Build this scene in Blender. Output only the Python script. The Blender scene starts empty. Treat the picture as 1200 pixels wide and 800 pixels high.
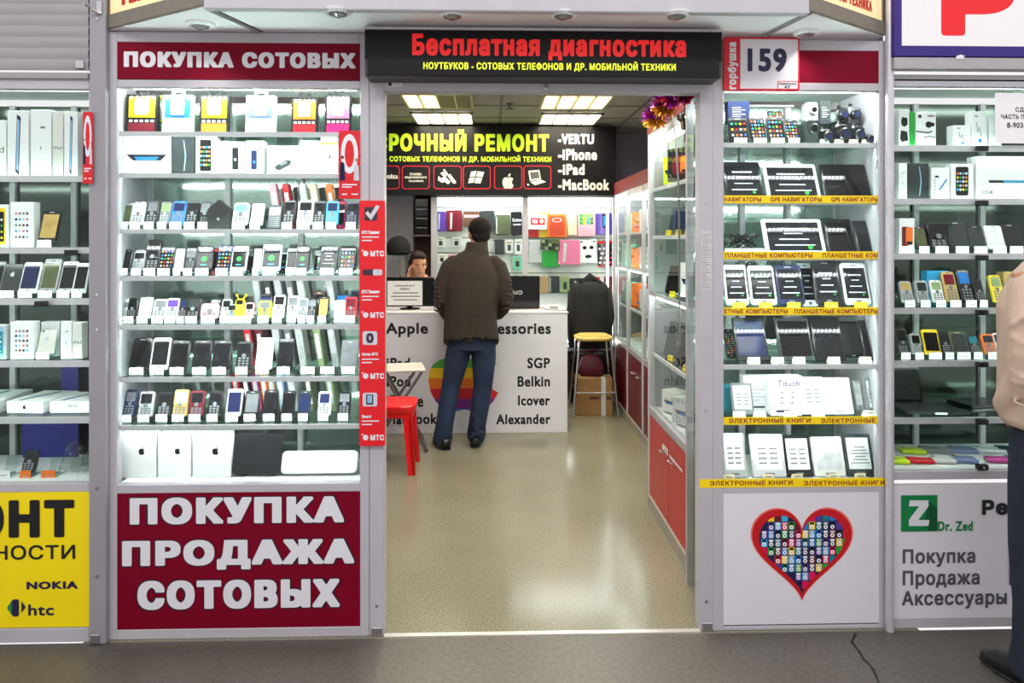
import bpy, bmesh, math, random
import numpy as np
from mathutils import Vector, Matrix, Euler
from mathutils.geometry import tessellate_polygon
from mathutils.bvhtree import BVHTree

random.seed(7)
SC = bpy.context.scene
COL = SC.collection
R = math.radians

# ------------------------------------------------------------------ camera, world, exposure
TH, DIST, EYE, FPX = R(1.6), 2.94, 1.60, 850.0
cam_data = bpy.data.cameras.new('camera')
cam_data.sensor_width = 36.0
cam_data.lens = FPX / 1200 * 36.0
cam_data.shift_y = -0.1
cam_data.clip_start = 0.02
cam = bpy.data.objects.new('camera', cam_data)
cam.location = (0, -DIST, EYE)
cam.rotation_euler = (R(90), 0, -TH)
COL.objects.link(cam)
SC.camera = cam

world = bpy.data.worlds.new('mall_hall')
world.use_nodes = True
bg = world.node_tree.nodes['Background']
bg.inputs[0].default_value = (1.0, 0.97, 0.985, 1)
bg.inputs[1].default_value = 0.95
SC.world = world
SC.view_settings.view_transform = 'Standard'
SC.view_settings.look = 'None'
SC.view_settings.gamma = 1.0
SC.view_settings.exposure = 0.0
SC.view_settings.use_curve_mapping = False
try:
    SC.cycles.max_bounces = 8
    SC.cycles.transparent_max_bounces = 24
    SC.cycles.glossy_bounces = 4
    SC.cycles.caustics_reflective = False
    SC.cycles.caustics_refractive = False
    SC.cycles.sample_clamp_indirect = 4.0
    SC.cycles.use_denoising = True
except Exception:
    pass
LED, TUBE, CEIL_E, HALL = 68.0, 85.0, 34.0, 45.0   # strengths of shelf strips, showcase tubes, ceiling lamps, added hall lamps


def area(name, loc, rot, size, power, col=(1, 1, 1), parent=None):
    l = bpy.data.lights.new(name, 'AREA')
    l.shape = 'RECTANGLE'
    l.size, l.size_y = size
    l.energy = power
    l.color = col
    o = bpy.data.objects.new(name, l)
    o.location, o.rotation_euler = loc, rot
    o.parent = parent
    COL.objects.link(o)
    return o


# two unseen area lamps added behind the viewer to light the shop front
area('added_hall_lamp', (-1.6, -3.4, 4.3), (R(28), 0, 0), (2.6, 0.6), HALL * 1.25, (1, .96, .98))
area('added_hall_lamp', (1.6, -3.4, 4.3), (R(28), 0, 0), (2.6, 0.6), HALL, (1, .96, .98))


# ------------------------------------------------------------------ pixel (1200x800) -> place on the plane Y
def W(px, py, Y=0.0):
    a = (px - 600) / FPX
    t = (Y + DIST) / (-a * math.sin(TH) + math.cos(TH))
    return t * (a * math.cos(TH) + math.sin(TH)), EYE + t * (280 - py) / FPX


def X(px, Y=0.0):
    return W(px, 400, Y)[0]


def Z(py, px=440, Y=0.0):
    return W(px, py, Y)[1]


def G(px, py, z=0.0):
    """the place at height z seen at a pixel"""
    a = (px - 600) / FPX
    t = (EYE - z) * FPX / (py - 280)
    return (t * (a * math.cos(TH) + math.sin(TH)), -DIST + t * (-a * math.sin(TH) + math.cos(TH)))


# ------------------------------------------------------------------ materials
def lin(c):
    c = c / 255
    return c / 12.92 if c <= 0.04045 else ((c + 0.055) / 1.055) ** 2.4


PAL = {
    'white': (238, 238, 240), 'offwhite': (222, 220, 214), 'black': (9, 9, 11), 'dark': (23, 23, 27), 'grey': (120, 122, 126), 'silver': (176, 178, 182),
    'lgrey': (200, 200, 204), 'blue': (40, 120, 200), 'navy': (26, 36, 74), 'sky': (60, 170, 225), 'red': (200, 20, 30), 'dred': (110, 22, 36),
    'maroon': (120, 8, 36), 'pink': (226, 120, 160), 'lpink': (240, 170, 185), 'hotpink': (222, 20, 90), 'yellow': (240, 205, 30), 'lime': (200, 225, 40), 'green': (40, 160, 60),
    'mint': (120, 200, 170), 'orange': (240, 120, 40), 'gold': (196, 164, 96), 'brown': (100, 66, 48), 'tan': (170, 140, 100), 'purple': (90, 60, 150),
    'teal': (30, 120, 140), 'cream': (240, 226, 190), 'lcd': (140, 160, 110), 'violet': (62, 40, 110), 'olive': (84, 90, 60), 'smoke': (48, 54, 54), 'lblue': (150, 190, 225),
    'steel': (110, 125, 165), 'magenta': (190, 60, 140),
}
_M = {}


def M(name, col=None, rough=0.5, metal=0.0, emit=None, estr=0.0, vary=0.06, scale=30.0, bump=0.0, spec=0.5, coat=0.0):
    if name in _M:
        return _M[name]
    if col is None:
        col = PAL[name]
    if isinstance(col, str):
        col = PAL[col]
    m = bpy.data.materials.new(name)
    m.use_nodes = True
    nt = m.node_tree
    b = nt.nodes['Principled BSDF']
    c = [lin(x) for x in col] + [1]
    b.inputs['Base Color'].default_value = c
    b.inputs['Roughness'].default_value = rough
    b.inputs['Metallic'].default_value = metal
    b.inputs['Specular IOR Level'].default_value = spec
    if coat:
        b.inputs['Coat Weight'].default_value = coat
        b.inputs['Coat Roughness'].default_value = 0.05
    tc = nt.nodes.new('ShaderNodeTexCoord')
    if vary or bump:
        n = nt.nodes.new('ShaderNodeTexNoise')
        n.inputs['Scale'].default_value = scale
        n.inputs['Detail'].default_value = 4
        nt.links.new(tc.outputs['Object'], n.inputs['Vector'])
        if vary:
            r = nt.nodes.new('ShaderNodeValToRGB')
            r.color_ramp.elements[0].position, r.color_ramp.elements[1].position = 0.3, 0.7
            r.color_ramp.elements[0].color = [x * (1 - vary) for x in c[:3]] + [1]
            r.color_ramp.elements[1].color = [min(1, x * (1 + vary)) for x in c[:3]] + [1]
            nt.links.new(n.outputs['Fac'], r.inputs['Fac'])
            nt.links.new(r.outputs['Color'], b.inputs['Base Color'])
        if bump:
            bp = nt.nodes.new('ShaderNodeBump')
            bp.inputs['Strength'].default_value = bump
            bp.inputs['Distance'].default_value = 0.01
            nt.links.new(n.outputs['Fac'], bp.inputs['Height'])
            nt.links.new(bp.outputs['Normal'], b.inputs['Normal'])
    if emit:
        b.inputs['Emission Color'].default_value = [lin(x) for x in emit] + [1]
        b.inputs['Emission Strength'].default_value = estr
    _M[name] = m
    return m


def glossy(name):
    """the same colour as moulded glossy plastic"""
    return M('glossy_' + name, PAL[name], rough=0.22, vary=0.03)


def paper(name):
    return M('card_' + name, PAL[name], rough=0.75, vary=0.03, spec=0.2)


def screen(name):
    return M('screen_' + name, PAL[name], rough=0.06, vary=0.25, scale=18.0, spec=0.35)


def glass_mat(name, tint, ior=1.45, rough=0.0):
    m = bpy.data.materials.new(name)
    m.use_nodes = True
    nt = m.node_tree
    nt.nodes.clear()
    out = nt.nodes.new('ShaderNodeOutputMaterial')
    mix = nt.nodes.new('ShaderNodeMixShader')
    fr = nt.nodes.new('ShaderNodeFresnel')
    fr.inputs['IOR'].default_value = ior
    tr = nt.nodes.new('ShaderNodeBsdfTransparent')
    tr.inputs['Color'].default_value = (*tint, 1)
    gl = nt.nodes.new('ShaderNodeBsdfGlossy')
    gl.inputs['Roughness'].default_value = rough
    ge = nt.nodes.new('ShaderNodeNewGeometry')
    fm = nt.nodes.new('ShaderNodeMath'); fm.operation = 'SUBTRACT'; fm.inputs[0].default_value = 1.0
    fx = nt.nodes.new('ShaderNodeMath'); fx.operation = 'MULTIPLY'
    nt.links.new(ge.outputs['Backfacing'], fm.inputs[1])
    nt.links.new(fr.outputs[0], fx.inputs[0])
    nt.links.new(fm.outputs[0], fx.inputs[1])
    nt.links.new(fx.outputs[0], mix.inputs[0])
    nt.links.new(tr.outputs[0], mix.inputs[1])
    nt.links.new(gl.outputs[0], mix.inputs[2])
    nt.links.new(mix.outputs[0], out.inputs['Surface'])
    _M[name] = m
    return m


def emitter(name, col, strength, stripes=0.0):
    m = bpy.data.materials.new(name)
    m.use_nodes = True
    nt = m.node_tree
    nt.nodes.clear()
    out = nt.nodes.new('ShaderNodeOutputMaterial')
    em = nt.nodes.new('ShaderNodeEmission')
    em.inputs[0].default_value = (*col, 1)
    em.inputs[1].default_value = strength
    if stripes:
        tc = nt.nodes.new('ShaderNodeTexCoord')
        sp = nt.nodes.new('ShaderNodeSeparateXYZ')
        mu = nt.nodes.new('ShaderNodeMath'); mu.operation = 'MULTIPLY'; mu.inputs[1].default_value = stripes
        fr = nt.nodes.new('ShaderNodeMath'); fr.operation = 'FRACT'
        gt = nt.nodes.new('ShaderNodeMath'); gt.operation = 'GREATER_THAN'; gt.inputs[1].default_value = 0.42
        ml = nt.nodes.new('ShaderNodeMath'); ml.operation = 'MULTIPLY_ADD'; ml.inputs[1].default_value = strength * 1.5; ml.inputs[2].default_value = strength * .12
        nt.links.new(tc.outputs['Object'], sp.inputs[0])
        nt.links.new(sp.outputs[0], mu.inputs[0])
        nt.links.new(mu.outputs[0], fr.inputs[0])
        nt.links.new(fr.outputs[0], gt.inputs[0])
        nt.links.new(gt.outputs[0], ml.inputs[0])
        nt.links.new(ml.outputs[0], em.inputs[1])
    nt.links.new(em.outputs[0], out.inputs['Surface'])
    _M[name] = m
    return m


ALU = M('painted_aluminium', (184, 182, 188), rough=0.42, vary=0.05, scale=6.0)
ALU2 = M('anodised_aluminium', (164, 162, 168), rough=0.4, metal=0.25, vary=0.06, scale=8.0)
CHROME = M('chrome', (200, 200, 205), rough=0.18, metal=1.0, vary=0.0)
GLASS = glass_mat('showcase_glass', (0.96, 0.99, 0.975), 1.38)
ACRYL = glass_mat('clear_acrylic', (0.86, 0.92, 0.90), 1.35, 0.05)
SHELFGLASS = glass_mat('shelf_glass', (0.80, 0.93, 0.88), 1.45)
FILM = glass_mat('clear_film', (0.72, 0.76, 0.74), 1.5, 0.12)
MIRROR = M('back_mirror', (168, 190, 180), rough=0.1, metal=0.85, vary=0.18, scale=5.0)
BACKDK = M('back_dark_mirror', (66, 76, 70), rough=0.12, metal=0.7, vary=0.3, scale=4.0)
LEDM = emitter('led_strip', (0.95, 0.97, 1.0), LED, 55.0)
LEDDIM = emitter('led_strip_dim', (0.93, 1.0, 0.95), LED * .36, 55.0)
TUBEDIM = emitter('fluorescent_tube_dim', (0.92, 1.0, 0.94), TUBE * .2)
TUBEM = emitter('fluorescent_tube', (0.95, 1.0, 0.97), TUBE)
MAROON = M('maroon_film', (122, 2, 34), rough=0.55, vary=0.05, scale=4.0, spec=0.12)
WHITEP = M('white_panel', (226, 224, 230), rough=0.42, vary=0.02, scale=3.0)
YELLOWP = M('yellow_panel', (250, 224, 0), rough=0.45, vary=0.03, scale=4.0)
INKW = M('white_lettering', (226, 226, 232), rough=0.5, vary=0.0)
INKK = M('black_lettering', (10, 9, 14), rough=0.5, vary=0.0)
INKN = M('navy_lettering', (30, 22, 66), rough=0.5, vary=0.0)
INKR = M('red_lettering', (236, 18, 28), rough=0.5, vary=0.0)


# ------------------------------------------------------------------ mesh builder
class MB:
    def __init__(s):
        s.v, s.f, s.mi, s.mats = [], [], [], []

    def slot(s, m):
        if m not in s.mats:
            s.mats.append(m)
        return s.mats.index(m)

    def add(s, vs, fs, m):
        b, k = len(s.v), s.slot(m)
        s.v += [tuple(p) for p in vs]
        for f in fs:
            s.f.append(tuple(i + b for i in f))
            s.mi.append(k)
        return s

    def box(s, x0, x1, y0, y1, z0, z1, m, bev=0.0):
        x0, x1 = min(x0, x1), max(x0, x1)
        y0, y1 = min(y0, y1), max(y0, y1)
        z0, z1 = min(z0, z1), max(z0, z1)
        if bev:
            bev = min(bev, (x1 - x0) * .45, (y1 - y0) * .45, (z1 - z0) * .45)
            return s.rbox((x0 + x1) / 2, z0, x1 - x0, z1 - z0, bev * 1.01, y0, y1, m, bev, 1)
        vs = [(x0, y0, z0), (x1, y0, z0), (x1, y1, z0), (x0, y1, z0), (x0, y0, z1), (x1, y0, z1), (x1, y1, z1), (x0, y1, z1)]
        return s.add(vs, [(0, 3, 2, 1), (4, 5, 6, 7), (0, 1, 5, 4), (1, 2, 6, 5), (2, 3, 7, 6), (3, 0, 4, 7)], m)

    @staticmethod
    def rrect(cx, z0, w, h, r, n=4):
        r = max(1e-5, min(r, w * .5 - 1e-5, h * .5 - 1e-5))
        pts = []
        for (ax, az, a0) in ((cx + w / 2 - r, z0 + r, -90), (cx + w / 2 - r, z0 + h - r, 0), (cx - w / 2 + r, z0 + h - r, 90), (cx - w / 2 + r, z0 + r, 180)):
            for k in range(n + 1):
                a = R(a0 + 90 * k / n)
                pts.append((ax + r * math.cos(a), az + r * math.sin(a)))
        return pts

    def rbox(s, cx, z0, w, h, r, y0, y1, m, bev=0.0, n=4):
        """rounded rectangle in XZ, y0 is the front; edges chamfered by bev"""
        A = s.rrect(cx, z0, w, h, r, n)
        if bev:
            bev = min(bev, (y1 - y0) * .45)
            B = s.rrect(cx, z0 + bev, w - 2 * bev, h - 2 * bev, max(r - bev, 1e-4), n)
            rings = [(B, y0), (A, y0 + bev), (A, y1 - bev), (B, y1)]
        else:
            rings = [(A, y0), (A, y1)]
        k = len(A)
        vs = [(x, y, z) for ring, y in rings for x, z in ring]
        fs = [tuple(range(k)), tuple(reversed(range(len(vs) - k, len(vs))))]
        for q in range(len(rings) - 1):
            for i in range(k):
                j = (i + 1) % k
                fs.append((q * k + j, q * k + i, (q + 1) * k + i, (q + 1) * k + j))
        return s.add(vs, fs, m)

    def tube(s, pts, r, m, n=8, cap=True):
        pts = [Vector(p) for p in pts]
        rs = r if isinstance(r, (list, tuple)) else [r] * len(pts)
        rings = []
        up = Vector((0, 0, 1))
        for i, p in enumerate(pts):
            d = (pts[min(i + 1, len(pts) - 1)] - pts[max(i - 1, 0)]).normalized()
            a = d.cross(up)
            if a.length < 1e-3:
                a = d.cross(Vector((1, 0, 0)))
            a.normalize()
            b = a.cross(d)
            rings.append([p + (a * math.cos(2 * math.pi * k / n) + b * math.sin(2 * math.pi * k / n)) * rs[i] for k in range(n)])
        vs = [q for ring in rings for q in ring]
        fs = []
        for i in range(len(rings) - 1):
            for k in range(n):
                l = (k + 1) % n
                fs.append((i * n + k, i * n + l, (i + 1) * n + l, (i + 1) * n + k))
        if cap:
            fs += [tuple(reversed(range(n))), tuple(range(len(vs) - n, len(vs)))]
        return s.add(vs, fs, m)

    def lathe(s, prof, c, m, n=24, axis='z'):
        """prof: (radius, offset along the axis)"""
        vs = []
        for r, h in prof:
            for k in range(n):
                a = 2 * math.pi * k / n
                u, v = r * math.cos(a), r * math.sin(a)
                vs.append((c[0] + u, c[1] + v, c[2] + h) if axis == 'z' else (c[0] + u, c[1] + h, c[2] + v))
        fs = []
        for i in range(len(prof) - 1):
            for k in range(n):
                l = (k + 1) % n
                fs.append((i * n + k, i * n + l, (i + 1) * n + l, (i + 1) * n + k))
        fs += [tuple(reversed(range(n))), tuple(range(len(vs) - n, len(vs)))]
        return s.add(vs, fs, m)

    def ball(s, c, rx, ry, rz, m, n=14, k=9, rot=None):
        vs, fs = [], []
        for i in range(k + 1):
            t = math.pi * i / k
            for j in range(n):
                a = 2 * math.pi * j / n
                p = Vector((rx * math.sin(t) * math.cos(a), ry * math.sin(t) * math.sin(a), rz * math.cos(t)))
                if rot:
                    p = rot @ p
                vs.append(p + Vector(c))
        for i in range(k):
            for j in range(n):
                l = (j + 1) % n
                fs.append((i * n + j, (i + 1) * n + j, (i + 1) * n + l, i * n + l))
        return s.add(vs, fs, m)

    def loft(s, rings, m, n=20):
        """rings: (centre, rx, ry, power) stacked; each in the plane across the path"""
        vs, fs = [], []
        cs = [Vector(r[0]) for r in rings]
        for i, rg in enumerate(rings):
            d = (cs[min(i + 1, len(cs) - 1)] - cs[max(i - 1, 0)]).normalized()
            ax = Vector((1, 0, 0))
            ax = (ax - d * ax.dot(d))
            if ax.length < .1:
                ax = Vector((0, 1, 0)) - d * d.y
            ax.normalize()
            ay = d.cross(ax)
            p = rg[3] if len(rg) > 3 else 2.0
            for k in range(n):
                a = 2 * math.pi * k / n
                ca, sa = math.cos(a), math.sin(a)
                u = math.copysign(abs(ca) ** (2 / p), ca) * rg[1]
                v = math.copysign(abs(sa) ** (2 / p), sa) * rg[2]
                vs.append(cs[i] + ax * u + ay * v)
        for i in range(len(rings) - 1):
            for k in range(n):
                l = (k + 1) % n
                fs.append((i * n + k, i * n + l, (i + 1) * n + l, (i + 1) * n + k))
        fs += [tuple(reversed(range(n))), tuple(range(len(vs) - n, len(vs)))]
        return s.add(vs, fs, m)

    def poly(s, pts, y, m, y1=None):
        """a polygon in XZ at depth y (front), extruded to y1 when given"""
        tris = tessellate_polygon([[Vector((x, z, 0)) for x, z in pts]])
        n = len(pts)
        area2 = sum(pts[i][0] * pts[(i + 1) % n][1] - pts[(i + 1) % n][0] * pts[i][1] for i in range(n))
        fs = []
        for t in tris:
            a, b, c = [pts[i] for i in t]
            cr = (b[0] - a[0]) * (c[1] - a[1]) - (c[0] - a[0]) * (b[1] - a[1])
            fs.append(tuple(t) if cr > 0 else tuple(reversed(t)))
        s.add([(x, y, z) for x, z in pts], fs, m)
        if y1 is not None:
            vs = [(x, y, z) for x, z in pts] + [(x, y1, z) for x, z in pts]
            q = [((i + 1) % n, i, n + i, n + (i + 1) % n) for i in range(n)]
            if area2 < 0:
                q = [tuple(reversed(f)) for f in q]
            s.add(vs, q, m)
            s.add([(x, y1, z) for x, z in pts], [tuple(reversed(f)) for f in fs], m)
        return s

    def quad(s, x0, x1, z0, z1, y, m):
        return s.add([(x0, y, z0), (x1, y, z0), (x1, y, z1), (x0, y, z1)], [(0, 1, 2, 3)], m)

    def mesh(s, name, smooth=False):
        me = bpy.data.meshes.new(name)
        me.from_pydata(s.v, [], s.f)
        for m in s.mats:
            me.materials.append(m)
        me.polygons.foreach_set('material_index', s.mi)
        if smooth:
            me.polygons.foreach_set('use_smooth', [True] * len(me.polygons))
        me.update()
        return me

    def build(s, name, parent=None, loc=None, rot=None, smooth=False):
        o = bpy.data.objects.new(name, s.mesh(name, smooth))
        COL.objects.link(o)
        o.parent = parent
        if loc is not None:
            o.location = loc
        if rot is not None:
            o.rotation_euler = rot
        return o


def empty(name, loc=(0, 0, 0), rot=(0, 0, 0), parent=None):
    o = bpy.data.objects.new(name, None)
    o.empty_display_size = .1
    o.location, o.rotation_euler = loc, rot
    o.parent = parent
    COL.objects.link(o)
    return o


def tag(o, label, cat, group=None):
    o['label'], o['category'] = label, cat
    if group:
        o['group'] = group
    return o


def struct(o, label=None):
    o['kind'] = 'structure'
    if label:
        o['label'] = label
    return o


def copy_tree(o, parent=None):
    c = o.copy()
    COL.objects.link(c)
    c.parent = parent
    for ch in list(o.children):
        copy_tree(ch, c)
    return c


def smooth_by_angle(o, ang=40):
    me = o.data
    bm = bmesh.new()
    bm.from_mesh(me)
    for f in bm.faces:
        f.smooth = True
    for e in bm.edges:
        e.smooth = len(e.link_faces) == 2 and e.calc_face_angle(0) < R(ang)
    bm.to_mesh(me)
    bm.free()
    return o


# ------------------------------------------------------------------ lettering: outlines of the font, thickened and meshed
_OUT = {}


def outline(s, sp=1.0):
    key = (s, round(sp, 3))
    if key in _OUT:
        return _OUT[key]
    c = bpy.data.curves.new('glyphs', 'FONT')
    c.body = s
    c.size = 1.0
    c.space_character = sp
    c.fill_mode = 'NONE'
    c.resolution_u = 4
    o = bpy.data.objects.new('glyphs', c)
    COL.objects.link(o)
    dg = bpy.context.evaluated_depsgraph_get()
    me = bpy.data.meshes.new_from_object(o.evaluated_get(dg))
    v = np.array([p.co[:2] for p in me.vertices])
    e = np.array([list(q.vertices) for q in me.edges])
    bpy.data.objects.remove(o)
    bpy.data.curves.remove(c)
    bpy.data.meshes.remove(me)
    _OUT[key] = np.concatenate([v[e[:, 0]], v[e[:, 1]]], axis=1)
    return _OUT[key]


def glyph_mesh(s, x0, x1, z0, z1, wt, cells=26, slant=0.0, flat=1.0):
    """verts and faces of s filling the box, its strokes thickened by wt (metres)"""
    g = outline(s)
    k0 = (x1 - x0) / max(g[:, [0, 2]].max() - g[:, [0, 2]].min(), 1e-6)
    g = outline(s, 1 + min(.4, 2.2 * wt / k0 / .62)).copy() if wt and len(s) > 1 else g.copy()
    if slant:
        g[:, 0] += slant * g[:, 1]
        g[:, 2] += slant * g[:, 3]
    xs, zs = g[:, [0, 2]], g[:, [1, 3]]
    ax, bx, az, bz = xs.min(), xs.max(), zs.min(), zs.max()
    wt = min(wt, (z1 - z0) * .2)
    wz = wt * flat
    kx, kz = (x1 - x0 - 2 * wt) / (bx - ax), (z1 - z0 - 2 * wz) / (bz - az)
    g[:, [0, 2]] = x0 + wt + (xs - ax) * kx
    g[:, [1, 3]] = z0 + wz + (zs - az) * kz
    c = (z1 - z0) / cells
    nx, nz = int((x1 - x0) / c) + 5, cells + 5
    gx, gz = x0 - 2 * c + c * np.arange(nx), z0 - 2 * c + c * np.arange(nz)
    F = np.full((nx, nz), -9.0)
    mg = wt + 3 * c
    for b in range(0, nx, 24):
        px = gx[b:b + 24]
        lo, hi = np.minimum(g[:, 0], g[:, 2]), np.maximum(g[:, 0], g[:, 2])
        q = g[(hi > px[0] - mg) & (lo < px[-1] + mg)]
        if not len(q):
            continue
        A, B = q[:, :2], q[:, 2:]
        P = np.stack(np.meshgrid(px, gz, indexing='ij'), -1)[:, :, None, :]
        d = B - A
        L = np.maximum((d * d).sum(1), 1e-14)
        t = np.clip(((P - A) * d).sum(-1) / L, 0, 1)
        dv = np.abs((A + t[..., None] * d) - P)
        dv[..., 1] /= flat
        dist = ((dv ** 5).sum(-1) ** .2).min(-1)
        pxx = px[:, None]
        up = (A[:, 0] <= pxx) & (B[:, 0] > pxx)
        dn = (B[:, 0] <= pxx) & (A[:, 0] > pxx)
        den = np.where(np.abs(d[:, 0]) < 1e-12, 1e-12, d[:, 0])
        zc = A[:, 1] + (pxx - A[:, 0]) / den * d[:, 1]
        w = ((up.astype(int) - dn.astype(int))[:, None, :] * (zc[:, None, :] > gz[None, :, None])).sum(-1)
        F[b:b + 24] = np.where(w != 0, dist, -dist) + wt
    ins = F > 0
    vs, fs, idx = [], [], {}

    def vid(x, z):
        k = (round(x / c * 64), round(z / c * 64))
        if k not in idx:
            idx[k] = len(vs)
            vs.append((x, z))
        return idx[k]
    cnt = ins[:-1, :-1].astype(int) + ins[1:, :-1] + ins[1:, 1:] + ins[:-1, 1:]
    for j in range(nz - 1):
        col = cnt[:, j]
        i = 0
        while i < nx - 1:
            if col[i] == 4:
                k = i
                while k + 1 < nx - 1 and col[k + 1] == 4:
                    k += 1
                fs.append((vid(gx[i], gz[j]), vid(gx[k + 1], gz[j]), vid(gx[k + 1], gz[j + 1]), vid(gx[i], gz[j + 1])))
                i = k + 1
                continue
            if col[i]:
                pts = []
                co = [(i, j), (i + 1, j), (i + 1, j + 1), (i, j + 1)]
                for n in range(4):
                    p, q = co[n], co[(n + 1) % 4]
                    fp, fq = F[p], F[q]
                    if fp > 0:
                        pts.append(vid(gx[p[0]], gz[p[1]]))
                    if (fp > 0) != (fq > 0):
                        t = fp / (fp - fq)
                        pts.append(vid(gx[p[0]] + t * (gx[q[0]] - gx[p[0]]), gz[p[1]] + t * (gz[q[1]] - gz[p[1]])))
                pts = list(dict.fromkeys(pts))
                if len(pts) >= 3:
                    fs.append(tuple(pts))
            i += 1
    return vs, fs


def letters(mb, s, x0, x1, z0, z1, y, m, wt=0.0, cells=26, slant=0.0, flat=1.0):
    vs, fs = glyph_mesh(s, x0, x1, z0, z1, wt, cells, slant, flat)
    mb.add([(x, y, z) for x, z in vs], fs, m)
    return mb


def pxrect(x0, x1, y0, y1, Y):
    xm, ym = (x0 + x1) / 2, (y0 + y1) / 2
    return W(x0, ym, Y)[0], W(x1, ym, Y)[0], W(xm, y1, Y)[1], W(xm, y0, Y)[1]


def write(mb, s, x0, x1, y0, y1, Y, m, wt=0.0, cells=26, slant=0.0, flat=1.0):
    """lettering that covers this part of the photograph, standing on the plane Y"""
    a, b, c, d = pxrect(x0, x1, y0, y1, Y)
    return letters(mb, s, a, b, c, d, Y, m, wt, cells, slant, flat)


def pbox(mb, x0, x1, y0, y1, Yf, Yb, m, bev=0.0, floor=False):
    a, b, c, d = pxrect(x0, x1, y0, y1, Yf)
    if floor:
        c = 0.0
    return mb.box(a, b, Yf, Yb, c, d, m, bev)


APPLE = [(.50, .20), (.44, .19), (.36, .235), (.25, .23), (.14, .17), (.06, .07), (.01, -.08), (0, -.25), (.03, -.43), (.1, -.6), (.2, -.74), (.3, -.8), (.4, -.775), (.5, -.745), (.6, -.775), (.7, -.8), (.8, -.74),
         (.9, -.6), (.965, -.45), (.90, -.40), (.84, -.30), (.82, -.18), (.85, -.06), (.9, .03), (.95, .08), (.86, .18), (.75, .23), (.64, .235), (.56, .19)]
LEAF = [(.49, .26), (.495, .38), (.55, .49), (.63, .55), (.71, .57), (.705, .46), (.65, .35), (.57, .28)]


def apple_logo(mb, cx, zt, w, y, m, zoff=0.0):
    """bitten fruit and its leaf, w wide"""
    for P in (APPLE, LEAF):
        mb.poly([(cx + (x - .5) * w, zt + z * w) for x, z in P], y, m)


def clip(pts, f, keep):
    """cut a polygon by f(p) >= 0"""
    out = []
    n = len(pts)
    for i in range(n):
        p, q = pts[i], pts[(i + 1) % n]
        a, b = f(p), f(q)
        if a >= 0:
            out.append(p)
        if (a >= 0) != (b >= 0):
            t = a / (a - b)
            out.append((p[0] + t * (q[0] - p[0]), p[1] + t * (q[1] - p[1])))
    return out
# ------------------------------------------------------------------ goods
ORD = 'first second third fourth fifth sixth seventh eighth ninth tenth eleventh twelfth thirteenth fourteenth fifteenth sixteenth seventeenth eighteenth nineteenth twentieth twenty-first twenty-second twenty-third twenty-fourth twenty-fifth'.split()
KEYM = lambda b: glossy('grey') if b in ('black', 'dark', 'navy', 'smoke', 'brown', 'dred') else glossy('silver') if b in ('grey',) else glossy('grey')


def show(root, kind, w, h, scr, x0, x1, z0, z1, y=-0.0006):
    """what a screen shows: a child 'screen', with its picture as a sub-part"""
    base = {'apps': 'dark', 'call': 'dark', 'text': 'dark', 'page': 'white', 'wall': 'navy', 'list': 'white', 'pale': 'lgrey'}.get(scr, scr)
    mb = MB()
    mb.rbox((x0 + x1) / 2, z0, x1 - x0, z1 - z0, .0015, y, y + .0012, screen(base), 0.0003, 2)
    s = mb.build('screen', root)
    W_, H_ = x1 - x0, z1 - z0
    p = MB()
    yy = y - .0004
    if scr == 'apps':
        cols = ['white', 'sky', 'orange', 'green', 'lpink', 'yellow', 'blue', 'red', 'lgrey']
        nr = max(3, int(H_ / W_ * 3.4))
        for r in range(nr):
            for c in range(4 if W_ > .03 else 3):
                n = 4 if W_ > .03 else 3
                a, b = x0 + W_ * (c + .24) / n, x0 + W_ * (c + .76) / n
                d = z0 + H_ * (r + .2) / nr
                p.quad(a, b, d, d + (b - a), yy, glossy(cols[(r * 5 + c * 2) % 9]))
    elif scr == 'call':
        cx, cz, rr = (x0 + x1) / 2, z0 + H_ * .45, min(W_, H_) * .2
        p.lathe([(rr, -.0003), (rr, 0)], (cx, yy, cz), glossy('green'), 14, 'y')
        p.quad(x0 + W_ * .1, x1 - W_ * .1, z1 - H_ * .14, z1 - H_ * .05, yy, glossy('lgrey'))
        p.quad(x0 + W_ * .3, x1 - W_ * .3, z0 + H_ * .1, z0 + H_ * .16, yy, glossy('sky'))
    elif scr in ('text', 'page', 'list'):
        ink = glossy('lgrey') if scr == 'text' else paper('grey')
        n = {'text': 3, 'page': 4, 'list': 6}[scr]
        for r in range(n):
            d = z0 + H_ * (.18 + .6 * r / n)
            if scr == 'page':
                for c in range(2):
                    a = x0 + W_ * (.14 + .42 * c)
                    p.quad(a, a + W_ * .3, d, d + H_ * .05, yy, ink)
            else:
                f = .12 + .1 * ((r * 7) % 3)
                p.quad(x0 + W_ * f, x1 - W_ * f * (1 if scr == 'text' else .6), d, d + H_ * .035, yy, ink)
        if scr == 'text':
            p.lathe([(W_ * .05, -.0003), (W_ * .05, 0)], (x0 + W_ * .78, yy, z0 + H_ * .12), glossy('green'), 10, 'y')
            p.quad(x0 + W_ * .2, x0 + W_ * .8, z0 + H_ * .74, z0 + H_ * .79, yy, ink)
    if p.v:
        p.build('screen_icon' if scr in ('apps', 'call') else 'screen_text', s)
    return s


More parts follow.
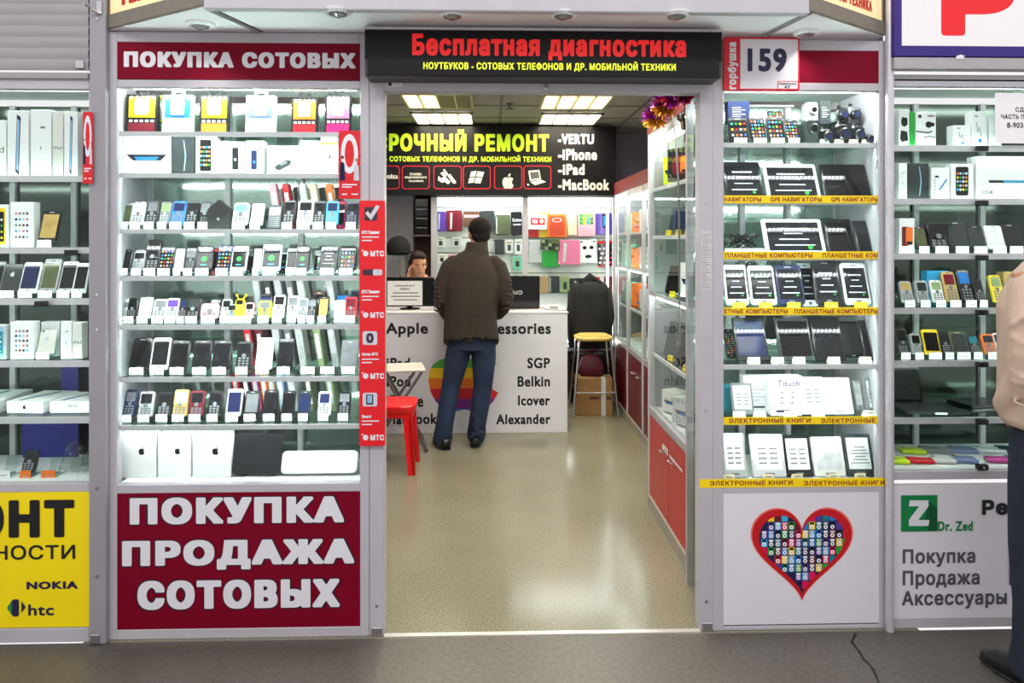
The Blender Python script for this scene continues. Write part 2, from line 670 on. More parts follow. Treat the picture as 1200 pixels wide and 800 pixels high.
def phone(kind, w, h, body, scr):
    t = .013 if kind in ('touch', 'back', 'tablet', 'ereader') else .017
    bm = glossy(body)
    mb = MB()
    rad = {'touch': .13, 'back': .14, 'candy': .22, 'slider': .16, 'clam': .2, 'qwerty': .12, 'round': .42, 'tablet': .05, 'ereader': .06}.get(kind, .15) * min(w, h)
    name = {'tablet': 'tablet_computer', 'ereader': 'electronic_reader'}.get(kind, 'mobile_phone')
    if kind == 'clam':
        mb.rbox(0, 0, w, h * .5, rad, -.006, t, bm, .003)
        mb.rbox(0, h * .48, w, h * .52, rad, 0, t * .8, bm, .003)
    else:
        mb.rbox(0, 0, w, h, rad, 0, t, bm, .003)
        if kind == 'slider':
            mb.rbox(0, h * .4, w * 1.0, h * .6, rad, -.006, .002, bm, .002)
    o = mb.build(name)
    fy = -.0006
    if kind == 'touch':
        show(o, kind, w, h, scr, -w * .42, w * .42, h * .14, h * .87)
        MB().rbox(0, h * .035, w * .22, h * .07, w * .07, fy, .001, glossy('grey' if body != 'lgrey' else 'dark'), 0).build('home_button', o)
        MB().rbox(0, h * .92, w * .26, h * .02, h * .01, fy, .001, glossy('dark' if body in ('white', 'offwhite', 'silver', 'lgrey') else 'lgrey'), 0).build('earpiece', o)
    elif kind == 'back':
        q = MB()
        apple_logo(q, 0, h * .66, w * .22, fy, glossy('lgrey' if body != 'lgrey' else 'grey'))
        q.build('logo', o)
        MB().lathe([(w * .06, fy), (w * .06, .001)], (-w * .3, 0, h * .92), glossy('dark'), 10, 'y').build('camera_lens', o)
    elif kind in ('tablet', 'ereader'):
        if w > h:
            show(o, kind, w, h, scr, -w * .44, w * .44, h * .1, h * .9)
        else:
            z0 = h * (.17 if kind == 'ereader' else .1)
            show(o, kind, w, h, scr, -w * (.40 if kind == 'ereader' else .43), w * (.40 if kind == 'ereader' else .43), z0, h * .91)
            if kind == 'ereader':
                MB().rbox(0, h * .05, w * .3, h * .05, h * .02, fy, .001, glossy('grey'), 0).build('page_button', o)
            else:
                MB().rbox(0, h * .03, w * .18, h * .04, h * .015, fy, .001, glossy('grey'), 0).build('home_button', o)
    else:
        zs, yy = (.56, fy) if kind != 'slider' else (.5, -.0066)
        zt = .9
        if kind == 'round':
            zs, zt = .55, .82
        show(o, kind, w, h, scr, -w * .38, w * .38, h * zs, h * zt, yy)
        km = KEYM(body)
        k = MB()
        rows, cols = (4, 3) if kind != 'qwerty' else (5, 5)
        ytop = {'clam': .4, 'slider': .34, 'qwerty': .5}.get(kind, .42)
        yk = -.0066 if kind == 'clam' else fy
        for r in range(rows):
            for c in range(cols):
                cw, ch = w * .78 / cols, h * (ytop - .06) / rows
                k.rbox(-w * .39 + cw * (c + .5), h * .06 + ch * (r + .15), cw * .8, ch * .66, min(cw, ch) * .25, yk, yk + .001, km, 0, 2)
        k.build('key', o)
        if kind in ('candy', 'slider', 'clam', 'round'):
            n = MB()
            zn = {'slider': .44, 'clam': .45}.get(kind, .47)
            n.lathe([(w * .15, 0), (w * .15, .0015), (w * .09, .0015)], (0, (-.0085 if kind == 'slider' else yk - .001), h * zn), km, 14, 'y')
            n.build('navigation_pad', o)
        MB().rbox(0, h * .94, w * .26, h * .018, h * .008, yy if kind != 'round' else fy, .001, glossy('dark'), 0).build('earpiece', o)
    return o


def box(kind, w, h, d, body, pic):
    """a retail carton and what is printed on its front"""
    m = paper(body)
    mb = MB()
    mb.box(-w / 2, w / 2, 0, d, 0, h, m, .0012)
    o = mb.build('product_box')
    y = -.0005
    p = MB()
    if pic == 'ipad':
        p.poly([(-w * .42, h * .53), (w * .42, h * .53), (w * .30, h * .37), (-w * .28, h * .37)], y, paper('dark'))
        p.poly([(-w * .26, h * .47), (w * .26, h * .47), (w * .20, h * .385), (-w * .2, h * .385)], y - .0003, paper('blue'))
    elif pic == 'edge':
        p.poly([(-w * .12, h * .08), (w * .05, h * .02), (w * .14, h * .9), (-w * .04, h * .94)], y, paper('navy'))
        p.poly([(-w * .08, h * .12), (w * .02, h * .08), (w * .09, h * .84), (-w * .02, h * .88)], y - .0003, paper('lblue'))
    elif pic == 'phone':
        p.rbox(-w * .02, h * .1, w * .56, h * .82, w * .08, y - .0003, y, paper('black'))
        for r in range(5):
            for c in range(4):
                p.quad(-w * .26 + w * .125 * c, -w * .26 + w * .125 * c + w * .09, h * (.24 + .115 * r), h * (.24 + .115 * r) + w * .09, y - .0006,
                       paper(['sky', 'white', 'yellow', 'green', 'lblue', 'orange', 'lgrey'][(r * 3 + c) % 7]))
    elif pic == 'yellowphone':
        p.rbox(-w * .02, h * .06, w * .7, h * .86, w * .1, y - .0003, y, paper('yellow'))
        p.rbox(-w * .02, h * .13, w * .56, h * .7, w * .04, y - .0006, y - .0002, paper('black'))
        for r in range(4):
            for c in range(3):
                p.quad(-w * .24 + w * .16 * c, -w * .24 + w * .16 * c + w * .11, h * (.2 + .14 * r), h * (.2 + .14 * r) + w * .11, y - .0009, paper(['green', 'white', 'yellow', 'lime'][(r + c) % 4]))
    elif pic == 'tealphone':
        p.rbox(0, h * .05, w * .8, h * .9, w * .1, y - .0003, y, paper('lblue'))
        p.rbox(0, h * .16, w * .64, h * .66, w * .03, y - .0006, y - .0002, paper('teal'))
        for r in range(4):
            for c in range(3):
                p.quad(-w * .26 + w * .19 * c, -w * .26 + w * .19 * c + w * .12, h * (.2 + .14 * r), h * (.2 + .14 * r) + w * .12, y - .0009, paper(['sky', 'white', 'mint'][(r + c) % 3]))
    elif pic == 'apps':
        for r in range(5):
            for c in range(4):
                p.quad(-w * .3 + w * .16 * c, -w * .3 + w * .16 * c + w * .1, h * (.2 + .13 * r), h * (.2 + .13 * r) + w * .1, y,
                       paper(['grey', 'dred', 'dark', 'sky', 'lgrey', 'pink', 'grey'][(r * 3 + c) % 7]))
    elif pic == 'darkphone':
        p.rbox(0, h * .16, w * .34, h * .66, w * .03, y - .0003, y, paper('dark'))
        p.quad(-w * .06, w * .06, h * .42, h * .5, y - .0006, paper('lgrey'))
    elif pic == 'bluephone':
        p.rbox(-w * .04, h * .16, w * .32, h * .56, w * .03, y - .0003, y, paper('navy'))
        p.quad(-w * .1, w * .04, h * .34, h * .42, y - .0006, paper('blue'))
    elif pic == 'dongle':
        p.poly([(-w * .26, h * .3), (w * .1, h * .52), (w * .26, h * .5), (w * .24, h * .36), (-w * .1, h * .16), (-w * .24, h * .2)], y, paper('smoke'))
        p.poly([(-w * .1, h * .38), (w * .1, h * .48), (w * .14, h * .42), (-w * .06, h * .31)], y - .0003, paper('grey'))
    elif pic == 'edgephone':
        p.poly([(-w * .16, h * .02), (w * .02, h * .02), (w * .2, h * .5), (w * .04, h * .97), (-w * .06, h * .97), (w * .03, h * .5)], y, paper('smoke'))
        p.poly([(w * .02, h * .1), (w * .06, h * .1), (w * .14, h * .5), (w * .04, h * .9), (w * .01, h * .9), (w * .09, h * .5)], y - .0003, paper('lblue'))
    elif pic == 'stylus':
        p.poly([(-w * .1, h * .3), (-w * .02, h * .28), (w * .36, h * .6), (w * .34, h * .66)], y, paper('blue'))
        for r in range(6):
            p.quad(-w * .34, -w * .28, h * (.08 + .1 * r), h * (.13 + .1 * r), y, paper('grey'))
        p.quad(-w * .3, -w * .1, h * .68, h * .74, y, paper('dark'))
    elif pic == 'pair':
        p.rbox(-w * .12, h * .2, w * .42, h * .56, w * .05, y - .0003, y, paper('dred'))
        p.rbox(w * .16, h * .24, w * .46, h * .5, w * .05, y - .0006, y - .0002, paper('orange'))
        p.quad(w * -.02, w * .34, h * .24, h * .34, y - .0009, paper('dark'))
    elif pic == 'imac':
        p.poly([(-w * .28, h * .44), (w * .42, h * .44), (w * .38, h * .38), (-w * .26, h * .38)], y, paper('dark'))
        p.poly([(-w * .02, h * .435), (w * .42, h * .435), (w * .36, h * .39), (w * .02, h * .39)], y - .0003, paper('sky'))
        letters(p, '32GB', -w * .4, -w * .2, h * .12, h * .2, y, paper('dark'), .0004, 10)
    elif pic == 'apple':
        apple_logo(p, w * .1, h * .62, w * .17, y, paper('dark'))
    elif pic == 'charger':
        p.lathe([(w * .16, -.0003), (w * .16, 0)], (w * .14, y, h * .64), paper('black'), 16, 'y')
        p.poly([(w * .2, h * .6), (w * .42, h * .58), (w * .42, h * .7), (w * .2, h * .7)], y - .0003, paper('dark'))
        p.tube([(-w * .48, y, h * .44), (w * .1, y, h * .4), (w * .3, y, h * .44)], w * .03, paper('black'), 6)
        p.tube([(-w * .1, y, h * .26), (w * .2, y, h * .3), (w * .46, y, h * .26)], w * .02, paper('dark'), 6)
        p.lathe([(w * .09, -.0003), (w * .09, 0)], (-w * .3, y, h * .88), paper('smoke'), 12, 'y')
        letters(p, 'belkin', w * .1, w * .44, h * .86, h * .94, y, paper('dark'), .0003, 10)
    elif pic == 'camera':
        p.poly([(-w * .3, h * .66), (-w * .2, h * .8), (w * .3, h * .78), (w * .34, h * .6), (w * .1, h * .54), (-w * .2, h * .56)], y, paper('black'))
        p.poly([(-w * .4, h * .2), (-w * .3, h * .44), (w * .3, h * .4), (w * .4, h * .16), (-w * .2, h * .12)], y, paper('dark'))
    elif pic == 'cable':
        p.tube([(-w * .2, y, h * .7), (-w * .1, y, h * .4), (0, y, h * .56), (w * .1, y, h * .3)], w * .02, paper('grey'), 6)
        p.quad(-w * .06, w * .14, h * .12, h * .22, y, paper('blue'))
        p.quad(-w * .3, -w * .1, h * .84, h * .88, y, paper('grey'))
    elif pic == 'spine':
        letters(p, 'iPad', -w * .42, w * .42, h * .42, h * .42 + w * .3, y, paper('grey'), .0003, 10)
    elif pic == 'touchbox':
        letters(p, 'Touch', -w * .3, w * .42, h * .74, h * .9, y, paper('navy'), .0006, 16)
        for r in range(3):
            for c in range(2):
                p.quad(-w * .2 + w * .34 * c, -w * .1 + w * .34 * c, h * (.3 + .13 * r), h * (.34 + .13 * r), y, paper('grey'))
        p.quad(-w * .34, w * .1, h * .08, h * .14, y, paper('navy'))
    elif pic == 'lines':
        for r in range(5):
            p.quad(-w * .3, w * (.1 + .2 * (r % 2)), h * (.3 + .1 * r), h * (.33 + .1 * r), y, paper('lgrey'))
        p.quad(-w * .3, w * .3, h * .1, h * .15, y, paper('navy'))
    elif pic == 'band':
        p.quad(-w * .5, w * .5, h * .8, h * .86, y, paper('yellow'))
        letters(p, '4s', -w * .05, w * .25, h * .4, h * .56, y, paper('dark'), .0003, 10)
    elif pic == 'model':
        letters(p, 'x', -w * .06, w * .06, h * .4, h * .46, y, paper('grey'), .0002, 8)
        p.quad(-w * .02, w * .2, h * .72, h * .75, y, paper('grey'))
    if p.v:
        p.build('front_print_shine', o)
    return o


def blister(w, h, body, top, low, tab):
    """a hanging pack: card, clear bubble over the goods, and a hang tab"""
    mb = MB()
    mb.box(-w / 2, w / 2, 0, .022, 0, h * .88, paper(body), .002)
    o = mb.build('flash_drive_pack')
    p = MB()
    p.quad(-w * .42, w * .42, h * .36, h * .82, -.0005, paper(top))
    p.quad(-w * .42, w * .42, h * .05, h * .24, -.0005, paper(low))
    for k in range(5):
        a = -w * .4 + w * .17 * k
        p.quad(a, a + w * .11, h * .26, h * .31, -.0005, paper('white'))
        p.poly([(a, h * .78), (a + w * .08, h * .78), (a + w * .11, h * .84), (a + w * .03, h * .84)], -.0009, paper('white'))
    p.build('front_print_shine', o)
    q = MB()
    q.rbox(0, h * .42, w * .46, h * .34, w * .08, -.008, -.001, glossy('white' if top != 'white' else 'lblue'), .003)
    q.build('flash_drive', o)
    q = MB()
    t = paper(tab)
    q.rbox(-w * .17, h * .87, w * .1, h * .13, w * .03, .004, .010, t)
    q.rbox(w * .17, h * .87, w * .1, h * .13, w * .03, .004, .010, t)
    q.rbox(0, h * .95, w * .44, h * .06, w * .03, .004, .010, t)
    q.build('hang_tab', o)
    return o


def laptop(w, h, body, kind='closed'):
    """standing on its long edge, leaning back: a slab lid, with a keyboard half behind"""
    m = glossy(body)
    mb = MB()
    mb.rbox(0, 0, w, h, .012, 0, .012, m, .002)
    o = mb.build('laptop')
    b = MB()
    b.rbox(0, 0, w, h * .96, .012, .013, .027, m, .002)
    b.build('keyboard_half', o)
    h_ = MB()
    for sx in (-.3, .3):
        h_.box(w * sx - .02, w * sx + .02, .002, .024, -.006, .002, glossy('dark'), .001)
    h_.build('hinge', o)
    return o


def bee(w, h):
    """child's phone shaped like a bee"""
    mb = MB()
    y = glossy('yellow')
    mb.rbox(0, 0, w * .8, h * .66, w * .3, 0, .018, y, .004)
    mb.rbox(0, h * .5, w * .62, h * .3, w * .26, -.002, .016, y, .004)
    o = mb.build('mobile_phone')
    a = MB()
    for s in (-1, 1):
        a.tube([(s * w * .12, .008, h * .76), (s * w * .26, .008, h * .93)], .003, y, 6)
        a.ball((s * w * .28, .008, h * .95), .006, .006, .006, y, 8, 6)
    a.build('antenna', o)
    for s in (-1, 1):
        MB().rbox(s * w * .46, h * .3, w * .26, h * .26, w * .08, .004, .012, glossy('dark'), .002).build('wing', o)
    MB().rbox(0, h * .54, w * .4, h * .18, .003, -.003, 0, screen('dark'), 0).build('screen', o)
    return o


def camcorder(w, h, body, tall=False):
    m = glossy(body)
    mb = MB()
    if tall:
        mb.rbox(0, 0, w, h, w * .2, 0, .05, m, .006)
        o = mb.build('video_camera')
        q = MB()
        q.lathe([(w * .30, -.02), (w * .34, -.018), (w * .34, 0)], (0, 0, h * .62), m, 18, 'y')
        q.build('lens_barrel', o)
        MB().lathe([(w * .2, -.0225), (w * .2, -.019)], (0, 0, h * .62), screen('black'), 16, 'y').build('lens', o)
    else:
        mb.rbox(0, 0, w * .9, h * .86, w * .25, 0, .08, m, .008)
        o = mb.build('video_camera')
        q = MB()
        q.lathe([(w * .30, -.03), (w * .36, -.026), (w * .36, 0)], (-w * .05, 0, h * .42), glossy('dark'), 18, 'y')
        q.build('lens_barrel', o)
        MB().lathe([(w * .22, -.033), (w * .22, -.028)], (-w * .05, 0, h * .42), screen('navy'), 16, 'y').build('lens', o)
        q = MB()
        q.tube([(-w * .2, .02, h * .84), (-w * .1, .03, h * .97), (w * .2, .05, h * .97), (w * .3, .06, h * .84)], .006, glossy('dark'), 8)
        q.build('handle', o)
        MB().rbox(w * .44, h * .15, .008, h * .6, .003, .005, .07, glossy('dark'), .002).build('side_screen', o)
    return o


_STAND = {}


def stand(w, card='white'):
    """clear acrylic stand, a price card standing in its lip"""
    key = (round(w, 3), card)
    if key not in _STAND:
        mb = MB()
        mb.box(-w / 2, w / 2, -.006, .062, 0, .003, ACRYL)
        mb.add([(-w * .4, .030, .003), (w * .4, .030, .003), (w * .4, .058, .075), (-w * .4, .058, .075), (-w * .4, .033, .003), (w * .4, .033, .003), (w * .4, .061, .075), (-w * .4, .061, .075)],
               [(0, 1, 2, 3), (5, 4, 7, 6), (0, 3, 7, 4), (1, 5, 6, 2), (3, 2, 6, 7)], ACRYL)
        mb.box(-w / 2, w / 2, -.006, -.003, .003, .02, ACRYL)
        mb.box(-w / 2, w / 2, -.003, .03, .012, .015, ACRYL)
        c = MB()
        c.box(-w * .46, w * .46, -.0085, -.0065, .001, .030, paper(card))
        c.quad(-w * .3, w * .3, .011, .014, -.0088, paper('grey'))
        c.quad(-w * .2, w * .2, .005, .007, -.0088, paper('lgrey'))
        _STAND[key] = (mb.mesh('display_stand'), c.mesh('price_card'))
    a, b = _STAND[key]
    o = bpy.data.objects.new('display_stand', a)
    COL.objects.link(o)
    q = bpy.data.objects.new('price_card', b)
    COL.objects.link(q)
    q.parent = o
    return o


PHONES = ('candy', 'touch', 'slider', 'clam', 'qwerty', 'back', 'round')
TILT = R(20)


def place_row(spec, zs, Y, where, group, card='white', stands=True, tilt=TILT):
    """one shelf of goods. where: the shelf in words; each line: x0 x1 ytop kind body screen|what it looks like (+ = set further back)"""
    rows = []
    for ln in spec.strip().splitlines():
        a, desc = ln.split('|')
        f = a.split()
        rows.append((float(f[0]), float(f[1]), float(f[2]), f[3], f[4], f[5] if len(f) > 5 else '', desc.strip()))
    rows.sort(key=lambda r: r[0] + r[1])
    ns = 0
    for i, (x0, x1, yt, kind, body, scr, desc) in enumerate(rows):
        back = kind.endswith('+')
        kind = kind.rstrip('+')
        y = Y + (.075 if back else 0)
        xc, zt = W((x0 + x1) / 2, yt, y + .03)
        w = X(x1, y) - X(x0, y)
        for L_, (bl, br) in BOUNDS:
            if zs in L_:
                lo, hi = max(xc - w / 2, bl), min(xc + w / 2, br)
                xc, w = (lo + hi) / 2, hi - lo
        on = stands and kind in PHONES + ('bee',) and not back
        tl = tilt if kind in PHONES + ('bee', 'tablet', 'ereader') else R(14) if kind in ('laptop',) else R(4) if kind == 'pack' else 0
        th = {'pack': .022, 'laptop': .027, 'slab': .03, 'bee': .018, 'touch': .013, 'back': .013, 'tablet': .013, 'ereader': .013}.get(kind, .017)
        lift = (.0155 if on else .0075 if kind == 'laptop' else .001) + th * math.sin(tl if kind != 'slab' else R(24))
        tops = [L_[L_.index(zs) - 1] for L_ in (msz, tsz, lsz, rsz) if zs in L_ and L_.index(zs) > 0]
        hmax = (tops[0] - .0085 - zs - lift) if tops else 9
        h = max(min(zt - zs - lift, hmax) / math.cos(tl), .03)
        place = f'{ORD[i]} from left on {where}'
        cat = 'phone'
        if kind in PHONES:
            w *= .93
            o = phone(kind, w, h, body, scr)
        elif kind in ('tablet', 'ereader'):
            o = phone(kind, w * .97, h, body, scr)
            cat = 'tablet' if kind == 'tablet' else 'e-reader'
        elif kind == 'box':
            o = box(kind, w * .985, h, .045 if w < .2 else .06, body, scr)
            cat = 'box'
        elif kind == 'pack':
            t, l, tb = scr.split(',')
            o = blister(w, h, body, t, l, tb)
            cat = 'package'
        elif kind == 'laptop':
            o = laptop(w, h, body)
            cat = 'laptop'
        elif kind == 'bee':
            o = bee(w, h)
        elif kind in ('cam', 'camtall'):
            o = camcorder(w, h, body, kind == 'camtall')
            cat = 'video camera'
        elif kind == 'pouch':
            mb = MB()
            mb.poly([(-w / 2, 0), (w / 2, 0), (w / 2, h * .66), (0, h), (-w / 2, h * .66)], 0, M('leather_black', (24, 22, 24), .5, bump=.2, scale=300), .03)
            o = mb.build('phone_pouch')
            q = MB()
            q.poly([(-w * .42, h * .62), (w * .42, h * .62), (0, h * .2)], -.003, M('leather_black'), -.0005)
            q.build('flap', o)
            MB().lathe([(w * .07, -.006), (w * .07, -.002)], (0, 0, h * .34), CHROME, 12, 'y').build('snap', o)
            cat = 'pouch'
        elif kind == 'slab':
            mb = MB()
            mb.rbox(0, 0, w, h, .02, 0, .03, glossy(body), .004)
            o = mb.build('laptop')
            q = MB()
            q.box(-w * .46, w * .46, -.0005, .004, -.0, .004, glossy('lgrey'))
            q.build('hinge', o)
            tl = R(24)
            cat = 'laptop'
        o.location = (xc, y + (.004 if on else 0), zs + lift)
        o.rotation_euler = (-tl, 0, R(random.uniform(-3, 3)) if kind in PHONES else 0)
        if len((desc + ' ' + place).split()) > 16:
            place = place.replace(' from left', '')
        tag(o, f'{desc}, {place}', cat, group)
        if on:
            s = stand(min(w, .07) * .86, card)
            s.location = (xc, y, zs + .0005)
            tag(s, f'clear stand with {card} price card, {ORD[ns]} from left on {where}', 'stand', 'acrylic stands with price cards')
            ns += 1


def cards(pxs, zs, Y, where, color='yellow', w=.055, h=.03):
    for k, px in enumerate(pxs):
        x = X(px, Y)
        mb = MB()
        mb.add([(-w / 2, 0, 0), (w / 2, 0, 0), (w / 2, .006, h), (-w / 2, .006, h), (-w / 2, .02, 0), (w / 2, .02, 0)], [(0, 1, 2, 3), (5, 4, 3, 2), (0, 3, 4), (1, 5, 2), (0, 4, 5, 1)], paper(color))
        o = mb.build('price_tag', None, (x, Y, zs + .0005))
        q = MB()
        q.add([(-w * .3, .0012, h * .5), (w * .3, .0012, h * .5), (w * .3, .0026, h * .66), (-w * .3, .0026, h * .66)], [(0, 1, 2, 3)], paper('grey'))
        q.build('printed_text', o)
        tag(o, f'folded pale {color} price tag, {ORD[k]} from left on {where}', 'price tag', 'loose price tags')
# ------------------------------------------------------------------ the place
XL, XR, YB, CEIL = -1.62, 1.75, 4.78, 2.73


def plain_floor(name, x0, x1, y0, y1, col, col2, scale, rough, spec=.5, big=1.4, top=0.0):
    m = bpy.data.materials.new(name + '_surface')
    m.use_nodes = True
    nt = m.node_tree
    b = nt.nodes['Principled BSDF']
    tc = nt.nodes.new('ShaderNodeTexCoord')
    n1 = nt.nodes.new('ShaderNodeTexNoise'); n1.inputs['Scale'].default_value = scale; n1.inputs['Detail'].default_value = 3
    n2 = nt.nodes.new('ShaderNodeTexNoise'); n2.inputs['Scale'].default_value = big; n2.inputs['Detail'].default_value = 6
    r1 = nt.nodes.new('ShaderNodeValToRGB')
    r1.color_ramp.elements[0].position, r1.color_ramp.elements[1].position = .38, .62
    r1.color_ramp.elements[0].color = [lin(x) for x in col] + [1]
    r1.color_ramp.elements[1].color = [lin(x) for x in col2] + [1]
    r2 = nt.nodes.new('ShaderNodeValToRGB')
    r2.color_ramp.elements[0].position, r2.color_ramp.elements[1].position = .3, .72
    r2.color_ramp.elements[0].color = (.8, .8, .8, 1)
    r2.color_ramp.elements[1].color = (1.0, 1.0, 1.0, 1)
    mx = nt.nodes.new('ShaderNodeMix'); mx.data_type = 'RGBA'; mx.blend_type = 'MULTIPLY'; mx.inputs[0].default_value = 1
    for n in (n1, n2):
        nt.links.new(tc.outputs['Object'], n.inputs['Vector'])
    nt.links.new(n1.outputs['Fac'], r1.inputs['Fac'])
    nt.links.new(n2.outputs['Fac'], r2.inputs['Fac'])
    nt.links.new(r1.outputs['Color'], mx.inputs[6])
    nt.links.new(r2.outputs['Color'], mx.inputs[7])
    nt.links.new(mx.outputs[2], b.inputs['Base Color'])
    rr = nt.nodes.new('ShaderNodeMapRange'); rr.inputs['To Min'].default_value = rough * .7; rr.inputs['To Max'].default_value = rough * 1.4
    nt.links.new(n2.outputs['Fac'], rr.inputs['Value'])
    nt.links.new(rr.outputs[0], b.inputs['Roughness'])
    b.inputs['Specular IOR Level'].default_value = spec
    mb = MB()
    mb.box(x0, x1, y0, y1, top - .1, top, m)
    return struct(mb.build(name))


plain_floor('floor', XL, XR, -.02, YB, (118, 113, 93), (148, 142, 119), 120, .16, .6)
plain_floor('ground', -4.5, 4.5, -3.6, -.02, (78, 74, 67), (93, 88, 80), 60, .34, .5, 1.1)
mb = MB()
cr = M('crack_grout', (30, 28, 26), .9)
pts = [G(1003, 742), G(998, 752), G(1006, 762), G(1012, 772), G(1022, 782), G(1030, 800)]
for (a, b) in zip(pts, pts[1:]):
    d = Vector((b[0] - a[0], b[1] - a[1]))
    n = Vector((-d.y, d.x)).normalized() * .006
    mb.add([(a[0] - n.x, a[1] - n.y, .0006), (b[0] - n.x * .6, b[1] - n.y * .6, .0006), (b[0] + n.x * .6, b[1] + n.y * .6, .0006), (a[0] + n.x, a[1] + n.y, .0006)], [(0, 1, 2, 3)], cr)
gm = bpy.data.objects['ground']
o = mb.build('crack', gm)
o['kind'] = 'structure'

WALLP = M('wall_paint', (150, 144, 158), .7, vary=.05, scale=2)
struct(MB().box(XL, XR, YB, YB + .1, 0, CEIL, WALLP).build('wall_back'))
struct(MB().box(XL - .1, XL, .36, YB, 0, CEIL, WALLP).build('wall_left'))
struct(MB().box(XR, XR + .1, .44, YB, 0, CEIL, WALLP).build('wall_right'))

FRW = M('front_wall_paint', (170, 168, 172), .7, vary=.04, scale=2)
struct(MB().box(X(1332), 4.5, 0, .2, 0, 2.8, FRW).build('wall_right_front'))
struct(MB().box(-4.5, X(-152), 0, .2, 0, 2.8, FRW).build('wall_left_front'))
struct(MB().box(-4.5, 4.5, .47, .57, 2.81, 4.4, FRW).build('wall_upper'))

# ceiling: grey tiles in a lay-in grid, with its lamps
TILEM = M('ceiling_tile', (150, 148, 132), .85, vary=.06, scale=12)
GRIDM = M('ceiling_grid', (96, 94, 86), .6, vary=.03)
LX = [X(494, 3.0), 0]
mb = MB()
mb.box(XL, XR, .06, YB, CEIL, CEIL + .06, TILEM)
cl = struct(mb.build('ceiling'))
g = MB()
x = -1.5
gx0 = W(599, 117, 3.0)[0]
for k in range(-3, 4):
    xx = .08 + k * .6
    if XL < xx < XR:
        g.box(xx - .012, xx + .012, .06, YB, CEIL - .004, CEIL + .001, GRIDM)
for k in range(8):
    yy = .2 + k * .6
    g.box(XL, XR, yy - .012, yy + .012, CEIL - .004, CEIL + .001, GRIDM)
g.build('grid', cl)['kind'] = 'structure'

LWARM = emitter('lamp_warm', (1.0, .74, .34), CEIL_E * .55)
LHOT = emitter('lamp_cool', (1.0, .96, .85), CEIL_E)
LOUV = M('louvre_metal', (206, 200, 176), .3, metal=.6, vary=.05)


def ceiling_light(x0, x1, y0, y1, emit, label, half=False):
    r = empty('ceiling_light', ((x0 + x1) / 2, (y0 + y1) / 2, CEIL))
    tag(r, label, 'ceiling light', 'louvred ceiling lights of the shop')
    w, d = x1 - x0, y1 - y0
    b = MB()
    for a in ((-w / 2, -w / 2 + .02, -d / 2, d / 2), (w / 2 - .02, w / 2, -d / 2, d / 2), (-w / 2, w / 2, -d / 2, -d / 2 + .02), (-w / 2, w / 2, d / 2 - .02, d / 2)):
        b.box(*a, -.022, -.004, LOUV)
    b.build('frame', r)
    b = MB()
    for k in range(1, 4):
        xx = -w / 2 + w * k / 4
        b.box(xx - .006, xx + .006, -d / 2 + .02, d / 2 - .02, -.02, -.005, LOUV)
    for k in range(1, 9):
        yy = -d / 2 + d * k / 9
        b.box(-w / 2 + .02, w / 2 - .02, yy - .002, yy + .002, -.02, -.008, LOUV)
    b.build('louvre', r)
    for k in range(4):
        if half and k > 1:
            continue
        xx = -w / 2 + w * (k + .5) / 4
        MB().box(xx - w * .1, xx + w * .1, -d / 2 + .03, d / 2 - .03, -.007, -.005, emit).build('lamp_tube', r)
    return r


def cx(px, y):
    return W(px, 110, y)[0]


ceiling_light(cx(473, 2.95), cx(473, 2.95) + .56, 2.66, 3.24, LWARM, 'half-lit amber louvred ceiling light above the counter, farther from the tinsel', True)
ceiling_light(cx(634, 2.95), cx(634, 2.95) + .56, 2.66, 3.24, LWARM, 'amber louvred ceiling light with all tubes lit, nearer the tinsel')
ceiling_light(cx(488, 3.8) - .03, cx(488, 3.8) + .53, 3.50, 4.08, LHOT, 'white louvred ceiling light close above the green РЕМОНТ lettering')
ceiling_light(cx(632, 3.8), cx(632, 3.8) + .56, 3.50, 4.08, LHOT, 'white louvred ceiling light above the top end of the device list')
for k, (xx, yy) in enumerate(((-.35, .62), (.6, .62), (-.35, 1.5), (.6, 1.5))):  # four unseen lamps, added to brighten the counter and floor
    ceiling_light(xx - .28, xx + .28, yy - .29, yy + .29, LHOT, 'added white louvred ceiling light over the %s passage, %s side' % (('front', 'front', 'middle', 'middle')[k], ('partition', 'red cabinet')[k % 2]))
# sprinkler
r = empty('sprinkler_head', (cx(597, 3.1), 3.1, CEIL))
tag(r, 'small sprinkler head on the ceiling between the four lamps', 'sprinkler')
MB().lathe([(.03, -.008), (.03, 0)], (0, 0, 0), GRIDM, 16).build('escutcheon', r)
b = MB(); b.tube([(0, 0, 0), (0, 0, -.045)], .008, GRIDM); b.build('pipe', r)
MB().lathe([(.034, -.05), (.034, -.045)], (0, 0, 0), GRIDM, 14).build('deflector', r)

# ------------------------------------------------------------------ the doorway's aluminium frame
dr = empty('door_1')
struct(dr, 'grey aluminium door frame of the shop entrance')
for (a, b_) in ((433, 450), (820, 835.5)):
    mb = MB()
    mb.box(X(a), X(b_), 0, .07, 0, Z(86), ALU, .002)
    struct(mb.build('post', dr))
    q = MB()
    q.box(X(a) + .008, X(b_) - .004, -.006, 0, 0, .035, CHROME, .002)
    struct(q.build('hinge_plate', dr))
    for zz in (.12, .9, 1.75):
        MB().lathe([(.006, -.003), (.006, 0)], ((X(a) + X(b_)) / 2, 0, zz), CHROME, 10, 'y').build('screw', dr)['kind'] = 'structure'
mb = MB()
mb.box(X(450), X(820), 0, .07, Z(106.5), Z(86), ALU, .002)
struct(mb.build('header', dr))
mb = MB()
mb.tube([(X(640), -.006, Z(95)), (X(640), -.008, Z(100))], .003, CHROME, 6)
mb.lathe([(.010, -.002), (.012, 0), (.010, .002)], (X(640), -.008, Z(102)), CHROME, 12, 'y')
mb.build('hook', dr)['kind'] = 'structure'
mb = MB()
mb.box(X(450), X(820), -.014, .012, 0, .004, M('threshold_metal', (200, 198, 196), .35, metal=.6))
